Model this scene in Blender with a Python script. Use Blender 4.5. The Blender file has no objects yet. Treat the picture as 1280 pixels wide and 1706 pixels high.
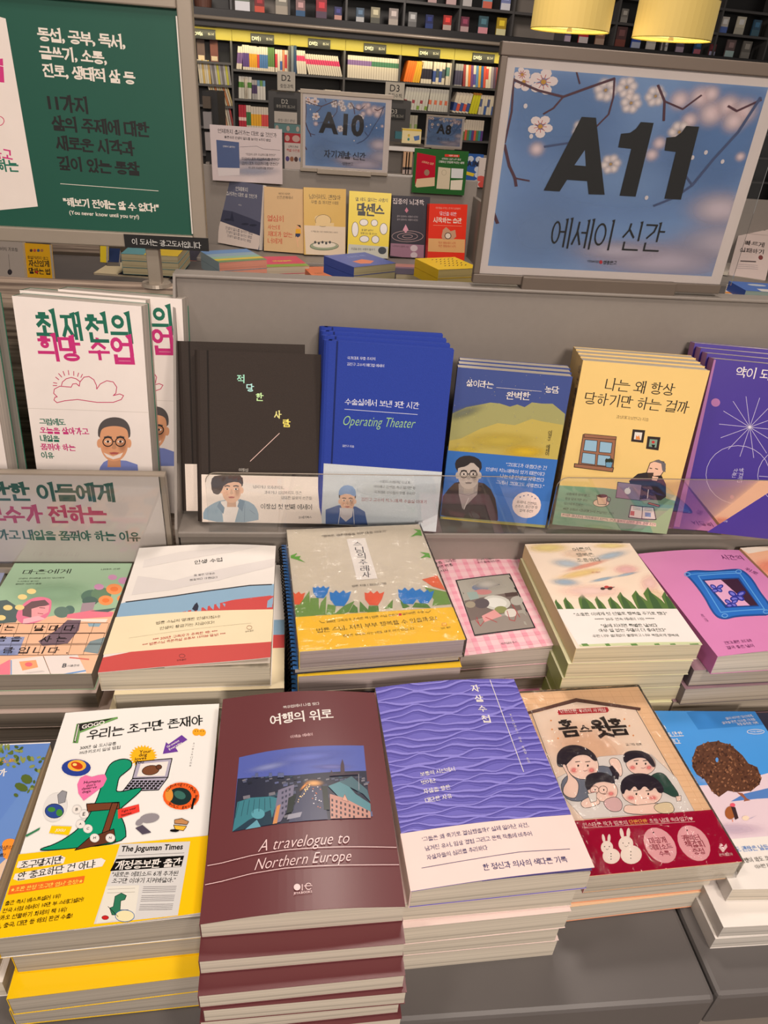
import bpy, math, random
import numpy as np
from mathutils import Matrix, Vector
from mathutils.geometry import tessellate_polygon
random.seed(7)
sc = bpy.context.scene
COL = sc.collection
PI = math.pi

# ------------------------------------------------------------------ camera
F, PITCH, ROLL, YAW, CH = 1168.39, math.radians(31.4333), math.radians(-4.3356), math.radians(7.349), 1.40
def cam_axes():
    fwd = np.array([0, math.cos(PITCH), -math.sin(PITCH)]); right = np.array([1., 0, 0]); down = np.cross(fwd, right)
    c, s = math.cos(ROLL), math.sin(ROLL)
    m = np.array([c*right + s*down, -s*right + c*down, fwd])
    cy, sy = math.cos(YAW), math.sin(YAW)
    return m @ np.array([[cy, sy, 0], [-sy, cy, 0], [0, 0, 1]]).T
CM = cam_axes(); CP = np.array([0, 0, CH])
cam = bpy.data.cameras.new('camera'); co = bpy.data.objects.new('camera', cam); COL.objects.link(co)
cam.sensor_fit = 'VERTICAL'; cam.sensor_height = 24; cam.lens = 24*F/1706; cam.clip_start = .02; cam.clip_end = 60
mw = Matrix.Identity(4)
for i in range(3):
    mw[i][0] = CM[0][i]; mw[i][1] = -CM[1][i]; mw[i][2] = -CM[2][i]; mw[i][3] = CP[i]
co.matrix_world = mw; sc.camera = co

# ------------------------------------------------------------------ world, lights, exposure
sc.view_settings.view_transform = 'Standard'; sc.view_settings.look = 'None'
sc.view_settings.gamma = 1; sc.view_settings.use_curve_mapping = False
sc.view_settings.exposure = -0.52
sc.cycles.transparent_max_bounces = 64
w = bpy.data.worlds.new('shop_air'); sc.world = w; w.use_nodes = True
w.node_tree.nodes['Background'].inputs[0].default_value = (1, .89, .80, 1)
w.node_tree.nodes['Background'].inputs[1].default_value = .42
def area(name, loc, size, power, col=(1, .87, .77), target=None, size_y=None):
    l = bpy.data.lights.new(name, 'AREA'); l.energy = power; l.color = col; l.size = size
    if size_y: l.shape = 'RECTANGLE'; l.size_y = size_y
    o = bpy.data.objects.new(name, l); COL.objects.link(o); o.location = loc
    if target is not None:
        o.rotation_euler = (Vector(target) - Vector(loc)).to_track_quat('-Z', 'Y').to_euler()
    return o
area('ceiling_lamp_front', (.75, -.35, 2.9), .28, 25, target=(.1, .5, .9))
area('frontal_fill_behind', (.3, -2.6, 2.7), .6, 115, target=(.1, .6, .9))  # added frontal fill behind the camera, brightens upright faces and page edges
area('ceiling_lamp_left', (-.9, .1, 2.9), .28, 15, target=(-.1, .5, .9))
area('ceiling_lamp_table', (.2, 1.5, 2.95), .35, 14, target=(.2, .9, .9))
area('ceiling_lamp_second', (.3, 1.4, 2.95), .4, 17, target=(.2, 2.4, 1.0))
area('ceiling_lamp_aisle', (.5, 4.0, 3.2), .6, 45, target=(.5, 5.0, 1.0))
cl = area('cornice_light', (0, 0, 0), 7.5, 27, col=(1, .88, .5), size_y=.04)
cl.matrix_world = Matrix.Translation((.7, 11.098-.12, 1.80)) @ Matrix.Rotation(math.radians(8), 4, 'Z') @ Matrix.Rotation(math.radians(28), 4, 'X')
area('ceiling_lamp_wall_left', (-1.2, 8.2, 3.3), .6, 75, target=(-.9, 11, 1.4))
area('ceiling_lamp_wall_right', (1.6, 8.4, 3.3), .6, 75, target=(1.6, 11, 1.4))

# ------------------------------------------------------------------ helpers
def ray(px, py): return (px-640)/F*CM[0] + (py-853)/F*CM[1] + CM[2]
def on_z(px, py, z): d = ray(px, py); return CP + d*(z-CH)/d[2]
def on_y(px, py, y): d = ray(px, py); return CP + d*y/d[1]
def proj(P):
    q = CM @ (np.array(P, float)-CP); return np.array([640+F*q[0]/q[2], 853+F*q[1]/q[2]])
def solve(fun, v, n=40):
    v = np.array(v, float)
    for _ in range(n):
        r0 = fun(v); J = np.array([(fun(v+np.eye(len(v))[k]*1e-5)-r0)/1e-5 for k in range(len(v))]).T
        v = v - np.linalg.solve(J.T@J+1e-6*np.eye(len(v)), J.T@r0)
    return v
def rect(x, y, z, yaw, tilt, w, h):
    ex = np.array([math.cos(yaw), math.sin(yaw), 0]); f = np.array([-math.sin(yaw), math.cos(yaw), 0])
    ey = math.cos(tilt)*f + np.array([0, 0, math.sin(tilt)]); B = np.array([x, y, z])
    return [B-ex*w/2+ey*h, B+ex*w/2+ey*h, B+ex*w/2, B-ex*w/2]
def fit_flat(q, z):      # measured corners of a cover lying at height z -> x, y (front edge middle), yaw, w, h
    fun = lambda v: np.concatenate([proj(c)-np.array(p) for c, p in zip(rect(v[0], v[1], z, v[2], 0, v[3], v[4]), q)])
    P = [on_z(*c, z) for c in q]
    return solve(fun, [(P[2][0]+P[3][0])/2, (P[2][1]+P[3][1])/2, 0, .13, .19])
def fit_up(q, z, tilt=None):        # a cover leaning back with its foot at height z -> x, y, yaw, tilt, w, h
    if tilt is not None:
        fun = lambda v: np.concatenate([proj(c)-np.array(p) for c, p in zip(rect(v[0], v[1], z, v[2], tilt, v[3], v[4]), q)])
        P = [on_z(*c, z) for c in q]; v = solve(fun, [(P[2][0]+P[3][0])/2, (P[2][1]+P[3][1])/2, 0, .14, .2]); return [v[0], v[1], v[2], tilt, v[3], v[4]]
    fun = lambda v: np.concatenate([proj(c)-np.array(p) for c, p in zip(rect(v[0], v[1], z, v[2], v[3], v[4], v[5]), q)])
    P = [on_z(*c, z) for c in q]
    return solve(fun, [(P[2][0]+P[3][0])/2, (P[2][1]+P[3][1])/2, 0, 1.4, .14, .2])

def lin(c):
    if isinstance(c, str): c = C[c]
    o = []
    for v in c[:3]:
        v /= 255.; o.append(v/12.92 if v <= .04045 else ((v+.055)/1.055)**2.4)
    return (o[0], o[1], o[2], (c[3] if len(c) > 3 else 1.))
C = dict(white=(236, 230, 224), cream=(238, 224, 196), black=(24, 22, 22), ink=(40, 34, 32), red=(200, 40, 48), yellow=(250, 205, 30),
         page=(214, 204, 188), grey=(120, 116, 112), navy=(34, 44, 96))

def material(name, rough=.5, base=None, spec=.5, coat=0., noise=0., nscale=40., bump=0., metal=0.):
    m = bpy.data.materials.new(name); m.use_nodes = True; nt = m.node_tree; b = nt.nodes['Principled BSDF']
    b.inputs['Roughness'].default_value = rough; b.inputs['Specular IOR Level'].default_value = spec
    b.inputs['Coat Weight'].default_value = coat; b.inputs['Coat Roughness'].default_value = .08; b.inputs['Metallic'].default_value = metal
    if base is None:
        a = nt.nodes.new('ShaderNodeAttribute'); a.attribute_name = 'Col'; src = a.outputs['Color']
    else:
        a = nt.nodes.new('ShaderNodeRGB'); a.outputs[0].default_value = lin(base); src = a.outputs[0]
    if noise or bump:
        tc = nt.nodes.new('ShaderNodeTexCoord'); n = nt.nodes.new('ShaderNodeTexNoise'); n.inputs['Scale'].default_value = nscale
        n.inputs['Detail'].default_value = 4; nt.links.new(tc.outputs['Object'], n.inputs['Vector'])
    if noise:
        mr = nt.nodes.new('ShaderNodeMapRange'); mr.inputs['To Min'].default_value = 1-noise; mr.inputs['To Max'].default_value = 1+noise
        nt.links.new(n.outputs['Fac'], mr.inputs['Value'])
        vm = nt.nodes.new('ShaderNodeVectorMath'); vm.operation = 'SCALE'
        nt.links.new(src, vm.inputs[0]); nt.links.new(mr.outputs[0], vm.inputs['Scale']); src = vm.outputs[0]
    nt.links.new(src, b.inputs['Base Color'])
    if bump:
        bp = nt.nodes.new('ShaderNodeBump'); bp.inputs['Strength'].default_value = bump; bp.inputs['Distance'].default_value = .002
        nt.links.new(n.outputs['Fac'], bp.inputs['Height']); nt.links.new(bp.outputs[0], b.inputs['Normal'])
    return m
M = {}
M['paper'] = material('printed_paper', .55, noise=.04)
M['satin'] = material('satin_cover', .34, spec=.45, noise=.03)
M['gloss'] = material('laminated_cover', .16, spec=.5, noise=.02, bump=.12, nscale=18)
M['cloth'] = material('book_cloth', .75, spec=.2, noise=.12, nscale=900, bump=.15)
M['far'] = material('distant_print', .5)
M['grey_metal'] = material('grey_painted_steel', .42, (138, 130, 123), noise=.05, nscale=120)
M['deck_grey'] = material('grey_deck_board', .4, (96, 92, 91), noise=.1, nscale=14)
M['frame'] = material('champagne_aluminium', .38, (158, 146, 132), spec=.6, noise=.03, nscale=90, metal=.25)
M['bronze'] = material('brown_grey_aluminium', .4, (108, 96, 86), spec=.5, noise=.03, nscale=90, metal=.2)
M['black'] = material('black_lacquer', .4, (26, 25, 26))
M['dark_shelf'] = material('dark_shelf_board', .5, (44, 43, 45), noise=.1)
M['shelf_edge'] = material('shelf_edge_grey', .45, (78, 76, 76))
M['fascia'] = material('olive_fascia', .5, (176, 160, 62), noise=.03)
M['floor'] = material('floor_tiles', .35, (120, 104, 90), noise=.2, nscale=3)
M['ceiling'] = material('ceiling_board', .8, (90, 84, 78))
M['wire'] = material('black_wire', .35, (18, 18, 20), metal=.6)
# page edges: fine leaf lines along the thickness
def pages_material():
    m = bpy.data.materials.new('page_edges'); m.use_nodes = True; nt = m.node_tree; b = nt.nodes['Principled BSDF']
    b.inputs['Roughness'].default_value = .7; b.inputs['Specular IOR Level'].default_value = .2
    a = nt.nodes.new('ShaderNodeAttribute'); a.attribute_name = 'Col'
    tc = nt.nodes.new('ShaderNodeTexCoord'); mp = nt.nodes.new('ShaderNodeMapping'); mp.inputs['Scale'].default_value = (6, 6, 1500)
    n = nt.nodes.new('ShaderNodeTexNoise'); n.inputs['Scale'].default_value = 1; n.inputs['Detail'].default_value = 3
    mp2 = nt.nodes.new('ShaderNodeMapping'); mp2.inputs['Scale'].default_value = (2, 2, 260)
    n2 = nt.nodes.new('ShaderNodeTexNoise'); n2.inputs['Scale'].default_value = 1; n2.inputs['Detail'].default_value = 2
    ad = nt.nodes.new('ShaderNodeMath'); ad.operation = 'ADD'
    mr = nt.nodes.new('ShaderNodeMapRange'); mr.inputs['From Min'].default_value = .6; mr.inputs['From Max'].default_value = 1.35
    mr.inputs['To Min'].default_value = .5; mr.inputs['To Max'].default_value = 1.15
    vm = nt.nodes.new('ShaderNodeVectorMath'); vm.operation = 'SCALE'; L = nt.links.new
    L(tc.outputs['Object'], mp.inputs[0]); L(mp.outputs[0], n.inputs['Vector']); L(tc.outputs['Object'], mp2.inputs[0]); L(mp2.outputs[0], n2.inputs['Vector'])
    L(n.outputs['Fac'], ad.inputs[0]); L(n2.outputs['Fac'], ad.inputs[1]); L(ad.outputs[0], mr.inputs['Value'])
    L(a.outputs['Color'], vm.inputs[0]); L(mr.outputs[0], vm.inputs['Scale']); L(vm.outputs[0], b.inputs['Base Color'])
    return m
M['pages'] = pages_material()
def wood_material():
    m = material('grey_oak_laminate', .5, (150, 130, 112)); nt = m.node_tree; b = nt.nodes['Principled BSDF']
    tc = nt.nodes.new('ShaderNodeTexCoord'); mp = nt.nodes.new('ShaderNodeMapping'); mp.inputs['Scale'].default_value = (3, 90, 140)
    n = nt.nodes.new('ShaderNodeTexNoise'); n.inputs['Scale'].default_value = 1.6; n.inputs['Detail'].default_value = 8; n.inputs['Roughness'].default_value = .65
    cr = nt.nodes.new('ShaderNodeValToRGB'); cr.color_ramp.elements[0].position = .35; cr.color_ramp.elements[1].position = .66
    cr.color_ramp.elements[0].color = lin((104, 88, 78)); cr.color_ramp.elements[1].color = lin((188, 168, 150))
    L = nt.links.new; L(tc.outputs['Object'], mp.inputs[0]); L(mp.outputs[0], n.inputs['Vector']); L(n.outputs['Fac'], cr.inputs[0]); L(cr.outputs[0], b.inputs['Base Color'])
    return m
M['wood'] = wood_material()
def clear_material(name, tint=(1, 1, 1), extra=.0, bump=0.):
    m = bpy.data.materials.new(name); m.use_nodes = True; nt = m.node_tree; nt.nodes.remove(nt.nodes['Principled BSDF']); L = nt.links.new
    out = nt.nodes['Material Output']; t = nt.nodes.new('ShaderNodeBsdfTransparent'); t.inputs[0].default_value = (*tint, 1)
    g = nt.nodes.new('ShaderNodeBsdfGlossy'); g.inputs['Roughness'].default_value = .03 if not bump else .12
    fr = nt.nodes.new('ShaderNodeFresnel'); fr.inputs['IOR'].default_value = 1.45; fac = fr.outputs[0]
    if extra:
        ad = nt.nodes.new('ShaderNodeMath'); ad.operation = 'ADD'; ad.inputs[1].default_value = extra; L(fac, ad.inputs[0]); fac = ad.outputs[0]
    if bump:
        tc = nt.nodes.new('ShaderNodeTexCoord'); n = nt.nodes.new('ShaderNodeTexNoise'); n.inputs['Scale'].default_value = 45; n.inputs['Detail'].default_value = 4
        n.inputs['Distortion'].default_value = 1.5
        bp = nt.nodes.new('ShaderNodeBump'); bp.inputs['Strength'].default_value = bump; bp.inputs['Distance'].default_value = .004
        L(tc.outputs['Object'], n.inputs['Vector']); L(n.outputs['Fac'], bp.inputs['Height']); L(bp.outputs[0], g.inputs['Normal'])
    mx = nt.nodes.new('ShaderNodeMixShader'); L(fac, mx.inputs[0]); L(t.outputs[0], mx.inputs[1]); L(g.outputs[0], mx.inputs[2]); L(mx.outputs[0], out.inputs[0])
    return m
M['acrylic'] = clear_material('clear_acrylic', (.97, .975, .975), .0)
M['shrink'] = clear_material('shrink_wrap', (.99, .99, .99), .0, .9)
def soft_material():
    m = bpy.data.materials.new('soft_print'); m.use_nodes = True; nt = m.node_tree; b = nt.nodes['Principled BSDF']; L = nt.links.new
    a = nt.nodes.new('ShaderNodeAttribute'); a.attribute_name = 'Col'; b.inputs['Roughness'].default_value = .45
    t = nt.nodes.new('ShaderNodeBsdfTransparent'); mx = nt.nodes.new('ShaderNodeMixShader')
    L(a.outputs['Color'], b.inputs['Base Color']); L(a.outputs['Alpha'], mx.inputs[0]); L(t.outputs[0], mx.inputs[1]); L(b.outputs[0], mx.inputs[2])
    L(mx.outputs[0], nt.nodes['Material Output'].inputs[0]); return m
M['soft'] = soft_material()
def lamp_material(name, c, e):
    m = material(name, .6, c); b = m.node_tree.nodes['Principled BSDF']; b.inputs['Emission Color'].default_value = lin(c); b.inputs['Emission Strength'].default_value = e; return m
M['shade'] = lamp_material('lit_lampshade_fabric', (240, 206, 118), .42)
M['diffuser'] = lamp_material('lit_lamp_diffuser', (250, 226, 150), .34)
M['lamp_band'] = lamp_material('lit_led_strip', (255, 236, 190), 3.0)

class Mesh:
    """collects faces with a colour each and makes one mesh object"""
    def __init__(s): s.v = []; s.f = []; s.c = []
    def quad(s, a, b, c, d, col): n = len(s.v); s.v += [a, b, c, d]; s.f.append((n, n+1, n+2, n+3)); s.c.append([lin(col)]*4)
    def box(s, x0, y0, z0, x1, y1, z1, col='white', cols=None):
        n = len(s.v); s.v += [(x, y, z) for z in (z0, z1) for y in (y0, y1) for x in (x0, x1)]
        for k, f in enumerate(((0, 2, 3, 1), (4, 5, 7, 6), (0, 1, 5, 4), (2, 6, 7, 3), (0, 4, 6, 2), (1, 3, 7, 5))):
            s.f.append(tuple(n+i for i in f)); s.c.append([lin((cols or {}).get(k, col))]*4)
        return s
    def prism(s, pts, z0, z1, col='white', axis='z'):
        """convex or concave polygon extruded; axis z: pts (x, y); axis x: pts (y, z); axis y: pts (x, z)"""
        def mk(p, t): return (p[0], p[1], t) if axis == 'z' else (t, p[0], p[1]) if axis == 'x' else (p[0], t, p[1])
        n = len(s.v); k = len(pts); s.v += [mk(p, z0) for p in pts] + [mk(p, z1) for p in pts]; c = lin(col)
        s.f.append(tuple(range(n+k-1, n-1, -1))); s.c.append([c]*k); s.f.append(tuple(range(n+k, n+2*k))); s.c.append([c]*k)
        for i in range(k):
            j = (i+1) % k; s.f.append((n+i, n+j, n+k+j, n+k+i)); s.c.append([c]*4)
        return s
    def tube(s, p, q, r0, r1=None, k=12, col='white', caps=True):
        p = Vector(p); q = Vector(q); d = (q-p).normalized(); u = d.orthogonal().normalized(); w_ = d.cross(u); r1 = r0 if r1 is None else r1
        n = len(s.v); c = lin(col)
        for P, r in ((p, r0), (q, r1)):
            for i in range(k): a = 2*PI*i/k; s.v.append(tuple(P + u*math.cos(a)*r + w_*math.sin(a)*r))
        for i in range(k): j = (i+1) % k; s.f.append((n+i, n+j, n+k+j, n+k+i)); s.c.append([c]*4)
        if caps: s.f.append(tuple(range(n+k-1, n-1, -1))); s.c.append([c]*k); s.f.append(tuple(range(n+k, n+2*k))); s.c.append([c]*k)
        return s
    def build(s, name, mat, parent=None, smooth=False, recalc=False):
        me = bpy.data.meshes.new(name); me.from_pydata(s.v, [], s.f)
        ca = me.color_attributes.new('Col', 'FLOAT_COLOR', 'CORNER')
        ca.data.foreach_set('color', np.array([x for c in s.c for x in c], dtype=np.float32).ravel())
        me.materials.append(M[mat]); me.update()
        if smooth: me.polygons.foreach_set('use_smooth', [True]*len(me.polygons))
        o = bpy.data.objects.new(name, me); COL.objects.link(o)
        if parent: o.parent = parent
        return o
def tag(o, label=None, cat=None, group=None, kind=None):
    if label: o['label'] = label
    if cat: o['category'] = cat
    if group: o['group'] = group
    if kind: o['kind'] = kind
    return o
def empty(name, mat4, label, cat, group=None):
    o = bpy.data.objects.new(name, None); o.empty_display_size = .02; COL.objects.link(o); o.matrix_world = mat4; return tag(o, label, cat, group)
def copy_tree(o, parent=None):
    c = o.copy(); COL.objects.link(c); c.parent = parent
    for ch in list(o.children): copy_tree(ch, c)
    return c
def place(x, y, z, yaw=0., tilt=0.):    # local x along the width, local y up the cover; tilt 0 lies flat, 90 degrees stands upright
    return Matrix.Translation((x, y, z)) @ Matrix.Rotation(yaw, 4, 'Z') @ Matrix.Rotation(tilt, 4, 'X')
def box_obj(name, mat, x0, y0, z0, x1, y1, z1, parent=None, col='white', bevel=0):
    o = Mesh().box(x0, y0, z0, x1, y1, z1, col).build(name, mat, parent)
    if bevel:
        b = o.modifiers.new('soft_edges', 'BEVEL'); b.width = bevel; b.segments = 2
    return o

# ------------------------------------------------------------------ flat print: lettering and pictures laid on a face
PENDING = []
NU, NV = 24, 8
class Face:
    """a printable face: matrix mw puts (s right, t down, n out) on the thing; local origin is its top left corner"""
    def __init__(s, root_mw, x0, y1, z, w, h, bend=None, step=4e-6):
        s.mw = root_mw; s.x0 = x0; s.y1 = y1; s.z = z; s.w = w; s.h = h; s.bent = bend is not None; s.raw = bend; s.step = step; s.rel = None; s.lift = 1.6e-4 if s.bent else 0.
        s.inv = np.array(root_mw.inverted())
        s.R = s.inv[:3, :3]; s.o = s.R @ CP + s.inv[:3, 3]
    def bend(s, u, v):
        """the bend as the cover mesh has it: straight between its grid lines"""
        if not s.bent: return 0.
        u = min(.99999, max(0, u))*NU; v = min(.99999, max(0, v))*NV; i = int(u); j = int(v); a = u-i; b = v-j; g = s.raw
        return (g(i/NU, j/NV)*(1-a)+g((i+1)/NU, j/NV)*a)*(1-b)+(g(i/NU, (j+1)/NV)*(1-a)+g((i+1)/NU, (j+1)/NV)*a)*b
    def st(s, px, py):
        d = s.R @ ray(px, py); off = 0.
        for _ in range(5):
            t = (s.z+off-s.o[2])/d[2]; P = s.o + d*t; a = P[0]-s.x0; b = s.y1-P[1]
            u = min(1.1, max(-.1, a/s.w)); v = min(1.1, max(-.1, b/s.h)); off = s.bend(u, v)
        return a, b
    def map(s, a, b, lay):
        return (s.x0+a, s.y1-b, s.z + s.bend(a/s.w, b/s.h) + lay + s.lift)
class Art:
    """items given at points measured on the photograph's cover, moved onto the real face; colours are flat ink"""
    def __init__(s, face, name, parent, mat='satin', lay0=3e-5, clip=True, uv=False):
        s.F = face; s.name = name; s.parent = parent; s.mat = mat; s.lay = lay0; s.v = []; s.f = []; s.c = []; s.sv = []; s.sf = []; s.sc = []
        s.texts = []; s.clip = clip; s.uv = uv; PENDING.append(s)
    def P(s, p):
        if s.uv: return (p[0]*s.F.w, p[1]*s.F.h)
        return s.F.st(*p)
    def poly(s, pts, col, local=False):
        """closed polygon, cut to the face and along the bend grid"""
        if not local: pts = [s.P(p) for p in pts]
        s.lay += s.F.step; W, H = s.F.w, s.F.h
        tris = tessellate_polygon([[Vector((a, b, 0)) for a, b in pts]])
        c = lin(col); n = NU if s.F.bent else 1
        for t in tris:
            base = [pts[i] for i in t]
            if s.clip: base = cut(cut(cut(cut(base, 0, 0, 1), 0, W, -1), 1, 0, 1), 1, H, -1)
            if len(base) < 3: continue
            if n == 1: s._add(base, c); continue
            x0 = min(p[0] for p in base); x1 = max(p[0] for p in base); y0 = min(p[1] for p in base); y1 = max(p[1] for p in base)
            for i in range(max(0, int(x0/W*n)), min(n-1, int(x1/W*n))+1):
                bi = cut(cut(base, 0, W*i/n, 1), 0, W*(i+1)/n, -1)
                if len(bi) < 3: continue
                for j in range(max(0, int(y0/H*NV)), min(NV-1, int(y1/H*NV))+1):
                    bj = cut(cut(bi, 1, H*j/NV, 1), 1, H*(j+1)/NV, -1)
                    if len(bj) >= 3: s._add(bj, c)
        return s
    def _add(s, pts, c):
        n = len(s.v); ar = sum(pts[i-1][0]*pts[i][1]-pts[i][0]*pts[i-1][1] for i in range(len(pts)))
        if abs(ar) < 1e-10: return
        if ar > 0: pts = pts[::-1]
        s.v += [s.F.map(a, b, s.lay) for a, b in pts]; s.f.append(tuple(range(n, n+len(pts)))); s.c += [c]*len(pts)
    def band(s, v0, v1, col, u0=0., u1=1.):
        W, H = s.F.w, s.F.h; return s.poly([(u0*W, v0*H), (u1*W, v0*H), (u1*W, v1*H), (u0*W, v1*H)], col, True)
    def ell(s, cx, cy, rx, ry, col, rot=0., n=20):
        pts = []
        for i in range(n):
            a = 2*PI*i/n; x = rx*math.cos(a); y = ry*math.sin(a); pts.append((cx+x*math.cos(rot)-y*math.sin(rot), cy+x*math.sin(rot)+y*math.cos(rot)))
        return s.poly(pts, col)
    def ring(s, cx, cy, rx, ry, wd, col, a0=0., a1=2*PI, n=24):
        return s.line([(cx+rx*math.cos(a0+(a1-a0)*i/n), cy+ry*math.sin(a0+(a1-a0)*i/n)) for i in range(n+1)], wd, col)
    def line(s, pts, wd, col):
        """open stroke, wd in photo pixels"""
        c0 = s.lay
        for i_, ((x0, y0), (x1, y1)) in enumerate(zip(pts, pts[1:])):
            L = math.hypot(x1-x0, y1-y0) or 1; nx, ny = -(y1-y0)/L*wd/2, (x1-x0)/L*wd/2; ex, ey = (x1-x0)/L*wd*.25, (y1-y0)/L*wd*.25
            s.lay = c0+(i_ % 2)*s.F.step*.5; s.poly([(x0+nx-ex, y0+ny-ey), (x1+nx+ex, y1+ny+ey), (x1-nx+ex, y1-ny+ey), (x0-nx-ex, y0-ny-ey)], col)
        return s
    def outl(s, pts, col, line_col='black', wd=1.6, rounds=0):
        pts = rounded(pts, rounds); s.poly(pts, col); return s.line(list(pts)+[pts[0]], wd, line_col)
    def oell(s, cx, cy, rx, ry, col, line_col='black', wd=1.5, rot=0.):
        s.ell(cx, cy, rx+wd*.7, ry+wd*.7, line_col, rot); return s.ell(cx, cy, rx-wd*.3, ry-wd*.3, col, rot)
    def blob(s, cx, cy, rx, ry, col, alpha=.8, rot=0., n=22, core=.35):
        """soft edged spot of ink: rings that fade outwards"""
        s.lay += s.F.step; k = len(s.sv); c = lin(col)[:3]; Q = (.2, .4, .6, .8, 1.); pts = [(cx, cy)]; al = [alpha]
        for q in Q:
            for i in range(n):
                a = 2*PI*i/n; x = rx*q*math.cos(a); y = ry*q*math.sin(a); pts.append((cx+x*math.cos(rot)-y*math.sin(rot), cy+x*math.sin(rot)+y*math.cos(rot)))
                al.append(alpha*(.5+.5*math.cos(PI*q)))
        loc = [s.P(p) for p in pts]; W, H = s.F.w, s.F.h
        if s.clip: loc = [(min(W, max(0, a)), min(H, max(0, b))) for a, b in loc]
        s.sv += [s.F.map(a, b, s.lay+s.F.lift*.4) for a, b in loc]
        for r_ in range(len(Q)):
            for i in range(n):
                j = (i+1) % n; o0 = 1+(r_-1)*n; o1 = 1+r_*n
                f = (0, o1+j, o1+i) if r_ == 0 else (o0+i, o0+j, o1+j, o1+i)
                s.sf.append(tuple(k+t for t in f)); s.sc += [(*c, al[t]) for t in f]
        return s
    def text(s, body, p, q, col, bold=0., hs=1., shear=0., sp=1.):
        """one line of lettering from p to q (middle of its height); col may be a list, one per character"""
        s.lay += s.F.step*.5; s.texts.append((body, s.P(p), s.P(q), col, bold, hs, shear, sp, s.lay+(6e-5 if s.F.bent else 0))); return s
    def vtext(s, body, p, q, wd, col, bold=0.):
        """letters one under another; p first, q last letter's middle, wd its width in pixels"""
        n = len(body)
        for i, ch in enumerate(body):
            if ch == ' ': continue
            f = i/max(1, n-1); x = p[0]+(q[0]-p[0])*f; y = p[1]+(q[1]-p[1])*f
            s.text(ch, (x-wd/2, y), (x+wd/2, y), col[i] if isinstance(col, list) else col, bold)
        return s
def rounded(pts, n=2):
    """cuts the corners of a closed outline n times"""
    for _ in range(n): pts = [q for a, b in zip(pts, list(pts[1:])+[pts[0]]) for q in ((a[0]*.75+b[0]*.25, a[1]*.75+b[1]*.25), (a[0]*.25+b[0]*.75, a[1]*.25+b[1]*.75))]
    return list(pts)
def cut(poly, ax, val, sg):
    out = []; n = len(poly)
    for i in range(n):
        a = poly[i]; b = poly[(i+1) % n]; da = (a[ax]-val)*sg; db = (b[ax]-val)*sg
        if da >= -1e-12: out.append(a)
        if (da > 1e-12 and db < -1e-12) or (da < -1e-12 and db > 1e-12):
            t = da/(da-db); out.append((a[0]+(b[0]-a[0])*t, a[1]+(b[1]-a[1])*t))
    return out
# Korean syllables are drawn stroke by stroke: every letter is a few pen strokes in a unit box (x right, y down)
def box_(*pts): return list(pts)
RING = 'ring'
CONS = {
 'g': [[(0, 0), (.95, 0), (.9, .5), (.75, 1)]], 'n': [[(0, 0), (0, 1), (1, 1)]], 'd': [[(1, 0), (0, 0), (0, 1), (1, 1)]],
 'r': [[(0, 0), (1, 0), (1, .5), (0, .5), (0, 1), (1, 1)]], 'm': [[(0, 0), (1, 0), (1, 1), (0, 1), (0, 0)]],
 'b': [[(0, 0), (0, 1), (1, 1), (1, 0)], [(0, .45), (1, .45)]], 's': [[(.5, 0), (.44, .45), (0, 1)], [(.46, .4), (1, 1)]],
 'o': [(RING, .5, .5, .5, .5)], 'j': [[(.04, 0), (.96, 0)], [(.52, 0), (.44, .5), (0, 1)], [(.46, .45), (1, 1)]],
 'c': [[(.32, 0), (.68, 0)], [(.04, .27), (.96, .27)], [(.5, .27), (.44, .62), (0, 1)], [(.47, .6), (1, 1)]],
 'k': [[(0, 0), (.95, 0), (.9, .5), (.75, 1)], [(0, .48), (.9, .48)]], 't': [[(1, 0), (0, 0), (0, 1), (1, 1)], [(0, .5), (.92, .5)]],
 'p': [[(0, 0), (1, 0)], [(0, 1), (1, 1)], [(.28, 0), (.28, 1)], [(.72, 0), (.72, 1)]],
 'h': [[(.32, 0), (.68, 0)], [(.02, .26), (.98, .26)], (RING, .5, .73, .33, .27)]}
LEAD = ['g', 'gg', 'n', 'd', 'dd', 'r', 'm', 'b', 'bb', 's', 'ss', 'o', 'j', 'jj', 'c', 'k', 't', 'p', 'h']
TAIL = ['', 'g', 'gg', 'gs', 'n', 'nj', 'nh', 'd', 'r', 'rg', 'rm', 'rb', 'rs', 'rt', 'rp', 'rh', 'm', 'b', 'bs', 's', 'ss', 'o', 'j', 'c', 'k', 't', 'p', 'h']
VERT = {'a': [[(.2, -.04), (.2, 1.04)], [(.2, .45), (1, .45)]], 'ya': [[(.2, -.04), (.2, 1.04)], [(.2, .32), (1, .32)], [(.2, .62), (1, .62)]],
 'eo': [[(.8, -.04), (.8, 1.04)], [(0, .45), (.8, .45)]], 'yeo': [[(.8, -.04), (.8, 1.04)], [(0, .3), (.8, .3)], [(0, .6), (.8, .6)]], 'i': [[(.6, -.04), (.6, 1.04)]],
 'ae': [[(.2, 0), (.2, 1)], [(.2, .45), (.85, .45)], [(.85, -.04), (.85, 1.04)]], 'yae': [[(.2, 0), (.2, 1)], [(.2, .32), (.85, .32)], [(.2, .6), (.85, .6)], [(.85, -.04), (.85, 1.04)]],
 'e': [[(.42, 0), (.42, 1)], [(-.1, .45), (.42, .45)], [(.9, -.04), (.9, 1.04)]], 'ye': [[(.42, 0), (.42, 1)], [(-.1, .32), (.42, .32)], [(-.1, .6), (.42, .6)], [(.9, -.04), (.9, 1.04)]]}
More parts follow.
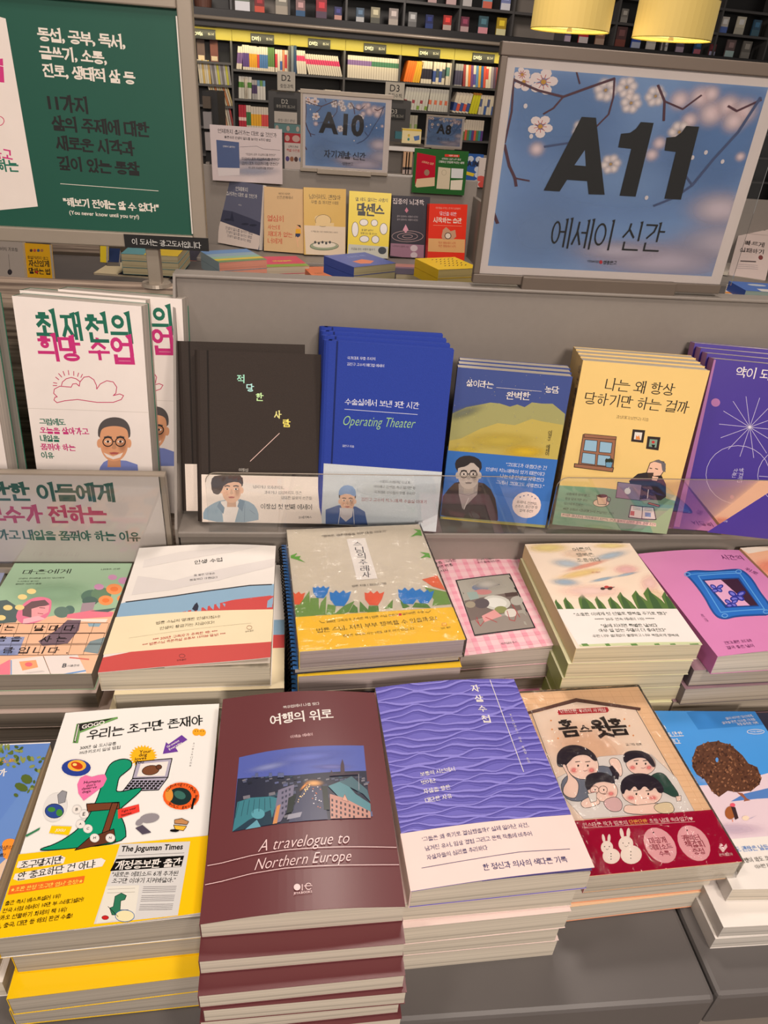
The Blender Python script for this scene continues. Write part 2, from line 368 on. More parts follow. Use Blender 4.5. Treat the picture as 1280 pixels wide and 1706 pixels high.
HORI = {'o': [[(0, .95), (1, .95)], [(.5, .1), (.5, .95)]], 'yo': [[(0, .95), (1, .95)], [(.33, .1), (.33, .95)], [(.67, .1), (.67, .95)]],
 'u': [[(0, .15), (1, .15)], [(.5, .15), (.5, 1.05)]], 'yu': [[(0, .15), (1, .15)], [(.33, .15), (.33, 1.05)], [(.67, .15), (.67, 1.05)]], 'eu': [[(0, .6), (1, .6)]]}
VOW = ['a', 'ae', 'ya', 'yae', 'eo', 'e', 'yeo', 'ye', 'o', 'o+a', 'o+ae', 'o+i', 'yo', 'u', 'u+eo', 'u+e', 'u+i', 'yu', 'eu', 'eu+i', 'i']
def letter_strokes(name, x0, y0, x1, y1, flat_foot=False):
    """consonant (or pair of consonants) stretched into a box"""
    if not name: return []
    if len(name) == 2:
        g = (x1-x0)*.09; xm = (x0+x1)/2; return letter_strokes(name[0], x0, y0, xm-g, y1) + letter_strokes(name[1], xm+g, y0, x1, y1)
    out = []
    for st in CONS[name]:
        if st[0] == RING: out.append((RING, x0+st[1]*(x1-x0), y0+st[2]*(y1-y0), st[3]*(x1-x0), st[4]*(y1-y0))); continue
        if name in 'gk' and flat_foot and len(st) > 2: st = [(0, 0), (1, 0), (1, 1)]
        elif name in 'gk' and len(st) > 2: st = [(0, 0), (.95, 0), (.8, .5), (.25, 1)]
        out.append([(x0+a*(x1-x0), y0+b*(y1-y0)) for a, b in st])
    return out
def syllable(ch):
    k = ord(ch)-0xAC00; L, V, T_ = LEAD[k//588], VOW[k % 588//28], TAIL[k % 28]; out = []
    yb = .60 if T_ else .97; fit = lambda S, x0, y0, x1, y1: [[(x0+a*(x1-x0), y0+b*(y1-y0)) for a, b in s] for s in S]
    if '+' in V:
        h, v = V.split('+'); out += letter_strokes(L, .10, .08, .58, .33 if T_ else .48, True)
        if h == 'u': out += fit(HORI[h], .02, .43 if T_ else .62, .68, .60 if T_ else .95)
        else: out += fit(HORI[h], .02, .36 if T_ else .52, .68, .54 if T_ else .84)
        S = VERT[v]; out += fit(S, .70 if v in ('i', 'a') else .64, .02, .96, yb+.02)
    elif V in VERT:
        wd = .50 if V in ('ae', 'yae', 'e', 'ye') else .56
        if V in ('e', 'ye', 'eo', 'yeo'): wd -= .08
        out += letter_strokes(L, .04, .08 if not T_ else .05, wd, .52 if T_ else .86); out += fit(VERT[V], wd+.08, .0, .97, yb)
    else:
        top = .03; b_ = .30 if T_ else .46
        if L in ('c', 'h'): b_ += .03; top = .0
        out += letter_strokes(L, .18, top+.02, .82, b_, True)
        if V == 'eu': out += fit(HORI[V], .0, .38 if T_ else .58, 1, .48 if T_ else .80)
        elif V in ('u', 'yu'): out += fit(HORI[V], .0, .42 if T_ else .62, 1, .60 if T_ else .98)
        else: out += fit(HORI[V], .0, .34 if T_ else .54, 1, .50 if T_ else .86)
    if T_: out += letter_strokes(T_, .16, .72, .88, .98, True)
    return out
def pen(strokes, wv, wh):
    """pen strokes to faces: wv is the width of upright strokes, wh of level ones; brush-like heads on upright strokes"""
    vs = []; fs = []; ks = []; cnt = [0]
    def poly_(pts): n = len(vs); cnt[0] += 1; ks.extend([cnt[0]]*len(pts)); vs.extend(pts); fs.extend((n, n+i, n+i+1) for i in range(1, len(pts)-1))
    for st in strokes:
        if st[0] == RING:
            _, cx, cy, rx, ry = st; n = len(vs); N = 14; w_ = (wv+wh)/2
            for i in range(N):
                a = 2*PI*i/N
                for s_ in (.35, -.65): ks.append(cnt[0]+1); vs.append((cx+(rx+w_*s_)*math.cos(a), cy+(max(.03, ry+w_*s_))*math.sin(a)))
            cnt[0] += 1
            for i in range(N): j = (i+1) % N; fs.extend(((n+2*i, n+2*j, n+2*j+1), (n+2*i, n+2*j+1, n+2*i+1)))
            continue
        for (xa, ya), (xb, yb) in zip(st, st[1:]):
            L = math.hypot(xb-xa, yb-ya) or 1; f = abs(yb-ya)/L; w_ = (wh*(1-f)+wv*f)/2; nx, ny = -(yb-ya)/L*w_, (xb-xa)/L*w_; e = (wv*(1-f)+wh*f)/2*.95; ex, ey = (xb-xa)/L*e, (yb-ya)/L*e
            poly_([(xa+nx-ex, ya+ny-ey), (xb+nx+ex, yb+ny+ey), (xb-nx+ex, yb-ny+ey), (xa-nx-ex, ya-ny-ey)])
        if len(st) == 2 and abs(st[0][0]-st[1][0]) < .01 and st[1][1]-st[0][1] > .3:
            x, y = st[0]; poly_([(x-wv*1.15, y-wh*.3), (x+wv*.5, y-wh*.9), (x+wv*.5, y+wh*1.2), (x-wv*.4, y+wh*.9)])
    return [(x*.86+.03, (1-y)*.86-.1, k) for (x, y), k in zip(vs, ks)], fs
LATIN = {}; GCACHE = {}
SWAP = {'‘': "'", '’': "'", '“': '"', '”': '"', '·': '.', '〈': '<', '〉': '>'}
def glyph_mesh(ch, bold):
    key = (ch, bold)
    if key not in GCACHE:
        if 0xAC00 <= ord(ch) <= 0xD7A3: v, f = pen(syllable(ch), .086+bold*.021, .062+bold*.017); GCACHE[key] = (v, f, .92)
        elif ch == '★':
            p = [(.45+(.42 if i % 2 == 0 else .17)*math.sin(i*PI/5), .32+(.42 if i % 2 == 0 else .17)*math.cos(i*PI/5)) for i in range(10)]; GCACHE[key] = ([(.45, .32)]+p, [(0, 1+i, 1+(i+1) % 10) for i in range(10)], .9)
        elif ch == '♥':
            p = [(.45+.026*16*math.sin(t)**3, .32+.026*(13*math.cos(t)-5*math.cos(2*t)-2*math.cos(3*t)-math.cos(4*t))) for t in [2*PI*i/20 for i in range(20)]]; GCACHE[key] = ([(.45, .3)]+p, [(0, 1+i, 1+(i+1) % 20) for i in range(20)], .9)
        else: GCACHE[key] = LATIN.get(key, ([], [], .3))
    return GCACHE[key]
def read_latin(keys):
    objs = []
    for ch, bold in keys:
        c = bpy.data.curves.new('lettering', 'FONT'); c.body = ch; c.offset = bold*.009; c.resolution_u = 3
        o = bpy.data.objects.new('lettering', c); COL.objects.link(o); objs.append((ch, bold, o))
    dg = bpy.context.evaluated_depsgraph_get(); dg.update()
    for ch, bold, o in objs:
        me = bpy.data.meshes.new_from_object(o.evaluated_get(dg)); v = [(p.co.x, p.co.y) for p in me.vertices]
        if v: LATIN[(ch, bold)] = (v, [tuple(p.vertices) for p in me.polygons], max(p[0] for p in v)+max(.02, min(p[0] for p in v)))
        bpy.data.meshes.remove(me)
    for ch, bold, o in objs: c = o.data; bpy.data.objects.remove(o); bpy.data.curves.remove(c)
def layout(body, bold, shear, sp):
    vs = []; fs = []; x = 0; ids = []
    for k, ch in enumerate(body):
        ch = SWAP.get(ch, ch)
        if ch == ' ': x += .30; continue
        v, f, adv = glyph_mesh(ch, bold); n = len(vs); vs += [(q[0]+x+q[1]*shear*.5, q[1], q[2] if len(q) > 2 else 0) for q in v]; fs += [tuple(n+i for i in t) for t in f]; ids += [k]*len(f); x += adv*sp
    return np.array(vs), fs, ids
def finish_prints():
    data = {}
    read_latin(sorted({(SWAP.get(ch, ch), t[4]) for A in PENDING for t in A.texts for ch in t[0] if ord(SWAP.get(ch, ch)) < 0x250 and ch != ' '}))
    for A in PENDING:
        for (body, p, q, col, bold, hs, shear, sp, lay) in A.texts:
            key = (body, bold, shear, sp)
            if key not in data: data[key] = layout(*key)
            co_, fs, ids = data[key]
            if not len(co_): continue
            x0, x1 = co_[:, 0].min(), co_[:, 0].max(); y0, y1 = co_[:, 1].min(), co_[:, 1].max()
            d = np.array([q[0]-p[0], q[1]-p[1]]); L = np.linalg.norm(d); d = d/L; k = L/(x1-x0); nrm = np.array([d[1], -d[0]])
            X = (co_[:, 0]-x0)*k; Y = (co_[:, 1]-(y0+y1)/2)*k*hs
            P = np.array(p)+X[:, None]*d+Y[:, None]*nrm; n = len(A.v)
            ks = co_[:, 2]*A.F.step*.35; A.v += [A.F.map(float(a), float(b), lay+float(kk)) for (a, b), kk in zip(P, ks)]
            cl = [lin(x) for x in col] if isinstance(col, list) else None; c1 = None if cl else lin(col)
            for f, gi in zip(fs, ids):
                a, b, c = (P[i] for i in f[:3])
                if (b[0]-a[0])*(c[1]-a[1])-(b[1]-a[1])*(c[0]-a[0]) > 0: f = f[::-1]
                A.f.append(tuple(n+i for i in f))
                if cl: c1 = cl[min(len(cl)-1, gi)]
                A.c += [c1]*len(f)
        me_v = list(A.v); me_f = list(A.f); nv = len(me_v)
        for (vs, fcs, cs, mat, nm) in ((A.v, A.f, A.c, A.mat, A.name), (A.sv, A.sf, A.sc, 'soft', A.name+'_wash')):
            if not fcs: continue
            me = bpy.data.meshes.new(nm); me.from_pydata(vs, [], fcs)
            ca = me.color_attributes.new('Col', 'FLOAT_COLOR', 'CORNER'); ca.data.foreach_set('color', np.array(cs, dtype=np.float32).ravel())
            me.materials.append(M[mat]); me.update(); o = bpy.data.objects.new(nm, me); COL.objects.link(o); o.parent = A.parent
            if A.F.rel is not None: o.matrix_local = A.F.rel

# ------------------------------------------------------------------ books
def bulge_fn(b, l, c):
    def bend(u, v): return b*math.sin(PI*min(1, max(0, u))) + l*max(0, u)**2*(.25+.75*max(0, v)) + c*max(0, u)**3*max(0, v)**3
    return bend
def sheet(m, x0, x1, y0, y1, z, th, n, bend, col):
    """thin leaf following the bend"""
    W = x1-x0; H = y1-y0; k = len(m.v); nu, nv = (NU, NV) if n > 1 else (1, 1)
    for lay in (0, -th):
        for j in range(nv+1):
            for i in range(nu+1):
                u = i/nu; v = j/nv; m.v.append((x0+u*W, y1-v*H, z+bend(u, v)+lay))
    N = (nu+1)*(nv+1); idx = lambda i, j, l: k+l*N+j*(nu+1)+i
    c4 = [lin(col)]*4; cw = [lin('white')]*4
    for j in range(nv):
        for i in range(nu):
            m.f.append((idx(i, j, 0), idx(i, j+1, 0), idx(i+1, j+1, 0), idx(i+1, j, 0))); m.c.append(c4)
            m.f.append((idx(i, j, 1), idx(i+1, j, 1), idx(i+1, j+1, 1), idx(i, j+1, 1))); m.c.append(cw)
    for i in range(nu):
        m.f.append((idx(i, nv, 0), idx(i, nv, 1), idx(i+1, nv, 1), idx(i+1, nv, 0))); m.c.append(c4); m.f.append((idx(i, 0, 0), idx(i+1, 0, 0), idx(i+1, 0, 1), idx(i, 0, 1))); m.c.append(c4)
    for i in range(nv):
        m.f.append((idx(nu, i, 0), idx(nu, i+1, 0), idx(nu, i+1, 1), idx(nu, i, 1))); m.c.append(c4); m.f.append((idx(0, i, 0), idx(0, i, 1), idx(0, i+1, 1), idx(0, i+1, 0))); m.c.append(c4)
def flat0(u, v): return 0.
def book(mat4, w, h, T, cover, label, group=None, spine=None, page='page', bulge=0., lift=0., curl=0., mat='satin', hard=False, flap=None,
         bandv=None, band_col=None, zones=None, back=None, cells=8, spine_right=False):
    """origin at the middle of the back cover; x width, y up the cover, z thickness. returns root and printable face"""
    root = empty('hardcover_book' if hard else 'paperback_book', mat4, label, 'book', group); spine = spine or cover; x0, x1, y0, y1 = -w/2, w/2, -h/2, h/2
    bent = bulge or lift or curl; bend = bulge_fn(bulge, lift, curl) if bent else flat0
    bt = .0022 if hard else .0004; ins = .003 if hard else .0004
    m = Mesh(); n = 10 if bent else 1
    if bent or hard or not zones: sheet(m, x0, x1, y0, y1, T, bt, n, bend, cover)
    else: sheet(m, x0, x1, y0, y1, T, bt, 1, bend, cover)
    m.box(x0, y0, 0, x1, y1, bt, back or cover); m.box(x0-(.0015 if hard else .0), y0, bt*.5, x0+bt, y1, T-bt*.5, spine)
    if hard:
        m.tube((x0+.0005, y0, T*.5), (x0+.0005, y1, T*.5), T*.5, k=14, col=spine)
        for gx in (.0075,): m.box(x0+gx, y0, T-.0003, x0+gx+.002, y1, T+.00012, tuple(v*.62 for v in (C[cover] if isinstance(cover, str) else cover)))
    m.build('cover', mat, root)
    if zones:
        z = Mesh()
        for v0, v1, c in zones: z.box(x0-.0004, y1-v1*h, T*.02, x0+.0002, y1-v0*h, T+.00025, c).box(x0+.0002, y1-v1*h, T-.0002, x1+.0001, y1-v0*h, T+.00025, c)
        z.build('belly_band', mat, root)
    pg = Mesh(); pb = bulge; nn = NU if bent else 1; k = 0; px0, px1 = x0+bt+.0002, x1-ins-.0004; top = T-bt-.0002; y0i, y1i = y0+ins, y1-ins
    for j, y in enumerate((y0i, y1i)):
        for i in range(nn+1):
            u = i/nn; x = px0+(px1-px0)*u; zt = top + (bulge*math.sin(PI*u)*.9 if bent else 0)
            pg.v += [(x, y, bt+.0001), (x, y, zt)]
    s = 2*(nn+1); c4 = [lin(page)]*4
    for i in range(nn):
        a, b = 2*i, 2*i+2
        for f in ((a, b, b+1, a+1), (s+b, s+a, s+a+1, s+b+1), (a+1, b+1, s+b+1, s+a+1), (b, a, s+a, s+b)): pg.f.append(f); pg.c.append(c4)
    e = 2*nn; pg.f += [(0, 1, s+1, s), (e, s+e, s+e+1, e+1)]; pg.c += [c4, c4]
    pg.build('page_block', 'pages', root)
    if flap:
        f_ = Mesh(); fb = bulge_fn(bulge*.9, lift*.55, curl*.5); fw = w*.62
        def fbend(u, v): return fb((w-fw)/w+u*fw/w, v)
        sheet(f_, x1-fw, x1-.0006, y0+.0003, y1-.0006, T-.0007, .0003, 8, fbend, flap); f_.build('inner_flap', 'paper', root)
    fc = Face(mat4, x0, y1, T, w, h, bend if bent else None)
    if bandv:
        if not isinstance(bandv[0], float):
            vv = [fc.st(*p)[1]/h for p in bandv]; bandv = ((vv[0]+vv[1])/2, min(1., (vv[2]+vv[3])/2))
        v0, v1 = bandv; bm_ = Mesh(); H = (v1-v0)*h
        def bb(u, v): return bend(u, v0+v*(v1-v0))
        sheet(bm_, x0-.0003, x1+.0003, y1-v1*h, y1-v0*h, T+.00045, .0003, 10 if bent else 1, bb, band_col)
        bm_.box(x0-.0006, y1-v1*h, 0, x0-.0001, y1-v0*h, T+.0003, band_col); bm_.box(x0-.0006, y1-v1*h, -.0004, x1, y1-v0*h, 0, band_col)
        bo = bm_.build('belly_band', mat, root)
        def bend2(u, v): return bb(u, v)
        fb_ = Face(mat4, x0, y1-v0*h, T+.00045, w, H, bend2 if bent else None)
        return root, fc, bo, fb_
    return root, fc
def pile(base, w, h, T, n, cover, lab, group, offs, zdeck=.82, **kw):
    """the books under the top one: copies of one flat book. offs = [(dx, dy, dyaw)], base = (x, y, yaw) of the front edge middle, z of the top book's underside"""
    x, y, yaw, z = base; proto = None; words = ['second', 'third', 'fourth', 'fifth', 'sixth', 'seventh', 'eighth', 'ninth']
    for i in range(n):
        if z-T < zdeck-.001: break
        dx, dy, dr = offs[i % len(offs)]; a = yaw+dr
        cx = x+dx-math.sin(a)*h/2; cy = y+dy+math.cos(a)*h/2; z -= T; mat4 = place(cx, cy, z, a)
        label = f'{words[i]} book from the top in {lab}'
        if proto is None: proto, fc = book(mat4, w, h, T-.0006, cover, label, group, **kw); o = proto
        else: o = copy_tree(proto); o.matrix_world = mat4; o['label'] = label
    return z
def lying(q, z, T, *a, size=None, **k):
    v = fit_flat(q, z); x, y, yaw, w, h = v
    if size:        # a cover the frame cuts: keep its measured left edge, use its real size
        bl = rect(x, y, z, yaw, 0, w, h)[3]; w, h = size; x = bl[0]+math.cos(yaw)*w/2; y = bl[1]+math.sin(yaw)*w/2
    m4 = place(x-math.sin(yaw)*h/2, y+math.cos(yaw)*h/2, z-T, yaw)
    r = book(m4, w, h, T, *a, **k); return r, (x, y, yaw, w, h)
def leaning(q, z, T, *a, lean=None, **k):
    x, y, yaw, tilt, w, h = fit_up(q, z, lean)
    n = np.array([math.sin(tilt)*math.sin(yaw), -math.sin(tilt)*math.cos(yaw), math.cos(tilt)])
    up = np.array([-math.cos(tilt)*math.sin(yaw), math.cos(tilt)*math.cos(yaw), math.sin(tilt)])
    c = np.array([x, y, z])+up*h/2-n*T; m4 = place(c[0], c[1], c[2], yaw, tilt)
    r = book(m4, w, h, T, *a, **k); return r, (m4, w, h)

# ================================================================== the room
DECK, LEDGE, BTOP = .82, .945, 1.204
def struct(o): o['kind'] = 'structure'; return o
struct(box_obj('floor', 'floor', -6, -3, -.05, 8, 12.6, 0))
struct(box_obj('ceiling', 'ceiling', -6, -3, 3.7, 8, 12.6, 3.75))
struct(box_obj('wall_back', 'ceiling', -6, 12.5, 0, 8, 12.6, 3.7))

# ------------------------------------------------------------------ grey steel display stand in front
stand = empty('display_stand', place(0, 0, 0), 'long grey steel display stand holding all the essay books in the foreground', 'display stand')
for x0, x1, dy in ((-1.3, .3145, 0), (.3165, 1.5, .002)):
    box_obj('deck_panel', 'deck_grey', x0, .235+dy, DECK-.045, x1, .70, DECK, stand, bevel=.004)
    box_obj('front_panel', 'grey_metal', x0+.001, .245+dy, .08, x1-.001, .262, DECK-.046, stand)
box_obj('plinth', 'black', -1.28, .30, 0, 1.48, .86, .08, stand)
box_obj('riser', 'grey_metal', -.146, .694, DECK-.001, 1.5, .70, LEDGE-.002, stand)
box_obj('ledge', 'grey_metal', -.148, .690, LEDGE-.008, 1.5, .825, LEDGE, stand, bevel=.0015)
box_obj('backboard', 'grey_metal', -.148, .822, LEDGE-.1, 1.5, .834, BTOP-.002, stand)
box_obj('backboard_cap', 'grey_metal', -.149, .817, BTOP-.004, 1.5, .842, BTOP, stand, bevel=.0015)
Mesh().prism([(.690, LEDGE-.12), (.690, LEDGE+.004), (.818, BTOP), (.842, BTOP), (.842, LEDGE-.12)], -.1505, -.1475, axis='x').build('side_panel', 'grey_metal', stand)
box_obj('rear_panel', 'grey_metal', -.149, .842, .1, 1.5, .86, LEDGE-.05, stand)
for x0, x1, lab in ((-.112, .262, 'clear acrylic book stop along the grey ledge in front of the black and blue hardcovers'),
                    (.290, .80, 'clear acrylic book stop along the grey ledge in front of the pale yellow book')):
    g = empty('acrylic_guard', place(0, 0, 0), lab, 'book stop', None)
    pts = [(x0, LEDGE+.0005), (x1, LEDGE+.0005), (x1, LEDGE+.078)]
    for i in range(6): a = PI/2+i/5*PI/2; pts.append((x0+.012+.012*math.cos(a), LEDGE+.066+.012*math.sin(a)))
    Mesh().prism(pts, .6905, .6923, axis='y').build('acrylic_sheet', 'acrylic', g)
    e = Mesh()
    for p, q in zip(pts[2:], pts[3:]): e.tube((p[0], .6914, p[1]), (q[0], .6914, q[1]), .0005, k=5)
    e.build('polished_edge', 'frame', g)

# ================================================================== front row of stacks on the deck
def zoom(A, z): A.zo = z; A.P0 = A.P; A.P = lambda p: A.P0((z[0]+p[0]/z[2], z[1]+p[1]/z[2])); return A
OFF = [(.001, -.002, .01), (-.002, .0, -.006), (.002, -.004, .004), (0, -.001, -.01)]

# ---- blue book with leaves, far left
(r, fc), b = lying(
    [(-150, 1252), (98, 1233), (-42, 1540), (-330, 1580)], .900, .02, (104, 142, 208), 'blue paperback with green leaves on its cover at the left edge of the front row', 'blue leafy paperbacks', spine='white')
A = zoom(Art(fc, 'cover_picture', r), (0, 1150, 3.368))
A.poly([(-500, 250), (420, 250), (340, 300), (-500, 380)], 'white')
A.poly([(-500, 330), (325, 295), (-500, 1400)], (98, 136, 206))
rl = random.Random(3)
for i in range(70):
    a = rl.random(); x = rl.choice([(-40, 110), (110, 300)]); px = x[0]+(x[1]-x[0])*rl.random(); py = 310+rl.random()*(120 if px < 140 else 200)+(60 if px > 140 else 0)
    A.ell(px, py, 8+rl.random()*12, 5+rl.random()*8, rl.choice([(92, 112, 40), (120, 136, 56), (70, 92, 34), (140, 150, 80)]), rl.random()*3, 7)
for p in ((120, 545, 40, 22), (150, 500, 34, 26), (90, 590, 14, 10)): A.ell(*p, (84, 104, 40), .4, 9)
A.text('생의 노트', (-60, 402), (82, 396), (235, 160, 30), 2); A.text('가', (-15, 470), (40, 458), 'white', 3)
A.poly([(30, 990-40), (110, 850), (-60, 1200), (-300, 1250)], (226, 196, 168))
A.ell(58, 868, 46, 34, (250, 150, 50)); A.poly([(14, 880), (104, 866), (60, 960), (20, 940)], (250, 150, 50))
A.text('인생의', (-15, 888), (70, 884), 'ink', 2); A.text('힌트!', (-30, 930), (30, 926), 'ink', 2)
pile((b[0], b[1], b[2], .88), b[3], b[4], .02, 3, 'white', 'the leafy blue stack at the left edge', 'blue leafy paperbacks', OFF)

# ---- white cartoon book with yellow band
(r, fc, bo, fb), b = lying([(112, 1196), (370, 1166), (332, 1526), (-14, 1568)], .912, .0235, (240, 238, 234), 'white comic essay book with green figure and yellow band, top of the front left stack', 'yellow-banded comic essays',
    spine=(250, 205, 20), page=(176, 168, 156), bulge=.0015, lift=.003, curl=.004, mat='gloss', flap='white', bandv=((84, 1425), (340, 1387), (-14, 1568), (332, 1526)), band_col=(250, 200, 18))
A = zoom(Art(fc, 'cover_picture', r, 'gloss'), (0, 1150, 3.368))
K = (20, 18, 18); GR = (20, 150, 112)
A.poly([(430, 190), (660, 150), (662, 160), (450, 240), (438, 298), (408, 296)], (110, 160, 90)); A.poly([(440, 190), (640, 156), (455, 228), (448, 232)], K); A.line([(442, 190), (420, 290)], 11, K); A.line([(442, 194), (421, 286)], 5, 'white')
A.text('GOGO', (460, 208), (588, 180), 'white', 3)
A.text('우리는 조구만 존재야', (488, 252), (1138, 166), K, 2.4, 1.1)
A.text('300만 살 도시공룡', (450, 326), (654, 298), K, .4); A.text('브라키오의 일상 탐험', (444, 354), (676, 320), K, .4)
A.vtext('조구만스튜디오지음', (1088, 300), (1068, 424), 11, K)
A.ell(1102, 236, 22, 20, (250, 170, 40)); A.ell(1134, 238, 22, 20, (250, 170, 40))
for x in (1096, 1110, 1128, 1142): A.ell(x, 230, 2.5, 3, K)
A.poly([(1020, 252), (1052, 278), (985, 322), (1000, 345), (914, 358), (932, 292), (946, 304)], (110, 60, 160))
A.text('Growing', (938, 322), (1006, 284), 'white', 2); A.text('Everyday', (950, 336), (1022, 296), 'white', 2)
A.ell(428, 436, 88, 54, 'white'); A.ell(428, 436, 82, 48, (44, 66, 150)); A.ell(432, 424, 52, 32, (244, 180, 60)); A.ell(432, 424, 34, 20, (200, 60, 30), .3); A.ell(420, 418, 12, 8, (250, 220, 120))
sb = []
for i in range(48):
    a = 2*PI*i/48; R_ = 76 if i % 2 else 60; sb.append((804+R_*1.05*math.cos(a), 372+R_*.85*math.sin(a)))
A.poly(sb, (250, 186, 30)); [A.text(t, p, q, K, 1.6) for t, p, q in (('Your', (782, 348), (850, 342)), ('dog', (780, 368), (826, 364)), ('loves', (758, 388), (822, 380)), ('You', (752, 408), (808, 402)))]
A.outl([(770, 402), (966, 384), (942, 490), (744, 496)], (176, 170, 190), K, 5); A.poly([(790, 414), (946, 400), (926, 482), (768, 486)], 'white'); A.oell(846, 450, 48, 26, (122, 76, 52), K, 3, -.15); A.oell(892, 432, 16, 12, (104, 62, 44), K, 3)
A.outl([(744, 498), (942, 490), (890, 560), (690, 568)], (176, 170, 190), K, 5)
for j in range(4):
    for i in range(8): x = 742+i*23-j*12; A.poly([(x, 508+j*13), (x+17, 507+j*13), (x+14, 517+j*13), (x-3, 518+j*13)], K)
# plain green seated shape (a generic stand-in)
A.outl([(200, 900), (330, 860), (470, 760), (545, 620), (590, 470), (620, 410), (680, 386), (735, 392), (744, 430), (700, 466), (668, 490), (658, 540), (650, 580), (790, 545), (800, 560), (720, 630), (660, 680), (706, 760), (708, 860), (300, 900)], GR, K, 5, 2)
A.outl([(486, 640), (670, 630), (672, 668), (504, 682), (494, 700)], (118, 66, 44), K, 4); A.outl([(630, 634), (664, 634), (608, 810), (570, 812)], (118, 66, 44), K, 4); A.outl([(500, 830), (640, 780), (650, 850), (420, 900)], (100, 56, 40), K, 4)
A.poly([(516, 488), (552, 478), (590, 474), (600, 500), (580, 540), (470, 622), (440, 580), (434, 530), (450, 494), (480, 478)], (238, 120, 172))
[A.text(t, p, q, K, 1) for t, p, q in (('Humans', (472, 520), (566, 510)), ("don't", (486, 538), (538, 530)), ('deserve', (460, 556), (544, 544)), ('dogs.', (462, 576), (514, 568)))]
A.ell(1017, 596, 106, 80, 'white'); A.ell(1017, 596, 103, 77, (240, 100, 40)); A.ell(1010, 598, 66, 50, (30, 50, 50)); A.ell(1010, 590, 34, 22, (60, 110, 100), .4); A.ell(950, 590, 22, 36, (230, 150, 60))
for i, ch in enumerate('UNFORGETTABLE HERBIVORE CLUB'):
    a = PI*1.15+i/27*PI*1.6; x = 1017+86*math.cos(a); y = 596+64*math.sin(a)
    if ch != ' ': A.text(ch, (x-6, y+(-2 if math.cos(a) < 0 else 2)), (x+6, y-(2 if math.cos(a) < 0 else -2)), K, 1)
A.ell(310, 660, 66, 84, (226, 224, 222), .4); A.oell(306, 680, 52, 40, (50, 76, 150), K, 3); A.ell(290, 672, 22, 14, (70, 140, 60)); A.ell(334, 690, 18, 20, (70, 140, 60)); A.outl([(330, 640), (324, 590), (350, 566), (376, 574), (366, 630)], (150, 150, 156), K, 2)
A.poly([(662, 672), (780, 642), (784, 684), (664, 724)], (236, 66, 56)); A.text('Fight your', (684, 686), (764, 664), K, 1.4); A.text('battles', (682, 704), (738, 690), K, 1.4)
A.ell(840, 720, 56, 26, (150, 144, 150), -.15); A.ell(784, 742, 26, 16, (150, 144, 150), -.6); A.poly([(760, 776), (800, 758), (850, 800), (800, 812)], (84, 76, 92))
A.outl([(980, 730), (1020, 722), (1060, 740), (1050, 756), (980, 750)], (196, 140, 90), K, 3); A.outl([(975, 760), (1048, 766), (1030, 790), (985, 784)], (250, 190, 60), K, 3); A.ell(980, 790, 26, 8, K)
for x, y, t in ((432, 672, 'B'), (472, 698, 'E'), (452, 754, 'A'), (494, 780, 'C'), (532, 832, 'H'), (620, 832, 'N')): A.ell(x, y, 27, 25, (210, 206, 204)); A.ell(x, y, 24, 22, 'white'); A.text(t, (x-7, y), (x+7, y-2), K, 1.6)
A.poly([(290, 764), (404, 768), (386, 816), (276, 804)], (250, 206, 20)); A.text('JOGU', (312, 790), (366, 792), 'white', 2); A.poly([(140, 818), (228, 772), (222, 786), (150, 826)], (60, 130, 90))
B = zoom(Art(fb, 'band_print', bo, 'gloss'), (0, 1370, 3.556))
B.poly([(110, 232), (360, 196), (388, 210), (376, 244), (130, 276), (98, 268)], 'white'); B.poly([(90, 306), (600, 212), (626, 226), (606, 262), (110, 348), (78, 338)], 'white')
B.text('조구맣지만', (118, 256), (372, 220), K, 2); B.text('안 중요하단 건 아냐', (106, 322), (566, 244), K, 2)
B.poly([(62, 378), (504, 318), (494, 360), (46, 430)], (236, 110, 40)); B.text('★초판 한정 ‘조구만 엽서’ 증정!★', (64, 402), (492, 348), (250, 220, 90), 1.6)
for t, p, q in (('출간 즉시 베스트셀러 1위!', (30, 482), (360, 436)), ('전국 서점 에세이 10만 부 스테디셀러!', (16, 526), (496, 456)), ('카카오 선물하기 화제의 책 1위!', (-30, 572), (396, 516)), ('일본, 중국, 대만 등 해외 판권 수출!', (-60, 624), (430, 552))): B.text(t, p, q, K, 1.6)
B.poly([(712, 130), (1128, 114), (1054, 552), (556, 604)], (216, 214, 212))
B.text('The Joguman Times', (718, 164), (1084, 150), K, 3, 1.15); B.line([(700, 200), (1092, 182)], 2, K)
B.poly([(690, 218), (1092, 198), (1074, 264), (652, 290)], K); B.text('개정증보판 출간', (682, 256), (1078, 236), 'white', 3)
B.text('“새로운 에피소드 6개 추가된', (664, 310), (1056, 302), K, 1.6); B.text('조구만 이야기 지켜봐달아.”', (664, 348), (1040, 342), K, 1.6)
for i in range(14): B.line([(850-i*2, 384+i*10.5), (1046-i*2, 380+i*10.5)], 3, (120, 116, 118)) if i % 5 != 4 else None
B.poly([(628, 380), (826, 374), (800, 566), (570, 600)], (230, 226, 214)); B.line([(640, 398), (800, 392)], 2, (150, 140, 130)); B.line([(636, 420), (800, 414)], 2, (150, 140, 130))
B.outl([(664, 550), (650, 510), (672, 500), (682, 440), (720, 420), (750, 436), (740, 460), (716, 466), (712, 520), (760, 520), (740, 552)], (50, 120, 90), K, 3); B.oell(740, 556, 56, 34, (236, 226, 180), (60, 110, 170), 4); B.oell(624, 566, 20, 12, (200, 40, 40), K, 2); B.line([(640, 500), (700, 560)], 3, K)
OJ = [(.006, .001, .0), (.004, -.014, .01), (.0, -.012, -.01), (.003, -.016, .01), (0, -.014, 0)]
z = .912-.0235
m = 'yellow-banded comic essays'
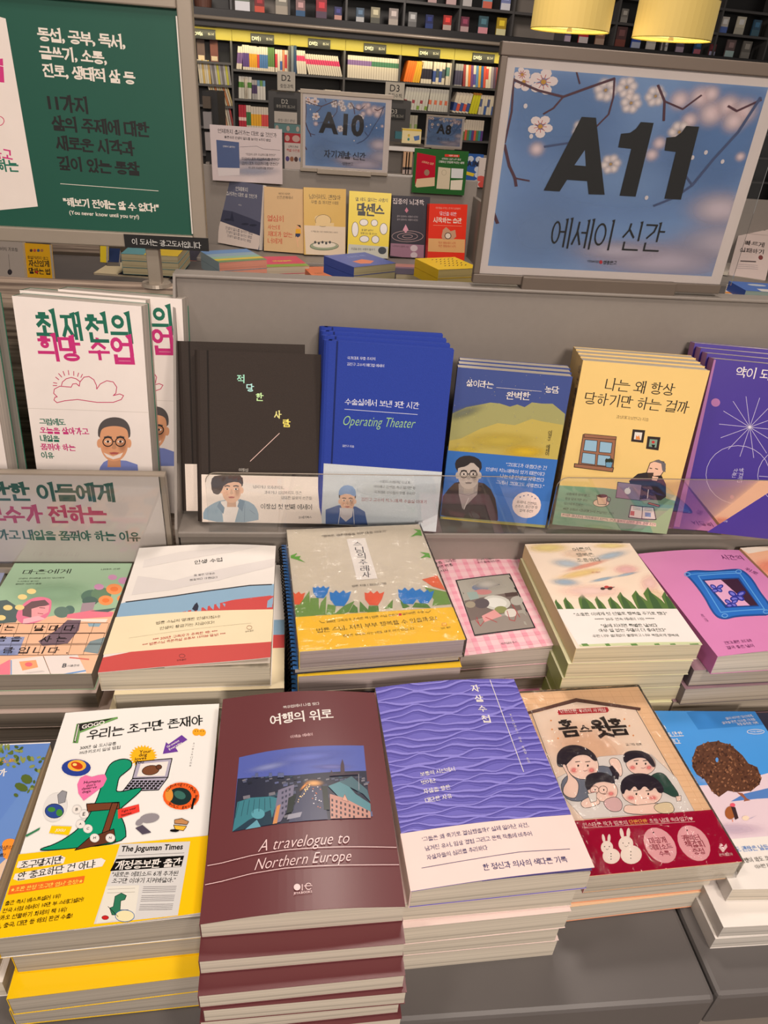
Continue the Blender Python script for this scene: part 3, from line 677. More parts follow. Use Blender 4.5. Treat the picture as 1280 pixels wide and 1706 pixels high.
pile((b[0], b[1], b[2], z), b[3], b[4], .0225, 3, (250, 204, 22), 'the yellow-banded comic essay stack', m, OJ, page=(176, 168, 156), mat='gloss')

# ---- maroon travel book
BR = (104, 52, 56); PK = (236, 204, 204)
(r, fc), b = lying([(378, 1170), (626, 1150), (674, 1507), (328, 1545)], .935, .0165, BR, 'maroon travel essay with a dusk city photograph on its cover, top of its stack', 'maroon travel essays', bulge=.006, lift=.0015, flap=(236, 226, 214))
A = zoom(Art(fc, 'cover_picture', r), (310, 1140, 3.046))
A.text('북유럽에서 나를 찾다', (492, 118), (678, 98), 'white', 1); A.text('여행의 위로', (426, 184), (746, 150), 'white', 3, 1.1); A.text('이해솔 에세이', (530, 268), (642, 254), PK, 1)
ph = [(270, 372), (410, 342), (560, 322), (720, 312), (902, 312), (938, 682), (700, 690), (500, 706), (236, 750)]
A.poly(ph, (84, 98, 176)); A.blob(620, 370, 260, 40, (112, 124, 204), .9, -.1); A.blob(420, 420, 140, 24, (150, 160, 214), .7, -.2); A.blob(740, 420, 140, 18, (128, 130, 196), .8)
A.poly([(262, 480), (400, 470), (560, 462), (760, 445), (915, 440), (938, 682), (700, 690), (500, 706), (236, 750)], (38, 42, 62))
rl = random.Random(5)
for i in range(110):
    y = 470+rl.random()**1.5*200; sz = 4+(y-460)*.07; x = 262+rl.random()*650
    if 520+(y-480)*.1 < x < 720 and y > 520: continue
    A.poly([(x, y), (x+sz*3, y-sz*.6), (x+sz*3.2, y+sz*.8), (x+.2*sz, y+sz*1.4)], rl.choice([(60, 66, 92), (84, 90, 116), (50, 74, 92), (120, 118, 128), (92, 100, 140), (32, 36, 50)]))
A.poly([(262, 600), (330, 578), (430, 572), (468, 580), (430, 700), (420, 715), (236, 750)], (60, 126, 140)); A.poly([(236, 750), (320, 690), (430, 640), (440, 712)], (34, 60, 78)); A.ell(366, 660, 34, 26, (90, 160, 176)); A.poly([(300, 740), (360, 690), (380, 726)], (100, 160, 180))
for i in range(7): A.line([(270+i*26, 596-i*3), (250+i*30, 680-i*8)], 3, (40, 84, 98))
A.poly([(468, 540), (550, 510), (540, 600), (480, 700), (440, 712)], (120, 116, 140)); A.poly([(462, 620), (480, 612), (462, 708), (440, 712)], (206, 140, 84))
for j in range(5):
    for i in range(3): A.poly([(486+i*18, 548+j*26-i*8), (496+i*18, 545+j*26-i*8), (494+i*18, 558+j*26-i*8), (485+i*18, 560+j*26-i*8)], (60, 62, 86))
A.poly([(620, 500), (670, 492), (700, 560), (720, 688), (520, 704), (560, 600)], (66, 70, 98)); A.poly([(520, 664), (590, 650), (580, 676), (512, 690)], (150, 150, 166))
A.blob(650, 505, 60, 22, (250, 190, 130), .9); A.blob(600, 520, 40, 10, (250, 170, 100), .8, -.8)
for i in range(26): t = rl.random(); A.ell(560+t*60+rl.random()*16, 600-t*90, 2.5, 2.5, (255, 220, 150))
for i in range(16): A.ell(640+rl.random()*46, 520+rl.random()*110, 3.4, 2.6, rl.choice([(230, 226, 230), (40, 40, 50), (200, 120, 90)]))
A.poly([(520, 580), (560, 560), (540, 650), (510, 660)], (28, 40, 38)); A.poly([(690, 520), (716, 520), (728, 640), (700, 640)], (28, 38, 36))
A.poly([(722, 520), (800, 490), (860, 560), (936, 610), (938, 650), (780, 580)], (84, 136, 148)); A.poly([(730, 560), (800, 580), (936, 650), (938, 682), (734, 686)], (190, 140, 128)); A.poly([(780, 500), (900, 560), (936, 600), (920, 540), (840, 470)], (70, 104, 116))
A.outl([(792, 590), (806, 562), (824, 600)], (210, 160, 140), (120, 80, 76), 2)
for j in range(4):
    for i in range(9): x = 738+i*22; y = 584+j*25+i*7; A.poly([(x, y), (x+9, y+3), (x+9, y+16), (x, y+14)], (62, 46, 56)) if y < 676 else None
A.poly([(784, 455), (786, 410), (794, 384), (802, 410), (806, 455)], (70, 50, 60)); A.poly([(728, 470), (738, 440), (748, 458), (880, 450), (880, 462)], (60, 46, 62)); A.line([(876, 460), (878, 540)], 3, (150, 150, 160))
for x in (420, 465, 480, 350): A.poly([(x, 478), (x+2, 456), (x+16, 454), (x+18, 476)], (90, 100, 140))
A.text('A travelogue to', (366, 836), (830, 792), PK, -.9, 1.3, .85); A.text('Northern Europe', (348, 930), (840, 882), PK, -.9, 1.3, .85)
A.line([(110, 925), (180, 912), (330, 874), (500, 846), (700, 832), (900, 829), (1068, 832)], 3.4, PK); A.line([(98, 1022), (180, 1005), (330, 966), (500, 938), (700, 925), (900, 921), (1080, 920)], 3.4, PK)
A.ell(564, 1034, 17, 17, PK); A.line([(590, 1020), (590, 1050)], 4, PK); A.ring(622, 1030, 15, 16, 3.5, PK, .6, 5.6); A.line([(600, 1028), (640, 1026)], 3, PK); A.text('JETA.BOOKS', (546, 1068), (640, 1058), PK, 1)
pile((b[0], b[1]-.012, b[2], .935-.0165), b[3], b[4], .0165, 7, BR, 'the maroon travel essay stack', 'maroon travel essays', [(0, -.002, 0), (.0, -.014, .006), (.002, -.016, -.006), (-.001, -.015, .004), (.001, -.018, 0)], zdeck=.818)

# ---- violet wave book
VI = (104, 98, 190)
(r, fc, bo, fb), b = lying([(628, 1150), (858, 1127), (985, 1452), (684, 1488)], .933, .0195, VI, 'violet paperback with wavy ridges and a pale pink band, top of its stack', 'violet wave paperbacks', spine=(220, 196, 190), bulge=.004, lift=.004, curl=.002, flap=(98, 92, 150), bandv=((668, 1391), (944, 1357), (684, 1488), (985, 1452)), band_col=(240, 216, 210), mat='paper')
A = zoom(Art(fc, 'cover_picture', r, 'paper'), (620, 1110, 3.459))
rl = random.Random(11)
for k in range(26):
    y0 = 74+k*36; ph1 = rl.random()*6; f1 = .012+rl.random()*.006; amp = 11+rl.random()*6; sl = -.10
    crest = [(x, y0+(x-500)*sl+amp*math.sin(x*f1+ph1)+5*math.sin(x*f1*2.3+ph1*2)) for x in range(-20, 1260, 32)]
    s_ = A.lay
    for i, ((xa, ya), (xb, yb)) in enumerate(zip(crest, crest[1:])):
        for q, (t0, t1, c) in enumerate(((0, 5, (66, 58, 150)), (5, 11, (82, 75, 168)), (11, 18, (94, 88, 181)), (-10, 0, (136, 130, 216)))):
            A.lay = s_+q*1e-6; g = 1+.35*math.sin(xa*.015+k*1.7); A.poly([(xa, ya+t0*g), (xb, yb+t0*g), (xb, yb+t1*g), (xa, ya+t1*g)], c)
A.vtext('자살수첩', (596, 128), (656, 304), 50, 'white', 2.5); A.line([(680, 80), (874, 610)], 3.5, 'white')
A.vtext('가스가나겐자고 지음 황세정 옮김', (798, 282), (902, 550), 14, 'white', .5)
for t, p, q in (('보통의 시선에서', (276, 626), (476, 592)), ('벗어난', (284, 672), (368, 658)), ('자살을 향한', (296, 724), (452, 696)), ('대단한 사유', (306, 776), (462, 746))): A.text(t, p, q, 'white', 1.5)
B = zoom(Art(fb, 'band_print', bo, 'paper'), (620, 1110, 3.459)); INK2 = (60, 56, 110)
for t, p, q in (('‘그들은 왜 죽기로 결심했을까?’ 실제 일어난 사건,', (290, 1000), (902, 914)), ('남겨진 유서, 임상 경험 그리고 문학 작품에 비추어', (306, 1052), (920, 964)), ('자살자들의 심리를 추리하다', (316, 1104), (666, 1044))): B.text(t, p, q, INK2, .8)
B.line([(286, 1164), (600, 1110), (860, 1070), (1140, 1054)], 3, INK2); B.text('한 정신과 의사의 색다른 기록', (640, 1160), (1124, 1112), INK2, 1.6)
pile((b[0]-.002, b[1], b[2], .933-.0195), b[3], b[4], .0235, 4, (240, 218, 212), 'the violet wave stack', 'violet wave paperbacks', [(-.004, .002, -.02), (-.005, -.002, -.01), (-.007, .001, -.02)], back=(240, 218, 212))

# ---- home sweet home
PE = (244, 206, 166)
(r, fc, bo, fb), b = lying([(862, 1155), (1062, 1145), (1238, 1437), (982, 1458)], .888, .0225, PE, 'peach illustrated book with four children under a roof and a crimson band', 'peach illustrated books', spine=(240, 220, 210), mat='gloss', bandv=((951, 1366), (1186, 1352), (982, 1458), (1238, 1437)), band_col=(170, 18, 58))
A = zoom(Art(fc, 'cover_picture', r, 'gloss'), (860, 1130, 3.368)); BRN = (92, 62, 58)
for i in range(14): A.line([(30+i*55, 70), (330+i*62, 780)], 1.6, (228, 188, 150))
for i in range(22): A.line([(20, 84+i*32), (1100, 60+i*32)], 1.6, (228, 188, 150))
A.poly([(88, 204), (340, 128), (676, 176), (1004, 750), (304, 800)], (243, 222, 204)); A.blob(420, 420, 320, 200, (246, 204, 170), .8, .5)
A.poly([(62, 188), (336, 112), (700, 166), (696, 182), (340, 134), (66, 204)], BRN); A.ell(688, 174, 12, 8, BRN)
A.line([(90, 200), (310, 795)], 3, K); A.line([(672, 176), (1004, 752)], 3, K)
A.poly([(236, 178), (512, 162), (522, 180), (514, 192), (240, 206), (232, 192)], (178, 34, 48)); A.text('단짠단짠 우리의 사계절', (246, 186), (502, 178), 'white', 1.4)
for t, p, q, h in (('홈', (238, 286), (344, 276), 1.18), ('스', (350, 284), (420, 280), .95), ('윗', (424, 280), (528, 272), 1.2), ('홈', (516, 276), (620, 270), 1.18)): A.text(t, p, q, (44, 34, 34), 6, h)
A.text('글·그림 림뽀', (614, 372), (706, 370), K, 1)
for x, y in ((196, 238), (202, 288), (236, 338), (608, 230), (658, 322), (636, 268)): A.ell(x, y, 6, 6, (226, 150, 90), 0, 4)
SK = (250, 220, 206); HR = (54, 46, 56)
A.outl([(470, 440), (600, 430), (760, 430), (900, 560), (1000, 745), (380, 790), (250, 650), (230, 560)], (232, 226, 222), (170, 160, 160), 2)
A.outl([(240, 580), (330, 520), (520, 480), (560, 560), (460, 680), (280, 700)], (120, 126, 142), K, 2.5, 2)
def kid(x, y, rx, ry, rot=0., hair=None, eyes=True, mouth=None):
    A.oell(x, y, rx, ry, SK, K, 2.5, rot); [A.blob(x+dx*rx, y+ry*.35, rx*.3, ry*.3, (240, 130, 130), .75) for dx in (-.55, .55)]
    if hair: A.poly(rounded(hair, 2), HR)
    if eyes: [A.ell(x+dx*rx, y+ry*.02, 5, 6.5, K) for dx in (-.28, .32)]; [A.line([(x+dx*rx-14, y-ry*.25), (x+dx*rx+12, y-ry*.28)], 4, K) for dx in (-.3, .32)]
    A.line(mouth or [(x+2, y+ry*.38), (x+14, y+ry*.42), (x+26, y+ry*.34)], 2.5, (120, 50, 50))
kid(374, 490, 90, 78, .2, [(226, 480), (232, 410), (290, 374), (360, 376), (430, 410), (462, 460), (440, 470), (400, 428), (330, 436), (300, 470), (268, 500), (240, 500)])
A.outl([(256, 488), (276, 480), (300, 540), (352, 580), (350, 640), (330, 680), (270, 660), (260, 620), (300, 560)], SK, K, 2.5, 2)
kid(700, 480, 84, 64, .15, [(600, 460), (604, 420), (650, 404), (720, 410), (770, 450), (786, 500), (760, 500), (730, 450), (680, 446), (640, 460), (614, 480)])
A.outl([(740, 552), (820, 520), (880, 600), (920, 660), (890, 672), (830, 640), (780, 620)], (56, 86, 76), K, 2.5, 2); A.outl([(896, 664), (926, 660), (926, 690), (902, 692)], SK, K, 2)
A.outl([(530, 490), (520, 462), (540, 446), (580, 456), (600, 520), (590, 560), (556, 530)], SK, K, 2.5, 2)
kid(484, 626, 88, 66, .3, [(384, 600), (390, 550), (430, 530), (500, 528), (550, 560), (560, 600), (500, 580), (440, 590), (404, 640)], eyes=False)
A.poly([(520, 500), (540, 490), (580, 540), (574, 570), (530, 570), (540, 540)], HR)
for x in (440, 488): A.ring(x, 628, 24, 22, 3.5, (120, 90, 80)); A.ell(x+4, 628, 4, 5, K)
A.outl([(356, 700), (400, 670), (440, 660), (480, 700), (440, 720), (380, 734)], SK, K, 2.5, 2); A.outl([(480, 690), (560, 660), (600, 700), (590, 750), (520, 750)], (226, 190, 190), K, 2.5, 2); A.outl([(400, 650), (450, 640), (452, 690), (420, 700)], 'white', K, 2)
kid(706, 650, 112, 66, .05, [(582, 630), (590, 570), (650, 534), (740, 536), (810, 580), (836, 640), (800, 650), (780, 610), (756, 640), (720, 600), (690, 640), (664, 600), (640, 640), (616, 620), (604, 660)])
A.outl([(604, 710), (680, 716), (800, 700), (890, 720), (884, 760), (604, 770)], SK, K, 2.5, 2); A.outl([(760, 714), (860, 690), (890, 730), (880, 760), (800, 762)], (232, 214, 180), K, 2.5, 2)
B = zoom(Art(fb, 'band_print', bo, 'gloss'), (860, 1130, 3.368)); W_ = (244, 214, 214)
B.text('인스타툰 작가 림뽀의 단짠단짠 초등 남매 육아일기♥', (376, 824), (992, 786), [W_]*12+[(250, 190, 90)]*4+[W_]*14, 1.6); B.line([(388, 840), (1004, 804)], 2, W_)
for (x, y, s) in ((520, 962, .95), (628, 946, 1.15)):
    B.ell(x+16*s, y+38*s, 52*s, 46*s, (250, 236, 226)); B.ell(x-10*s, y-14*s, 36*s, 38*s, (250, 236, 226)); [B.ell(x+dx*s, y-66*s, 9*s, 26*s, (250, 236, 226), rt) for dx, rt in ((-30, -.2), (2, .05))]
    [B.ell(x+dx*s, y-18*s, 3, 3, K) for dx in (-24, 4)]; B.line([(x-16*s, y-4*s), (x-8*s, y), (x, y-6*s)], 2, K); [B.ell(x+14*s, y+k*s, 3, 3, K) for k in (24, 40, 56)]
for x, y, ls in ((809, 938, (('미공개', (746, 912), (842, 906)), ('에피소드', (750, 950), (878, 942)), ('수록', (802, 984), (864, 982)))), (998, 926, (('캐릭터', (932, 898), (1030, 892)), ('책갈피', (948, 932), (1054, 928)), ('증정', (990, 972), (1056, 968))))):
    B.ell(x, y, 112, 78, (238, 180, 186), .9); [B.text(t, p, q, (140, 20, 48), 2.4) for t, p, q in ls]; B.ell(x-38, y-72, 4, 4, K)
B.poly([(1140, 940), (1152, 926), (1166, 944), (1180, 928), (1186, 948), (1160, 976)], W_); B.ell(1160, 950, 9, 9, (170, 18, 58)); B.poly([(1136, 948), (1186, 948), (1162, 978)], W_); B.text('문학출판사', (1140, 992), (1216, 986), W_, 1)
sw = Mesh(); sw.box(-b[3]/2-.0012, -b[4]/2-.0012, .0002, b[3]/2+.0012, b[4]/2+.0012, .0225+.0014); sw.build('shrink_wrap', 'shrink', r)
pile((b[0]-.012, b[1]+.002, b[2], .888-.0225), b[3], b[4], .0223, 2, PE, 'the peach illustrated stack', 'peach illustrated books', [(-.001, .002, .0), (-.004, .0, .012)], back=(236, 160, 120))

# ---- blue tree book on the right
(r, fc), b = lying([(1095, 1190), (1255, 1173), (1452, 1468), (1207, 1497)], .868, .017, 'white', 'sky blue paperback with a big brown tree photograph, top of the rightmost front stack', 'tree photograph paperbacks', spine=(206, 200, 194), mat='satin')
A = zoom(Art(fc, 'cover_picture', r), (1080, 1160, 4.062))
A.poly([(20, 80), (1500, 20), (1500, 900), (560, 960), (520, 966), (-200, 300)], (70, 150, 226)); A.poly([(260, 108), (700, 50), (812, 150), (820, 190), (340, 226)], (50, 128, 204))
A.poly([(330, 605), (560, 590), (812, 520), (1300, 480), (1400, 900), (560, 966), (400, 760)], (226, 204, 214)); A.blob(460, 560, 200, 60, (160, 190, 232), .8); A.blob(560, 900, 300, 60, (206, 186, 206), .7)
A.poly([(560, 712), (650, 660), (812, 622), (1000, 600), (1000, 680), (740, 694)], (84, 128, 196))
A.poly([(600, 650), (640, 656), (668, 690), (694, 704), (648, 712), (652, 694)], (150, 92, 70))
rl = random.Random(8)
tp = [(300, 420), (330, 340), (400, 312), (470, 304), (560, 330), (640, 400), (680, 455), (740, 480), (768, 560), (750, 600), (700, 640), (600, 650), (540, 640), (480, 682), (430, 640), (380, 560), (330, 530), (300, 480)]
A.poly(tp, (92, 58, 42))
for i in range(520):
    x = 300+rl.random()*470; y = 306+rl.random()*370
    ins = False; j = len(tp)-1
    for k in range(len(tp)):
        if (tp[k][1] > y) != (tp[j][1] > y) and x < (tp[j][0]-tp[k][0])*(y-tp[k][1])/(tp[j][1]-tp[k][1])+tp[k][0]: ins = not ins
        j = k
    if ins: A.lay = 2e-4+i*4e-7; A.ell(x, y, 5+rl.random()*7, 4+rl.random()*5, rl.choice([(120, 78, 56), (66, 40, 32), (146, 100, 72), (84, 52, 40), (104, 66, 46)]), rl.random()*3, 6)
A.ell(466, 432, 10, 16, (90, 150, 220)); A.ell(556, 790, 36, 44, (160, 92, 50)); A.ell(572, 738, 18, 14, (226, 90, 110)); A.poly([(560, 748), (590, 752), (612, 826), (590, 838)], (60, 40, 44)); A.ell(660, 826, 24, 16, (240, 216, 190)); A.poly([(672, 836), (736, 808), (700, 826)], (110, 120, 170)); A.line([(572, 836), (572, 850)], 6, (230, 150, 120))
W2 = 'white'
for t, p, q, bd in (('면', (84, 218), (120, 216), 1.2), ('믿어볼 만한', (50, 262), (236, 254), 1.2), ('살겠다', (100, 308), (216, 304), 1.2), ('삶이 버거운 당신에게,', (524, 152), (708, 132), .4), ('살아볼 만한 이유를 건네줄', (500, 182), (724, 156), .4), ('가장 따뜻한 기록', (600, 192), (744, 180), 1)): A.text(t, p, q, W2, bd)
A.line([(52, 278), (242, 270)], 3, W2); A.line([(100, 326), (222, 320)], 3, W2); A.ring(728, 242, 58, 16, 3, W2); A.text('이서현 에세이', (690, 242), (770, 240), W2, .6)
A.text('울어도 괜찮은 날들을', (520, 1044), (850, 1018), (70, 130, 206), .8); A.text('불행이 와도 꼬옥', (620, 1116), (850, 1094), K, .4); A.text('이서현 지음', (724, 1156), (850, 1140), K, .4)
pile((b[0]-.008, b[1]-.006, b[2]+.02, .868-.017), b[3], b[4], .0155, 2, 'white', 'the tree photograph stack', 'tree photograph paperbacks', [(-.004, -.012, .01), (-.006, -.012, .02)], spine=(196, 190, 186), page=(206, 200, 192), zdeck=.82)

# ================================================================== second row of stacks, behind
# ---- far left blue sliver
(r, fc), b = lying([(-230, 948), (19, 945), (-70, 1132), (-340, 1140)], .895, .022, (150, 158, 190), 'slate blue paperback cut by the left edge, left of the green cartoon-woman book', 'slate blue paperbacks', spine=(40, 70, 60))
pile((b[0], b[1], b[2], .873), b[3], b[4], .0265, 2, (150, 158, 190), 'the slate blue stack at the left edge', 'slate blue paperbacks', OFF)

# ---- green book with a resting woman
(r, fc), b = lying([(22, 940), (224, 936), (150, 1122), (-88, 1126)], .905, .021, (164, 196, 164), 'pale green paperback with a painted woman among flowers and squared lettering, top of its stack', 'pale green painted paperbacks', page=(150, 140, 128), mat='gloss')
A = zoom(Art(fc, 'cover_picture', r, 'gloss'), (0, 900, 5.333)); K = (24, 22, 26)
A.blob(500, 480, 500, 140, (148, 184, 152), .8); A.poly([(-300, 700), (430, 680), (600, 650), (1040, 630), (800, 1220), (-600, 1220)], (244, 194, 160))
A.poly([(-200, 560), (60, 530), (200, 620), (140, 730), (-300, 760)], (96, 112, 112)); A.ell(620, 620, 44, 40, (96, 124, 116)); A.ell(550, 640, 70, 50, (106, 132, 122))
A.ell(820, 500, 100, 60, (92, 124, 108)); A.ell(900, 480, 90, 60, (108, 140, 112)); A.ell(800, 540, 70, 40, (84, 112, 104)); A.poly([(730, 560), (850, 550), (820, 640), (710, 650)], (170, 150, 160))
for x, y, q in ((1000, 330, 40), (1100, 360, 50), (880, 415, 44)): A.ell(x, y, q, q*.6, (208, 150, 190))
for x, y, q in ((1015, 435, 72), (940, 535, 66), (1090, 520, 50)): A.ell(x, y, q, q*.66, (246, 156, 96)); A.ell(x, y, q*.5, q*.3, (240, 130, 70))
A.poly(rounded([(270, 520), (360, 500), (450, 520), (462, 560), (440, 680), (300, 745), (200, 748), (140, 700), (150, 640), (200, 570)]), (236, 130, 160)); A.poly([(200, 600), (280, 545), (400, 530), (440, 570), (360, 600), (280, 690), (200, 670)], (120, 96, 100))
A.poly([(280, 610), (350, 590), (440, 580), (430, 640), (330, 690), (280, 700)], (246, 170, 176)); A.line([(350, 600), (400, 604)], 5, (90, 70, 80)); A.line([(336, 650), (384, 656)], 5, (170, 70, 80)); A.poly([(210, 700), (340, 672), (410, 700), (200, 748)], (248, 190, 200))
for x, y in ((280, 455), (200, 505), (70, 600), (175, 598), (10, 690)): A.ell(x, y, 42, 24, (244, 220, 150))
A.poly([(600, 660), (830, 620), (1010, 640), (990, 680), (700, 700), (590, 690)], (238, 130, 150)); A.poly([(610, 700), (960, 700), (940, 730), (680, 720)], (244, 232, 220)); A.poly([(800, 630), (1040, 600), (960, 640)], (90, 110, 110))
A.poly([(500, 800), (600, 710), (720, 710), (700, 800), (600, 920), (380, 940), (340, 900)], (120, 100, 112)); A.poly([(780, 740), (900, 740), (880, 770), (790, 768)], (150, 180, 196)); A.poly([(940, 860), (870, 1010), (740, 990), (800, 900)], (130, 150, 156))
A.poly([(0, 860), (220, 860), (160, 1020), (-60, 1030)], (150, 160, 200)); A.blob(60, 1000, 120, 40, (140, 160, 210), .8)
A.poly([(-60, 1140), (90, 1060), (90, 1210), (-100, 1225)], (240, 130, 150)); A.poly([(100, 1060), (380, 1030), (460, 1205), (90, 1215)], (238, 228, 222)); A.poly([(390, 1030), (690, 1020), (770, 1180), (460, 1205)], (236, 226, 222)); A.line([(100, 1070), (100, 1214)], 10, (120, 160, 216)); A.line([(385, 1032), (455, 1205)], 4, K)
A.poly([(170, 1080), (320, 1065), (340, 1130), (200, 1160)], (246, 170, 120)); A.ell(255, 1105, 34, 20, (240, 110, 120)); A.line([(620, 1044), (790, 1060)], 12, (220, 120, 110)); A.line([(560, 1195), (760, 1160)], 12, (110, 160, 220))
for i in range(3): A.line([(220+i*20, 1180+i*2), (380+i*10, 1160+i*4)], 2, (190, 180, 180))
A.text('마흔에게', (206, 283), (630, 276), K, 0, .62); A.text('나태주 산문', (900, 260), (1070, 255), K, .4, .7)
for t, p, q in (('인생의 한여름을 버티는 당신에게', (168, 342), (570, 334)), ('느지막이 닿기는', (154, 368), (350, 364)), ('행복한 의자의 말들', (138, 392), (370, 386))): A.text(t, p, q, K, .4, .8)
for (y0, y1, dx) in ((738, 826, 0), (830, 920, -40), (930, 1020, -70)):
    A.line([(-400, y0+8), (960, y0-2)], 3, K); A.line([(-400, y1+8), (930, y1-2)], 3, K)
    for i in range(9): A.line([(-130+dx+i*134+30, y0), (-130+dx+i*134, y1)], 3, K)
for t, y, x0 in (('들리는 날마다', 782, -230), ('기쁨을 사는', 880, -170), ('있는사람입니다.', 978, -370)):
    x = x0
    for ch in t:
        if ch != ' ': A.text(ch, (x+20 if ch == '.' else x, y+(26 if ch == '.' else 0)), (x+(36 if ch == '.' else 94), y+(26 if ch == '.' else 0)), K, 2, .82)
        x += 134
A.text('서울문화', (600, 1118), (708, 1114), (90, 90, 96), .5); A.text('B', (556, 1116), (594, 1114), (90, 90, 96), 3)
pile((b[0], b[1]-.003, b[2], .905-.021), b[3], b[4], .021, 3, (206, 186, 176), 'the pale green painted stack', 'pale green painted paperbacks', [(.002, -.001, 0), (.012, -.005, 0), (.014, -.003, .01)], page=(150, 140, 128), mat='gloss')

# ---- life lesson: white sky, blue and red bands
(r, fc, bo, fb), b = lying([(243, 925), (462, 903), (449, 1098), (155, 1132)], .936, .0225, (232, 226, 220), 'white, blue and red paperback with tiny walking figure, top of its stack', 'white blue and red paperbacks',
    spine='cream', page=(206, 196, 176), bulge=.004, lift=.007, curl=.006, flap=(232, 222, 208), bandv=((184, 1041), (448, 1005), (166, 1101), (443, 1061)), band_col=(240, 226, 190), mat='paper')
A = zoom(Art(fc, 'cover_picture', r, 'paper'), (150, 880, 3.765))
A.poly([(340, 200), (560, 150), (760, 130), (900, 96), (1160, 96), (900, 150), (640, 190), (330, 250)], (222, 216, 212)); A.poly([(300, 300), (520, 330), (760, 270), (1165, 190), (1155, 240), (800, 330), (500, 390), (260, 420)], (219, 213, 210))
A.poly([(225, 465), (420, 440), (700, 400), (900, 370), (1140, 352), (1300, 340), (1300, 480), (100, 640), (60, 640), (160, 480)], (140, 176, 204)); A.poly([(400, 560), (520, 540), (700, 500), (900, 450), (1125, 424), (1300, 400), (1300, 520), (400, 600)], (206, 74, 72))
A.line([(225, 464), (420, 440), (540, 424), (700, 400), (850, 380), (1000, 360), (1140, 354)], 7, (34, 36, 44))
A.poly([(-40, 830), (1300, 600), (1300, 1000), (-60, 1100)], (206, 80, 76))
A.poly([(640, 508), (656, 480), (672, 466), (682, 490), (676, 515), (658, 520)], (36, 40, 60))
A.text('인생 수업', (656, 216), (830, 196), K, 1.4); A.text('잘 물든 단풍은', (652, 296), (786, 284), K, .6); A.text('봄꽃보다 아름답다', (624, 326), (802, 308), K, .6); A.ring(578, 802, 18, 11, 3, (110, 50, 50)); A.text('정토출판', (544, 830), (606, 824), (90, 40, 40), 1)
B = zoom(Art(fb, 'band_print', bo, 'paper'), (150, 880, 3.765))
B.text('법륜 스님의 명쾌한 인생지침서!', (414, 596), (816, 554), (80, 70, 50), .8); B.text('인생의 황금기는 지금이다!', (438, 630), (780, 590), (80, 70, 50), .8); B.line([(244, 690), (1010, 596)], 1.5, (200, 186, 160))
B.text('*** 200만 구독자가 주목한 책! ***', (394, 700), (800, 646), (190, 40, 44), 1); B.text('*** 법륜스님 즉문즉설 유튜브 15억뷰 달성! ***', (328, 734), (850, 662), (190, 40, 44), 1); B.ring(1000, 624, 16, 12, 2.5, (170, 120, 90)); B.text('정토출판', (974, 650), (1028, 642), (120, 100, 80), .5)
pile((b[0], b[1], b[2], .936-.0225), b[3], b[4], .0233, 4, (238, 226, 198), 'the white blue and red stack', 'white blue and red paperbacks', [(.012, -.004, .01), (.004, -.002, -.01), (.0, .001, .02)], page=(206, 196, 176), zones=[(.0, .5, (232, 226, 220)), (.5, .62, (140, 176, 204)), (.62, .72, (206, 74, 72)), (.72, 1., (240, 226, 190))])

# ---- tulip book in shrink wrap with its spiral bound diary
(r, fc, bo, fb), b = lying([(480, 885), (700, 870), (774, 1062), (498, 1090)], .962, .021, (214, 204, 186), 'shrink-wrapped beige paperback with blue and orange tulips and a yellow band, top of its stack', 'tulip paperbacks',
    spine=(206, 196, 180), page=(186, 172, 170), bandv=((493, 1036), (752, 1005), (498, 1090), (774, 1062)), band_col=(248, 204, 52), mat='paper')
A = zoom(Art(fc, 'cover_picture', r, 'paper'), (460, 860, 3.879)); G1 = (110, 150, 70); OR = (230, 100, 60); BL = (44, 130, 206)
rl = random.Random(2)
for i in range(60): A.ell(120+rl.random()*900, 100+rl.random()*500, 2, 2, (180, 170, 150), 0, 4)
for pts in ([(95, 270), (190, 300), (150, 275), (160, 258), (120, 262), (140, 238), (95, 255)], [(935, 90), (890, 84), (915, 100), (868, 136), (915, 124), (944, 128)], [(990, 240), (930, 232), (964, 250), (930, 274), (974, 264), (1000, 272)]): A.poly(pts, (104, 170, 66))
for pts in ([(135, 660), (110, 590), (160, 560), (216, 484), (220, 600), (210, 650)], [(210, 650), (222, 530), (276, 530), (280, 640)], [(270, 640), (290, 560), (326, 516), (320, 640)], [(320, 645), (334, 570), (388, 580), (380, 640)], [(370, 640), (440, 580), (508, 548), (470, 620), (420, 640)], [(470, 625), (500, 570), (526, 590), (530, 625)], [(540, 620), (542, 550), (590, 600), (600, 620)], [(590, 625), (600, 580), (660, 580), (668, 620)], [(700, 600), (756, 540), (752, 600)], [(798, 540), (866, 585), (820, 600)], [(880, 590), (900, 560), (980, 570), (1000, 595)], [(960, 460), (1100, 490), (1130, 570), (1010, 580), (1020, 540), (990, 500)]): A.poly(pts, rl.choice([G1, (96, 140, 62), (120, 158, 78)]))
for cx, cy, s_, c in ((290, 490, .85, BL), (414, 530, 1.1, BL), (634, 530, 1.0, OR), (860, 515, 1.15, BL), (960, 520, .95, BL), (130, 530, .9, OR)):
    A.poly([(cx-62*s_, cy-36*s_), (cx-40*s_, cy-30*s_), (cx-24*s_, cy-46*s_), (cx-4*s_, cy-28*s_), (cx+20*s_, cy-46*s_), (cx+36*s_, cy-28*s_), (cx+66*s_, cy-40*s_), (cx+50*s_, cy+10*s_), (cx+24*s_, cy+48*s_), (cx-30*s_, cy+46*s_), (cx-58*s_, cy+8*s_)], c)
A.poly([(944, 410), (1000, 396), (1040, 380), (1056, 410), (1096, 480), (1010, 455)], (226, 110, 70))
A.poly([(456, 150), (576, 142), (656, 404), (524, 416)], 'white'); A.vtext('스님의주례사', (528, 178), (585, 378), 56, K, 1)
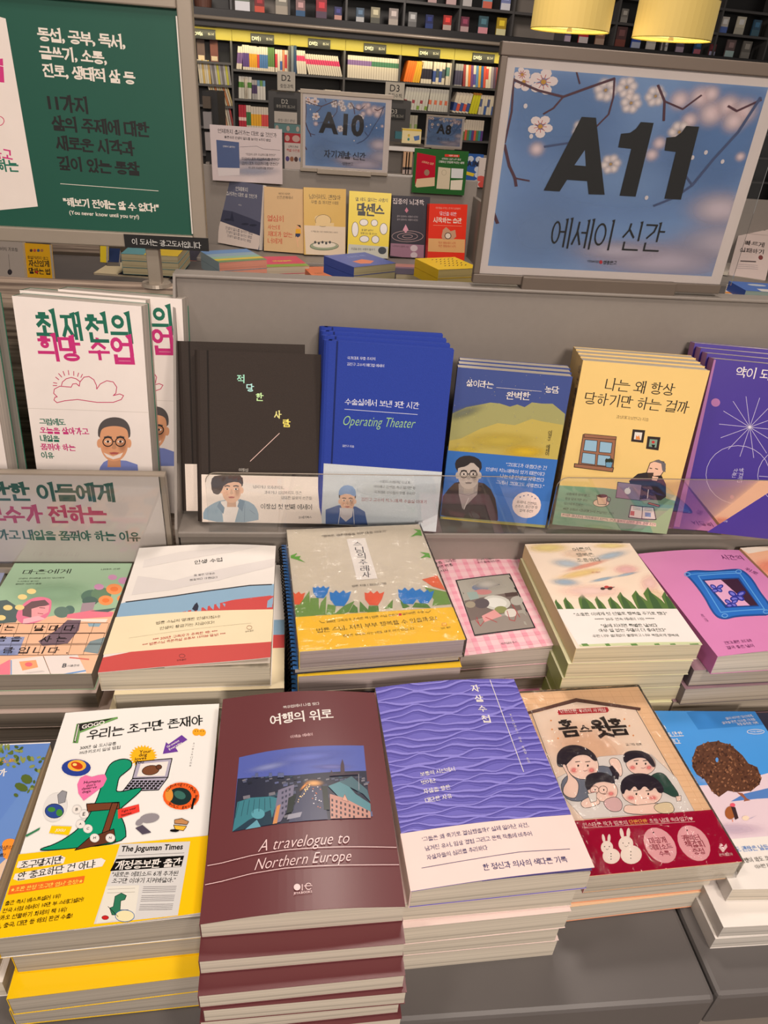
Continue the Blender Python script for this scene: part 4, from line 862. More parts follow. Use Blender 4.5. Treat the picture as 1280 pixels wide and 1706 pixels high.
A.text('"행복한 결혼생활을 위한 마음 이야기"', (296, 132), (716, 98), (90, 80, 70), .8); A.text('법륜 지음 | 김점선 그림', (492, 454), (712, 436), (80, 74, 66), .6)
B = zoom(Art(fb, 'band_print', bo, 'paper'), (460, 860, 3.879)); DK = (70, 56, 24)
B.text('200만 구독자가 주목한 책 | 법륜 스님 유튜브 ■ 골드버튼 수상'.replace('■', ' '), (326, 684), (956, 618), DK, 1.6); B.poly([(792, 628), (812, 627), (812, 642), (792, 643)], (214, 60, 80))
B.text('법륜 스님, 저희 부부 행복할 수 있을까요?', (262, 740), (1040, 658), DK, .8); B.text('행복한 부부로 사는 비밀, 바로 여기 있습니다.', (432, 774), (900, 724), DK, .8); B.ring(1088, 700, 16, 10, 3, (220, 120, 60)); B.text('정토 출판', (1066, 726), (1130, 716), DK, .8)
for sx, x in ((1, 280), (-1, 1000)): B.line([(x, 676-(x > 500)*66), (x+sx*14, 688-(x > 500)*66), (x+sx*34, 688-(x > 500)*68)], 4, (130, 104, 30))
Mesh().box(-b[3]/2-.0012, -b[4]/2-.0012, .0002, b[3]/2+.0012, b[4]/2+.0012, .0225).build('shrink_wrap', 'shrink', r)
def spiral_diary(x, y, z, yaw, w, h, T, lab):
    g = empty('spiral_notebook', place(x-math.sin(yaw)*h/2, y+math.cos(yaw)*h/2, z-T, yaw), lab, 'notebook', 'blue spiral notebooks')
    Mesh().box(-w/2, -h/2, 0, w/2, h/2, T*.12, (40, 44, 60)).box(-w/2, -h/2, T*.88, w/2, h/2, T, (58, 110, 176)).build('cover', 'gloss', g)
    Mesh().box(-w/2+.002, -h/2+.001, T*.13, w/2-.001, h/2-.001, T*.87, (196, 186, 176)).build('page_block', 'pages', g)
    c = Mesh()
    for i in range(34):
        yy = -h/2+.004+i*(h-.008)/33
        for q in range(8):
            a0, a1 = q*PI/4, (q+1)*PI/4; R_ = T*.62
            c.tube((-w/2+.001+R_*math.cos(a0), yy, T/2+R_*math.sin(a0)), (-w/2+.001+R_*math.cos(a1), yy+.0003, T/2+R_*math.sin(a1)), .0006, k=4, caps=False)
    c.build('wire_binding', 'wire', g); return g
bx, by, byaw, bw, bh = b
spiral_diary(bx-.004, by+.001, .9405, byaw, bw+.004, bh, .007, 'blue spiral notebook directly under the topmost tulip paperback')
m4 = place(bx-.001-math.sin(byaw-.03)*bh/2, by-.003+math.cos(byaw)*bh/2, .9325-.021, byaw-.03); book(m4, bw, bh, .021, (214, 204, 186), 'second tulip paperback from the top, edge of its yellow band showing', 'tulip paperbacks', page=(186, 172, 170), zones=[(.74, 1., (248, 204, 52))])
spiral_diary(bx-.005, by-.001, .911, byaw-.03, bw+.004, bh, .007, 'blue spiral notebook between the second and third tulip paperbacks')
pile((bx, by-.002, byaw-.04, .9035), bw, bh, .0208, 4, (214, 204, 186), 'the tulip stack', 'tulip paperbacks', [(-.002, 0, 0), (.002, .001, .01)], page=(200, 186, 170))
for o in bpy.data.objects:
    if o.get('label') == 'second book from the top in the tulip stack': o['label'] = 'third tulip paperback, under the second spiral notebook'
    elif o.get('label') == 'fourth book from the top in the tulip stack': o['label'] = 'fifth tulip paperback from the top, low in its stack'
    elif o.get('label') == 'fifth book from the top in the tulip stack': o['label'] = 'lowest tulip paperback, resting on the deck'
    elif o.get('label') == 'third book from the top in the tulip stack': o['label'] = 'fourth tulip paperback from the top, low in its stack'

# ---- pink gingham book
(r, fc), b = lying([(706, 930), (873, 918), (957, 1076), (770, 1097)], .903, .020, (246, 204, 210), 'pink gingham paperback with a photograph of dishes, top of its stack', 'pink gingham paperbacks', spine=(240, 214, 214), bulge=.002, lift=.004, curl=.004, flap=(236, 214, 200), mat='paper', page=(200, 186, 176))
A = zoom(Art(fc, 'cover_picture', r, 'paper'), (710, 890, 4.741))
W, H = fc.w, fc.h
for i in range(9): A.band(0, 1, (243, 178, 192), i/9+.02, i/9+.065)
for i in range(13): A.poly([(0, H*(i/13+.02)), (W, H*(i/13+.02)), (W, H*(i/13+.05)), (0, H*(i/13+.05))], (244, 190, 201), True)
for i in range(9):
    for j in range(13): A.poly([(W*(i/9+.02), H*(j/13+.02)), (W*(i/9+.065), H*(j/13+.02)), (W*(i/9+.065), H*(j/13+.05)), (W*(i/9+.02), H*(j/13+.05))], (238, 158, 178), True)
A.poly([(232, 366), (662, 314), (866, 744), (382, 808)], K); A.poly([(244, 372), (656, 322), (852, 738), (386, 796)], (168, 164, 154)); A.blob(480, 400, 170, 60, (196, 192, 184), .9); A.poly([(350, 690), (800, 620), (852, 738), (386, 796)], (150, 140, 132)); A.poly([(300, 530), (690, 460), (760, 600), (350, 690)], (118, 104, 98))
A.ell(430, 425, 68, 26, (104, 118, 150)); A.line([(490, 416), (580, 402)], 8, (60, 60, 70)); A.ell(408, 402, 10, 8, K); A.ell(450, 460, 70, 22, (196, 130, 130)); A.poly([(320, 464), (400, 456), (420, 510), (350, 526)], (150, 170, 164))
A.ell(555, 545, 112, 58, (206, 206, 198), .1); A.ell(555, 545, 84, 40, (228, 228, 222), .1); A.ell(440, 550, 60, 40, (90, 80, 84)); A.ell(590, 600, 50, 28, (142, 146, 90)); A.ell(670, 625, 50, 34, (222, 216, 208)); A.poly([(440, 650), (540, 600), (600, 650), (460, 700)], (226, 160, 158)); A.ell(350, 560, 40, 26, (160, 150, 130)); A.ell(716, 530, 50, 36, (180, 178, 170)); A.poly([(620, 470), (720, 460), (730, 490), (630, 500)], (80, 60, 56))
for p in ([(390, 680), (430, 730), (460, 690)], [(640, 610), (660, 680), (700, 690), (720, 610)], [(470, 660), (560, 700)], [(680, 560), (740, 660)], [(400, 660), (420, 720)]): A.line(p, 5, (178, 50, 60))
A.text('마음 그리운', (60, 236), (238, 206), K, .3); A.text('가면 분홍', (74, 270), (212, 242), K, .3); A.text('소시지', (80, 298), (170, 286), K, .3)
for t, p, q in (('단 한마리 애호가이', (388, 188), (574, 172)), ('초덕의 텀블러 흔드는', (396, 208), (606, 190)), ('요기 플레이리스트', (404, 228), (584, 214)), ('정찬 들판', (666, 168), (738, 164)), ('미지의', (676, 184), (722, 180)), ('지음', (686, 200), (716, 196))): A.text(t, p, q, K, .6)
A.text('위즈덤하우스', (592, 870), (722, 854), K, .4)
pile((b[0], b[1], b[2], .903-.020), b[3], b[4], .020, 4, (238, 150, 186), 'the pink gingham stack', 'pink gingham paperbacks', [(-.002, .001, -.02), (-.006, .003, -.02)], page=(200, 186, 176), back=(246, 204, 210))

# ---- forest happiness book
(r, fc), b = lying([(875, 906), (1047, 908), (1173, 1076), (960, 1077)], .941, .0195, (240, 224, 206), 'watercolour sky paperback with a row of green cypress trees, top of its stack', 'cypress tree paperbacks', spine=(226, 206, 156), page=(214, 202, 170), mat='paper', bulge=.0012)
A = zoom(Art(fc, 'cover_picture', r, 'paper'), (860, 880, 3.048))
A.poly([(40, 60), (600, 60), (830, 412), (200, 412)], (240, 220, 200))
rl = random.Random(9)
for cx, cy, rx, ry, c, a in ((160, 100, 150, 34, (236, 216, 140), 0), (480, 90, 120, 20, (240, 220, 150), 0), (300, 130, 90, 30, (240, 214, 190), 0), (480, 140, 120, 26, (176, 196, 214), -.2), (260, 180, 110, 30, (184, 200, 214), .1), (360, 190, 150, 16, (232, 160, 140), -.25), (330, 230, 170, 26, (240, 210, 140), -.2), (560, 210, 90, 34, (240, 190, 190), 0), (250, 275, 100, 26, (160, 184, 206), .05), (440, 260, 90, 12, (150, 180, 204), -.2), (560, 236, 80, 10, (160, 186, 206), -.2), (380, 320, 220, 46, (246, 214, 206), 0), (680, 280, 70, 60, (244, 206, 200), 0), (700, 340, 80, 40, (240, 214, 180), 0)): A.blob(cx, cy, rx, ry, c, .9, a)
A.poly([(200, 412), (826, 410), (950, 586), (320, 600)], (238, 232, 228)); A.poly([(318, 592), (950, 578), (958, 597), (326, 603)], (206, 214, 170))
def tree(x, y0, y1, wd, l):
    pts = [(x-l, y0), (x-l+wd*.2, y0+(y1-y0)*.25), (x-l*.5+wd*.42, y0+(y1-y0)*.6), (x+wd*.5, y1), (x-wd*.5, y1), (x-l*.5-wd*.42, y0+(y1-y0)*.6), (x-l-wd*.25, y0+(y1-y0)*.3)]
    A.poly(pts, (84, 118, 52)); A.poly([(x-l, y0+8), (x-l*.4+wd*.1, y0+(y1-y0)*.6), (x+wd*.1, y1), (x-wd*.4, y1), (x-l*.6-wd*.2, y0+(y1-y0)*.5)], (56, 92, 46))
for a in ((225, 360, 412, 30, 22), (275, 350, 411, 44, 24), (370, 334, 411, 80, 34), (440, 344, 410, 42, 30), (510, 348, 410, 56, 30), (580, 324, 410, 70, 50), (660, 316, 410, 84, 52), (735, 300, 410, 90, 66), (800, 322, 410, 60, 46)): tree(*a)
for x, wd in ((330, 30), (450, 20), (580, 30), (700, 24), (780, 26), (880, 44)): A.poly([(x, 588), (x+wd, 586), (x+wd+12, 598), (x+10, 600)], (96, 140, 70))
for x, y, c in ((440, 308, (60, 44, 40)), (460, 300, (190, 60, 60)), (480, 304, (190, 60, 60)), (476, 308, (60, 44, 40))): A.ell(x, y, 12, 7, c)
A.line([(440, 310), (500, 300)], 3, (60, 40, 40)); K2 = (60, 70, 60)
A.text('어른의', (288, 110), (376, 106), K2, 0); A.text('행복은', (306, 137), (396, 134), K2, 0); A.text('조용하다', (306, 164), (430, 161), K2, 0); A.text('문 예서', (384, 226), (426, 225), (170, 90, 80), .5)
for t, p, q, bd in (('"소중한 이에게 첫 선물로 행복을 주기로 했다"', (294, 440), (768, 434), 1.4), ('***** 20주 연속 에세이 1위! *****', (400, 465), (704, 462), .8), ('"삶에 지치면 특별한 날보다', (432, 497), (718, 494), 1.6), ('아무 일 없는 주말이 더 좋아진다"', (420, 521), (762, 518), 1.6), ('우린 너무 쓸데없이 불행하고 너무 복잡하게 행복해', (388, 549), (824, 545), .8)): A.text(t, p, q, K2, bd)
pile((b[0], b[1], b[2], .941-.0195), b[3], b[4], .0195, 5, (224, 220, 180), 'the cypress tree stack', 'cypress tree paperbacks', [(-.004, -.001, -.01), (-.006, .0, .0), (-.003, .001, -.01)], page=(214, 202, 170), spine=(150, 160, 90))

# ---- pink book with blue picture frame
PP = (214, 134, 186)
(r, fc), b = lying([(1062, 922), (1235, 915), (1392, 1080), (1197, 1098)], .935, .024, PP, 'orchid pink paperback with an ornate blue picture frame and butterflies', 'orchid pink paperbacks', spine=(196, 112, 168), mat='satin', bulge=.0035, lift=.003)
A = zoom(Art(fc, 'cover_picture', r), (860, 880, 3.048)); FB = (36, 110, 200)
fr = [(856, 228), (900, 216), (1000, 222), (1110, 210), (1150, 214), (1200, 260), (1240, 330), (1290, 390), (1285, 440), (1240, 440), (1120, 446), (1060, 462), (1020, 450), (990, 410), (960, 350), (900, 270)]
fr = rounded(fr, 2); A.poly(fr, FB); A.line(fr+[fr[0]], 9, (24, 78, 150)); A.line([(925, 242), (1135, 228), (1262, 412), (1040, 428), (925, 242)], 5, (90, 160, 226)); A.line([(885, 236), (1120, 220)], 4, (80, 150, 220))
A.poly([(944, 262), (1132, 252), (1236, 398), (1064, 406)], (20, 64, 130)); A.poly([(958, 268), (1126, 258), (1228, 392), (1074, 398)], (224, 170, 204)); A.poly([(1040, 262), (1126, 258), (1228, 392), (1190, 394)], (60, 30, 44))
for x, y, s_ in ((1018, 306, 1), (1120, 344, 1.3), (1092, 382, 1)):
    for dx, dy, rt in ((-16, -8, .5), (14, 8, .5), (-8, 12, 0), (18, -8, -.4)): A.ell(x+dx*s_, y+dy*s_, 18*s_, 10*s_, (40, 50, 150), rt); A.ell(x+dx*s_, y+dy*s_, 11*s_, 5*s_, (120, 120, 214), rt)
for x, y in ((870, 235), (1130, 222), (1060, 445), (1270, 425)): A.ring(x, y, 14, 9, 4, (110, 170, 230))
KP = (100, 30, 90); A.text('시간의', (1042, 148), (1148, 150), KP, .5); A.text('위로', (1166, 204), (1230, 236), KP, .5); A.text('곽진 산문', (940, 436), (974, 476), KP, .4); A.text('견디내면 오더라', (1058, 584), (1198, 570), KP, .3); A.text('결국 좋은 날이', (1070, 608), (1206, 596), KP, .3)
pile((b[0]-.004, b[1]+.002, b[2]-.02, .935-.024), b[3], b[4], .023, 4, (150, 120, 130), 'the orchid pink stack', 'orchid pink paperbacks', [(-.010, .003, .0), (-.014, .0, .01), (-.018, .004, .0)], page=(188, 176, 160), spine=(110, 98, 100), back=(90, 84, 92))

# ---- peach book cut off at the right
(r, fc), b = lying([(1236, 918), (1430, 905), (1620, 1075), (1410, 1092)], .93, .022, (246, 190, 156), 'peach and cream paperback cut off at the right edge of the second row', 'peach paperbacks', mat='paper', bulge=.002, size=(.135, .19))
A = zoom(Art(fc, 'cover_picture', r, 'paper'), (860, 880, 3.048)); A.poly([(1120, 90), (1300, 60), (1400, 60), (1300, 110), (1180, 130)], (244, 232, 220)); A.blob(1290, 200, 120, 60, (244, 150, 120), .8)
pile((b[0], b[1], b[2], .908), b[3], b[4], .022, 4, (246, 190, 156), 'the peach stack at the right edge', 'peach paperbacks', OFF)
# ---- dark book between the cypress stack and the right edge, front row
(r, fc), b = lying([(1262, 1202), (1440, 1180), (1640, 1480), (1430, 1500)], .862, .02, (40, 44, 66), 'dark navy paperback just showing at the right edge beside the tree photograph book', 'navy paperbacks', size=(.13, .19))
pile((b[0], b[1], b[2], .842), b[3], b[4], .02, 1, (40, 44, 66), 'the navy stack at the right edge', 'navy paperbacks', OFF)

# ================================================================== books leaning on the grey ledge
def books_behind(root, n, T, dx, dz, dt, labels):
    """the same book again behind, a little higher: covers only"""
    for i in range(n):
        c = root.copy(); COL.objects.link(c); c['label'] = labels[i]
        for ch in root.children:
            if ch.name.split('.')[0] in ('cover', 'page_block', 'belly_band', 'wire_binding', 'spine'): d = ch.copy(); COL.objects.link(d); d.parent = c
        k = i+1; c.matrix_world = Matrix.Translation((dx*k, 0, 0)) @ root.matrix_world @ Matrix.Translation((0, 0, -(T+.0012)*k)) @ Matrix.Translation((0, dz*k, 0)) @ Matrix.Rotation(dt*k, 4, 'Z')
def portrait(A, x, y, s, skin=(226, 180, 150), hair=(40, 32, 30), grey=False, cap=None, glasses=False, hairtop=None):
    """a printed head facing us, s = half face width"""
    A.poly([(x-.4*s, y+.7*s), (x+.4*s, y+.7*s), (x+.45*s, y+1.7*s), (x-.45*s, y+1.7*s)], tuple(v*.9 for v in skin))
    A.ell(x-1.0*s, y+.1*s, .16*s, .3*s, skin); A.ell(x+1.0*s, y+.1*s, .16*s, .3*s, skin)
    A.poly(rounded([(x-1.05*s, y-.1*s), (x-1.12*s, y-.9*s), (x-.75*s, y-1.5*s), (x, y-1.7*s), (x+.75*s, y-1.52*s), (x+1.12*s, y-.9*s), (x+1.05*s, y-.05*s)]), hair)
    A.poly(rounded([(x-.97*s, y-.5*s), (x-.8*s, y-.95*s), (x, y-1.1*s), (x+.8*s, y-.95*s), (x+.97*s, y-.5*s), (x+.95*s, y+.35*s), (x+.72*s, y+.95*s), (x+.3*s, y+1.3*s), (x-.3*s, y+1.3*s), (x-.72*s, y+.95*s), (x-.95*s, y+.35*s)]), skin)
    A.blob(x-.5*s, y+.35*s, .35*s, .3*s, tuple(min(255, v*1.06) for v in skin), .5); A.blob(x+.55*s, y+.2*s, .4*s, .7*s, tuple(v*.82 for v in skin), .6)
    for dx in (-.42, .42):
        A.ell(x+dx*s, y-.02*s, .2*s, .08*s, (236, 226, 216)); A.ell(x+dx*s, y-.02*s, .09*s, .08*s, (40, 28, 26)); A.line([(x+(dx-.24)*s, y-.3*s), (x+dx*s, y-.36*s), (x+(dx+.24)*s, y-.3*s)], .1*s, tuple(v*.9 for v in hair))
        if glasses: A.ring(x+dx*s, y+.0*s, .33*s, .3*s, .07*s, (30, 26, 26))
    if glasses: A.line([(x-.1*s, y-.03*s), (x+.1*s, y-.03*s)], .06*s, (30, 26, 26))
    A.poly([(x-.06*s, y), (x+.06*s, y), (x+.18*s, y+.42*s), (x, y+.5*s), (x-.18*s, y+.42*s)], tuple(v*.88 for v in skin))
    A.poly([(x-.34*s, y+.72*s), (x, y+.68*s), (x+.34*s, y+.72*s), (x+.2*s, y+.84*s), (x-.2*s, y+.84*s)], (176, 90, 84) if not grey else (120, 110, 106))
ZB_ = LEDGE+.004
# ---- black clothbound book
BK = (58, 50, 46)
(r, fc, bo, fb), (m4, w, h) = leaning([(333, 582), (541, 592), (536, 872), (338, 870)], ZB_, .014, BK, 'black clothbound book with small shiny stepped letters and a portrait band, nearest of two', 'black clothbound books', hard=True, mat='cloth', bandv=((337, 789), (537, 796), (338, 870), (536, 872)), band_col=(238, 224, 212))
A = zoom(Art(fc, 'cover_lettering', r, 'satin'), (290, 540, 4.7407))
for ch, x, y, c in (('적', 527, 430, (150, 220, 190)), ('당', 602, 500, (170, 226, 220)), ('한', 677, 573, (190, 232, 160)), ('사', 820, 712, (226, 220, 130)), ('람', 890, 780, (240, 224, 90))): A.text(ch, (x-30, y), (x+30, y+2), c, 3.4)
A.line([(833, 862), (602, 1083)], 5, (226, 190, 180)); A.text('이창섭', (512, 1150), (585, 1152), (206, 200, 190), .8)
B = zoom(Art(fb, 'band_print', bo, 'paper'), (290, 540, 4.7407))
B.poly(rounded([(230, 1470), (300, 1420), (370, 1390), (520, 1380), (620, 1410), (668, 1480), (668, 1568), (230, 1560)], 1), (140, 164, 180)); B.poly([(370, 1400), (500, 1384), (520, 1420), (480, 1566), (390, 1562)], (236, 226, 218)); B.poly([(520, 1380), (560, 1400), (540, 1480), (500, 1440)], (110, 136, 156)); B.poly([(360, 1400), (340, 1440), (390, 1500), (400, 1450)], (110, 136, 156))
B.line([(560, 1420), (556, 1560)], 3, (96, 120, 140)); B.line([(600, 1470), (640, 1500)], 3, (96, 120, 140)); portrait(B, 455, 1305, 82, hair=(58, 42, 38)); B.poly(rounded([(300, 1330), (290, 1230), (330, 1190), (540, 1190), (550, 1280), (500, 1240), (400, 1262), (370, 1330), (345, 1350)], 1), (66, 48, 42))
for t, p, q, bd in (('넘치거나 모자라지도,', (625, 1283), (870, 1292), .3), ('과하거나 섭섭하지도 않은', (713, 1328), (1010, 1332), .3), ('담담한 일상의 순간들', (848, 1370), (1090, 1374), .3), ('이창섭 첫 번째 에세이', (685, 1438), (1090, 1444), 2), ('21세기북스', (985, 1526), (1088, 1524), 2)): B.text(t, p, q, K, bd)
books_behind(r, 1, .016, -.022, .010, .01, ['black clothbound book standing behind and left of the nearest black one'])
# ---- blue hardcover
BU = (44, 66, 158)
(r, fc, bo, fb), (m4, w, h) = leaning([(548.6, 566), (756, 584), (727, 886), (537, 872)], ZB_, .016, BU, 'royal blue clothbound book with a doctor on its pale band, nearest of its row', 'royal blue clothbound books', hard=True, mat='cloth', bandv=((541, 772), (734, 786), (537, 872), (727, 886)), band_col=(206, 212, 216))
A = zoom(Art(fc, 'cover_lettering', r, 'satin'), (530, 540, 4.74)); WB = (222, 224, 236)
for t, p, q, bd in (('국가대표 무릎 주치의', (230, 266), (452, 274), .8), ('김진구 교수의 메디컬 에세이', (230, 314), (522, 330), .8), ('수술실에서 보낸 3만 시간', (212, 608), (800, 644), 1.2), ('김진구 지음', (192, 960), (286, 966), 1)): A.text(t, p, q, WB, bd)
A.line([(210, 672), (786, 714)], 3.5, WB); A.text('Operating Theater', (200, 772), (770, 796), (160, 206, 130), -1, 1.5, .8)
B = zoom(Art(fb, 'band_print', bo, 'paper'), (530, 540, 4.74)); DR = (150, 40, 40)
B.blob(500, 1300, 400, 120, (222, 226, 226), .6)
B.poly([(60, 1465), (160, 1430), (300, 1440), (370, 1480), (392, 1586), (60, 1578)], (70, 96, 150)); B.poly([(170, 1450), (278, 1450), (270, 1520), (220, 1560), (176, 1520)], (206, 196, 196)); portrait(B, 232, 1395, 62, hair=(70, 60, 56)); B.poly(rounded([(160, 1360), (168, 1300), (220, 1266), (290, 1286), (306, 1370), (230, 1334)], 1), (128, 156, 196)); B.poly([(180, 1450), (270, 1455), (268, 1510), (190, 1505)], (214, 206, 206)); B.line([(178, 1460), (160, 1580)], 4, 'white'); B.line([(280, 1460), (286, 1580)], 4, 'white')
for t, p, q, bd, c in (('스피드 스케이팅 이상화,', (486, 1242), (734, 1252), .3, K), ('여자배구 김연경, 축구 설기현 등', (440, 1280), (770, 1294), .3, K), ('국가대표 선수들의 무릎 주치의', (442, 1324), (764, 1338), .3, K), ('김진구 교수의 희.노.애.락 수술실 이야기', (342, 1382), (856, 1404), .8, DR), ('꿈의지도', (764, 1558), (830, 1560), 1.4, K)): B.text(t, p, q, c, bd)
books_behind(r, 3, .016, -.003, .0035, .004, ['royal blue clothbound book second from the front of its row', 'royal blue clothbound book third from the front of its row', 'royal blue clothbound book at the very back of its row'])
# ---- joke book
(r, fc, bo, fb), (m4, w, h) = leaning([(762, 612.5), (951, 626), (912, 882.6), (735, 862)], ZB_, .015, (54, 74, 140), 'blue and mustard paperback with a bespectacled man on its band, nearest of its row', 'blue and mustard paperbacks', spine=(34, 40, 60), mat='paper', lean=math.radians(83), bandv=((745, 749), (930, 767), (738, 858), (914, 877)), band_col=(46, 110, 190))
A = zoom(Art(fc, 'cover_picture', r, 'paper'), (720, 580, 4.923))
A.poly([(100, 560), (180, 530), (280, 485), (420, 458), (480, 446), (560, 455), (640, 480), (700, 462), (760, 484), (820, 445), (900, 455), (990, 456), (1092, 540), (1000, 1600), (50, 1500)], (160, 158, 100))
A.blob(260, 530, 220, 60, (120, 126, 110), .7, -.3); A.poly([(80, 770), (240, 740), (400, 660), (540, 615), (680, 632), (820, 580), (900, 600), (1076, 630), (1040, 920), (90, 840)], (190, 172, 84)); A.blob(560, 760, 400, 90, (206, 184, 76), .8); A.blob(760, 850, 240, 70, (226, 190, 40), .9); A.blob(260, 830, 170, 40, (214, 190, 70), .7)
A.poly([(88, 1386), (948, 1480), (948, 1494), (86, 1398)], (216, 186, 60))
rl = random.Random(4)
for i in range(140): A.ell(150+rl.random()*880, 220+rl.random()*640, 2.5, 2.5, rl.choice([(120, 130, 150), (220, 210, 130), (90, 100, 130)]), 0, 4)
for t, p, q in (('삶이라는', (282, 280), (506, 302)), ('농담', (926, 334), (1042, 342)), ('완벽한', (608, 384), (806, 392))): A.text(t, p, q, 'white', 1.6)
A.line([(532, 322), (898, 354)], 2.5, 'white'); A.vtext('이경규 에세이', (968, 690), (944, 862), 28, K, 1)
B = zoom(Art(fb, 'band_print', bo, 'paper'), (720, 580, 4.923)); B.poly([(500, 1200), (700, 1240), (980, 1260), (940, 1480), (540, 1430)], (60, 120, 200))
B.poly(rounded([(40, 1300), (110, 1180), (210, 1080), (300, 1140), (400, 1086), (510, 1180), (548, 1400), (520, 1430), (40, 1380)], 1), (56, 42, 44)); B.poly([(218, 1110), (380, 1100), (370, 1200), (250, 1320), (220, 1200)], (160, 150, 146)); B.line([(222, 1190), (300, 1210), (368, 1180)], 4, (120, 112, 110)); portrait(B, 300, 1035, 92, skin=(196, 182, 172), hair=(44, 36, 36), grey=True, glasses=True); B.poly(rounded([(196, 1000), (186, 930), (240, 884), (330, 880), (404, 920), (410, 1000), (380, 980), (330, 930), (280, 970), (220, 980)], 1), (40, 32, 34)); B.line([(262, 1320), (300, 1230)], 8, (200, 190, 186))
for t, p, q in (('"코미디가 아름다운 건', (608, 952), (940, 982)), ('인생의 희노애락이 있기 때문이다', (442, 990), (928, 1034)), ('나는 내 인생을 사랑한다', (560, 1046), (922, 1082)), ('그래서 코미디도 사랑한다."', (526, 1098), (920, 1134))): B.text(t, p, q, (226, 226, 236), .8)
B.ell(776, 1286, 118, 108, (236, 214, 206)); [B.text(t, p, q, K, 1.6) for t, p, q in (('유재석, 전현무,', (694, 1258), (862, 1278)), ('손주은, 홍진경 등', (680, 1294), (868, 1306)), ('강력 추천!', (716, 1330), (828, 1338)))]; [B.text('★', (x-9, y), (x+9, y), (40, 60, 130)) for x, y in ((724, 1220), (754, 1210), (789, 1203), (820, 1216), (846, 1232))]
books_behind(r, 2, .015, .002, .0008, .003, ['blue and mustard paperback second from the front of its row', 'blue and mustard paperback at the back of its row'])
# ---- pale yellow book
PY = (240, 206, 130)
(r, fc), (m4, w, h) = leaning([(965, 597.5), (1182, 618.6), (1112, 892), (928, 873)], ZB_, .016, PY, 'pale yellow paperback with a cartoon man at a laptop, nearest of its row', 'pale yellow cartoon paperbacks', spine=(196, 162, 96), mat='satin', lean=math.radians(83))
A = zoom(Art(fc, 'cover_picture', r), (910, 570, 3.459))
A.poly([(50, 824), (330, 840), (770, 892), (700, 1120), (0, 1050)], (126, 166, 138)); A.poly([(560, 950), (766, 960), (700, 1115), (620, 1110)], (160, 180, 140)); A.poly([(690, 868), (772, 892), (766, 920), (690, 900)], (206, 200, 150))
for t, p, q in (('나는 왜 항상', (344, 240), (742, 276)), ('당하기만 하는 걸까', (224, 320), (826, 378))): A.text(t, p, q, K, .6)
A.text('감성대디(성현규) 지음', (406, 430), (592, 448), (110, 84, 50), .6)
WD = (156, 108, 82)
A.blob(300, 650, 140, 130, (206, 170, 100), .6); A.outl([(214, 532), (404, 548), (386, 728), (186, 706)], WD, K, 4); A.outl([(222, 528), (406, 545), (404, 562), (218, 548)], WD, K, 3); A.outl([(164, 700), (390, 724), (384, 748), (162, 720)], WD, K, 4)
for q in ([(226, 562), (296, 568), (290, 632), (216, 624)], [(312, 572), (382, 580), (374, 640), (306, 634)], [(212, 636), (286, 646), (282, 706), (204, 696)], [(300, 648), (372, 656), (366, 716), (294, 708)]): A.outl(q, (150, 190, 214), K, 3)
A.outl([(342, 682), (386, 688), (376, 724), (346, 720)], (110, 160, 190), K, 3); [A.ell(x, 682, 9, 12, (40, 50, 36)) for x in (350, 364, 378)]
for (a, b_, c_, d_), ic in (([(500, 502), (572, 508), (560, 580), (490, 572)], (230, 224, 214)), ([(586, 542), (660, 548), (648, 624), (576, 614)], (130, 160, 140))):
    A.poly([a, b_, c_, d_], (50, 40, 38)); cx = (a[0]+c_[0])/2; cy = (a[1]+c_[1])/2; A.poly([(cx+(p[0]-cx)*.6, cy+(p[1]-cy)*.6) for p in (a, b_, c_, d_)], ic)
A.poly([(516, 560), (520, 536), (528, 545), (536, 536), (544, 562)], (226, 140, 70)); A.ell(618, 576, 9, 8, (200, 50, 50)); A.poly([(608, 590), (630, 592), (624, 606), (612, 604)], K)
A.outl([(480, 800), (530, 760), (590, 750), (660, 760), (690, 820), (690, 890), (660, 910), (520, 900)], (50, 44, 48), K, 3); A.outl([(600, 696), (640, 680), (680, 690), (688, 730), (660, 770), (600, 775), (580, 750)], (240, 196, 170), K, 4); A.poly([(610, 690), (650, 676), (690, 700), (688, 750), (670, 740), (664, 700), (630, 690)], (110, 106, 110)); A.poly([(584, 752), (620, 752), (616, 782), (590, 780)], (70, 56, 50)); A.line([(598, 726), (610, 728)], 5, K); A.line([(630, 728), (644, 732)], 5, K); A.outl([(612, 770), (650, 776), (640, 800), (608, 796)], (240, 196, 170), K, 3); A.line([(590, 850), (584, 900)], 4, 'white')
A.outl([(414, 806), (552, 822), (540, 912), (402, 896)], (150, 130, 146), K, 3); A.ell(470, 858, 18, 18, 'white'); A.poly([(470, 844), (480, 832), (478, 846)], 'white'); A.outl([(540, 905), (600, 900), (600, 908), (540, 914)], (150, 130, 146), K, 2)
A.oell(318, 926, 46, 22, (240, 206, 180), K, 3); A.outl([(292, 882), (356, 890), (346, 936), (300, 934)], (240, 200, 170), K, 3); A.ell(324, 886, 30, 10, (90, 56, 44)); A.ring(360, 906, 12, 14, 3, K); A.outl([(592, 922), (656, 940), (652, 950), (586, 932)], (200, 120, 80), K, 3)
A.outl([(490, 940), (556, 948), (620, 952), (634, 1022), (552, 1018), (476, 1008)], (236, 228, 216), K, 5); A.line([(556, 950), (552, 1016)], 4, K); A.poly([(488, 972), (510, 974), (508, 1000), (484, 996)], (200, 100, 80)); A.poly([(570, 980), (604, 984), (604, 1008), (570, 1004)], (120, 160, 200)); [A.line([(500+k*2, 952+k*9), (544, 958+k*9)], 2, K) for k in range(2)]; [A.line([(566, 958+k*9), (610, 962+k*9)], 2, K) for k in range(2)]
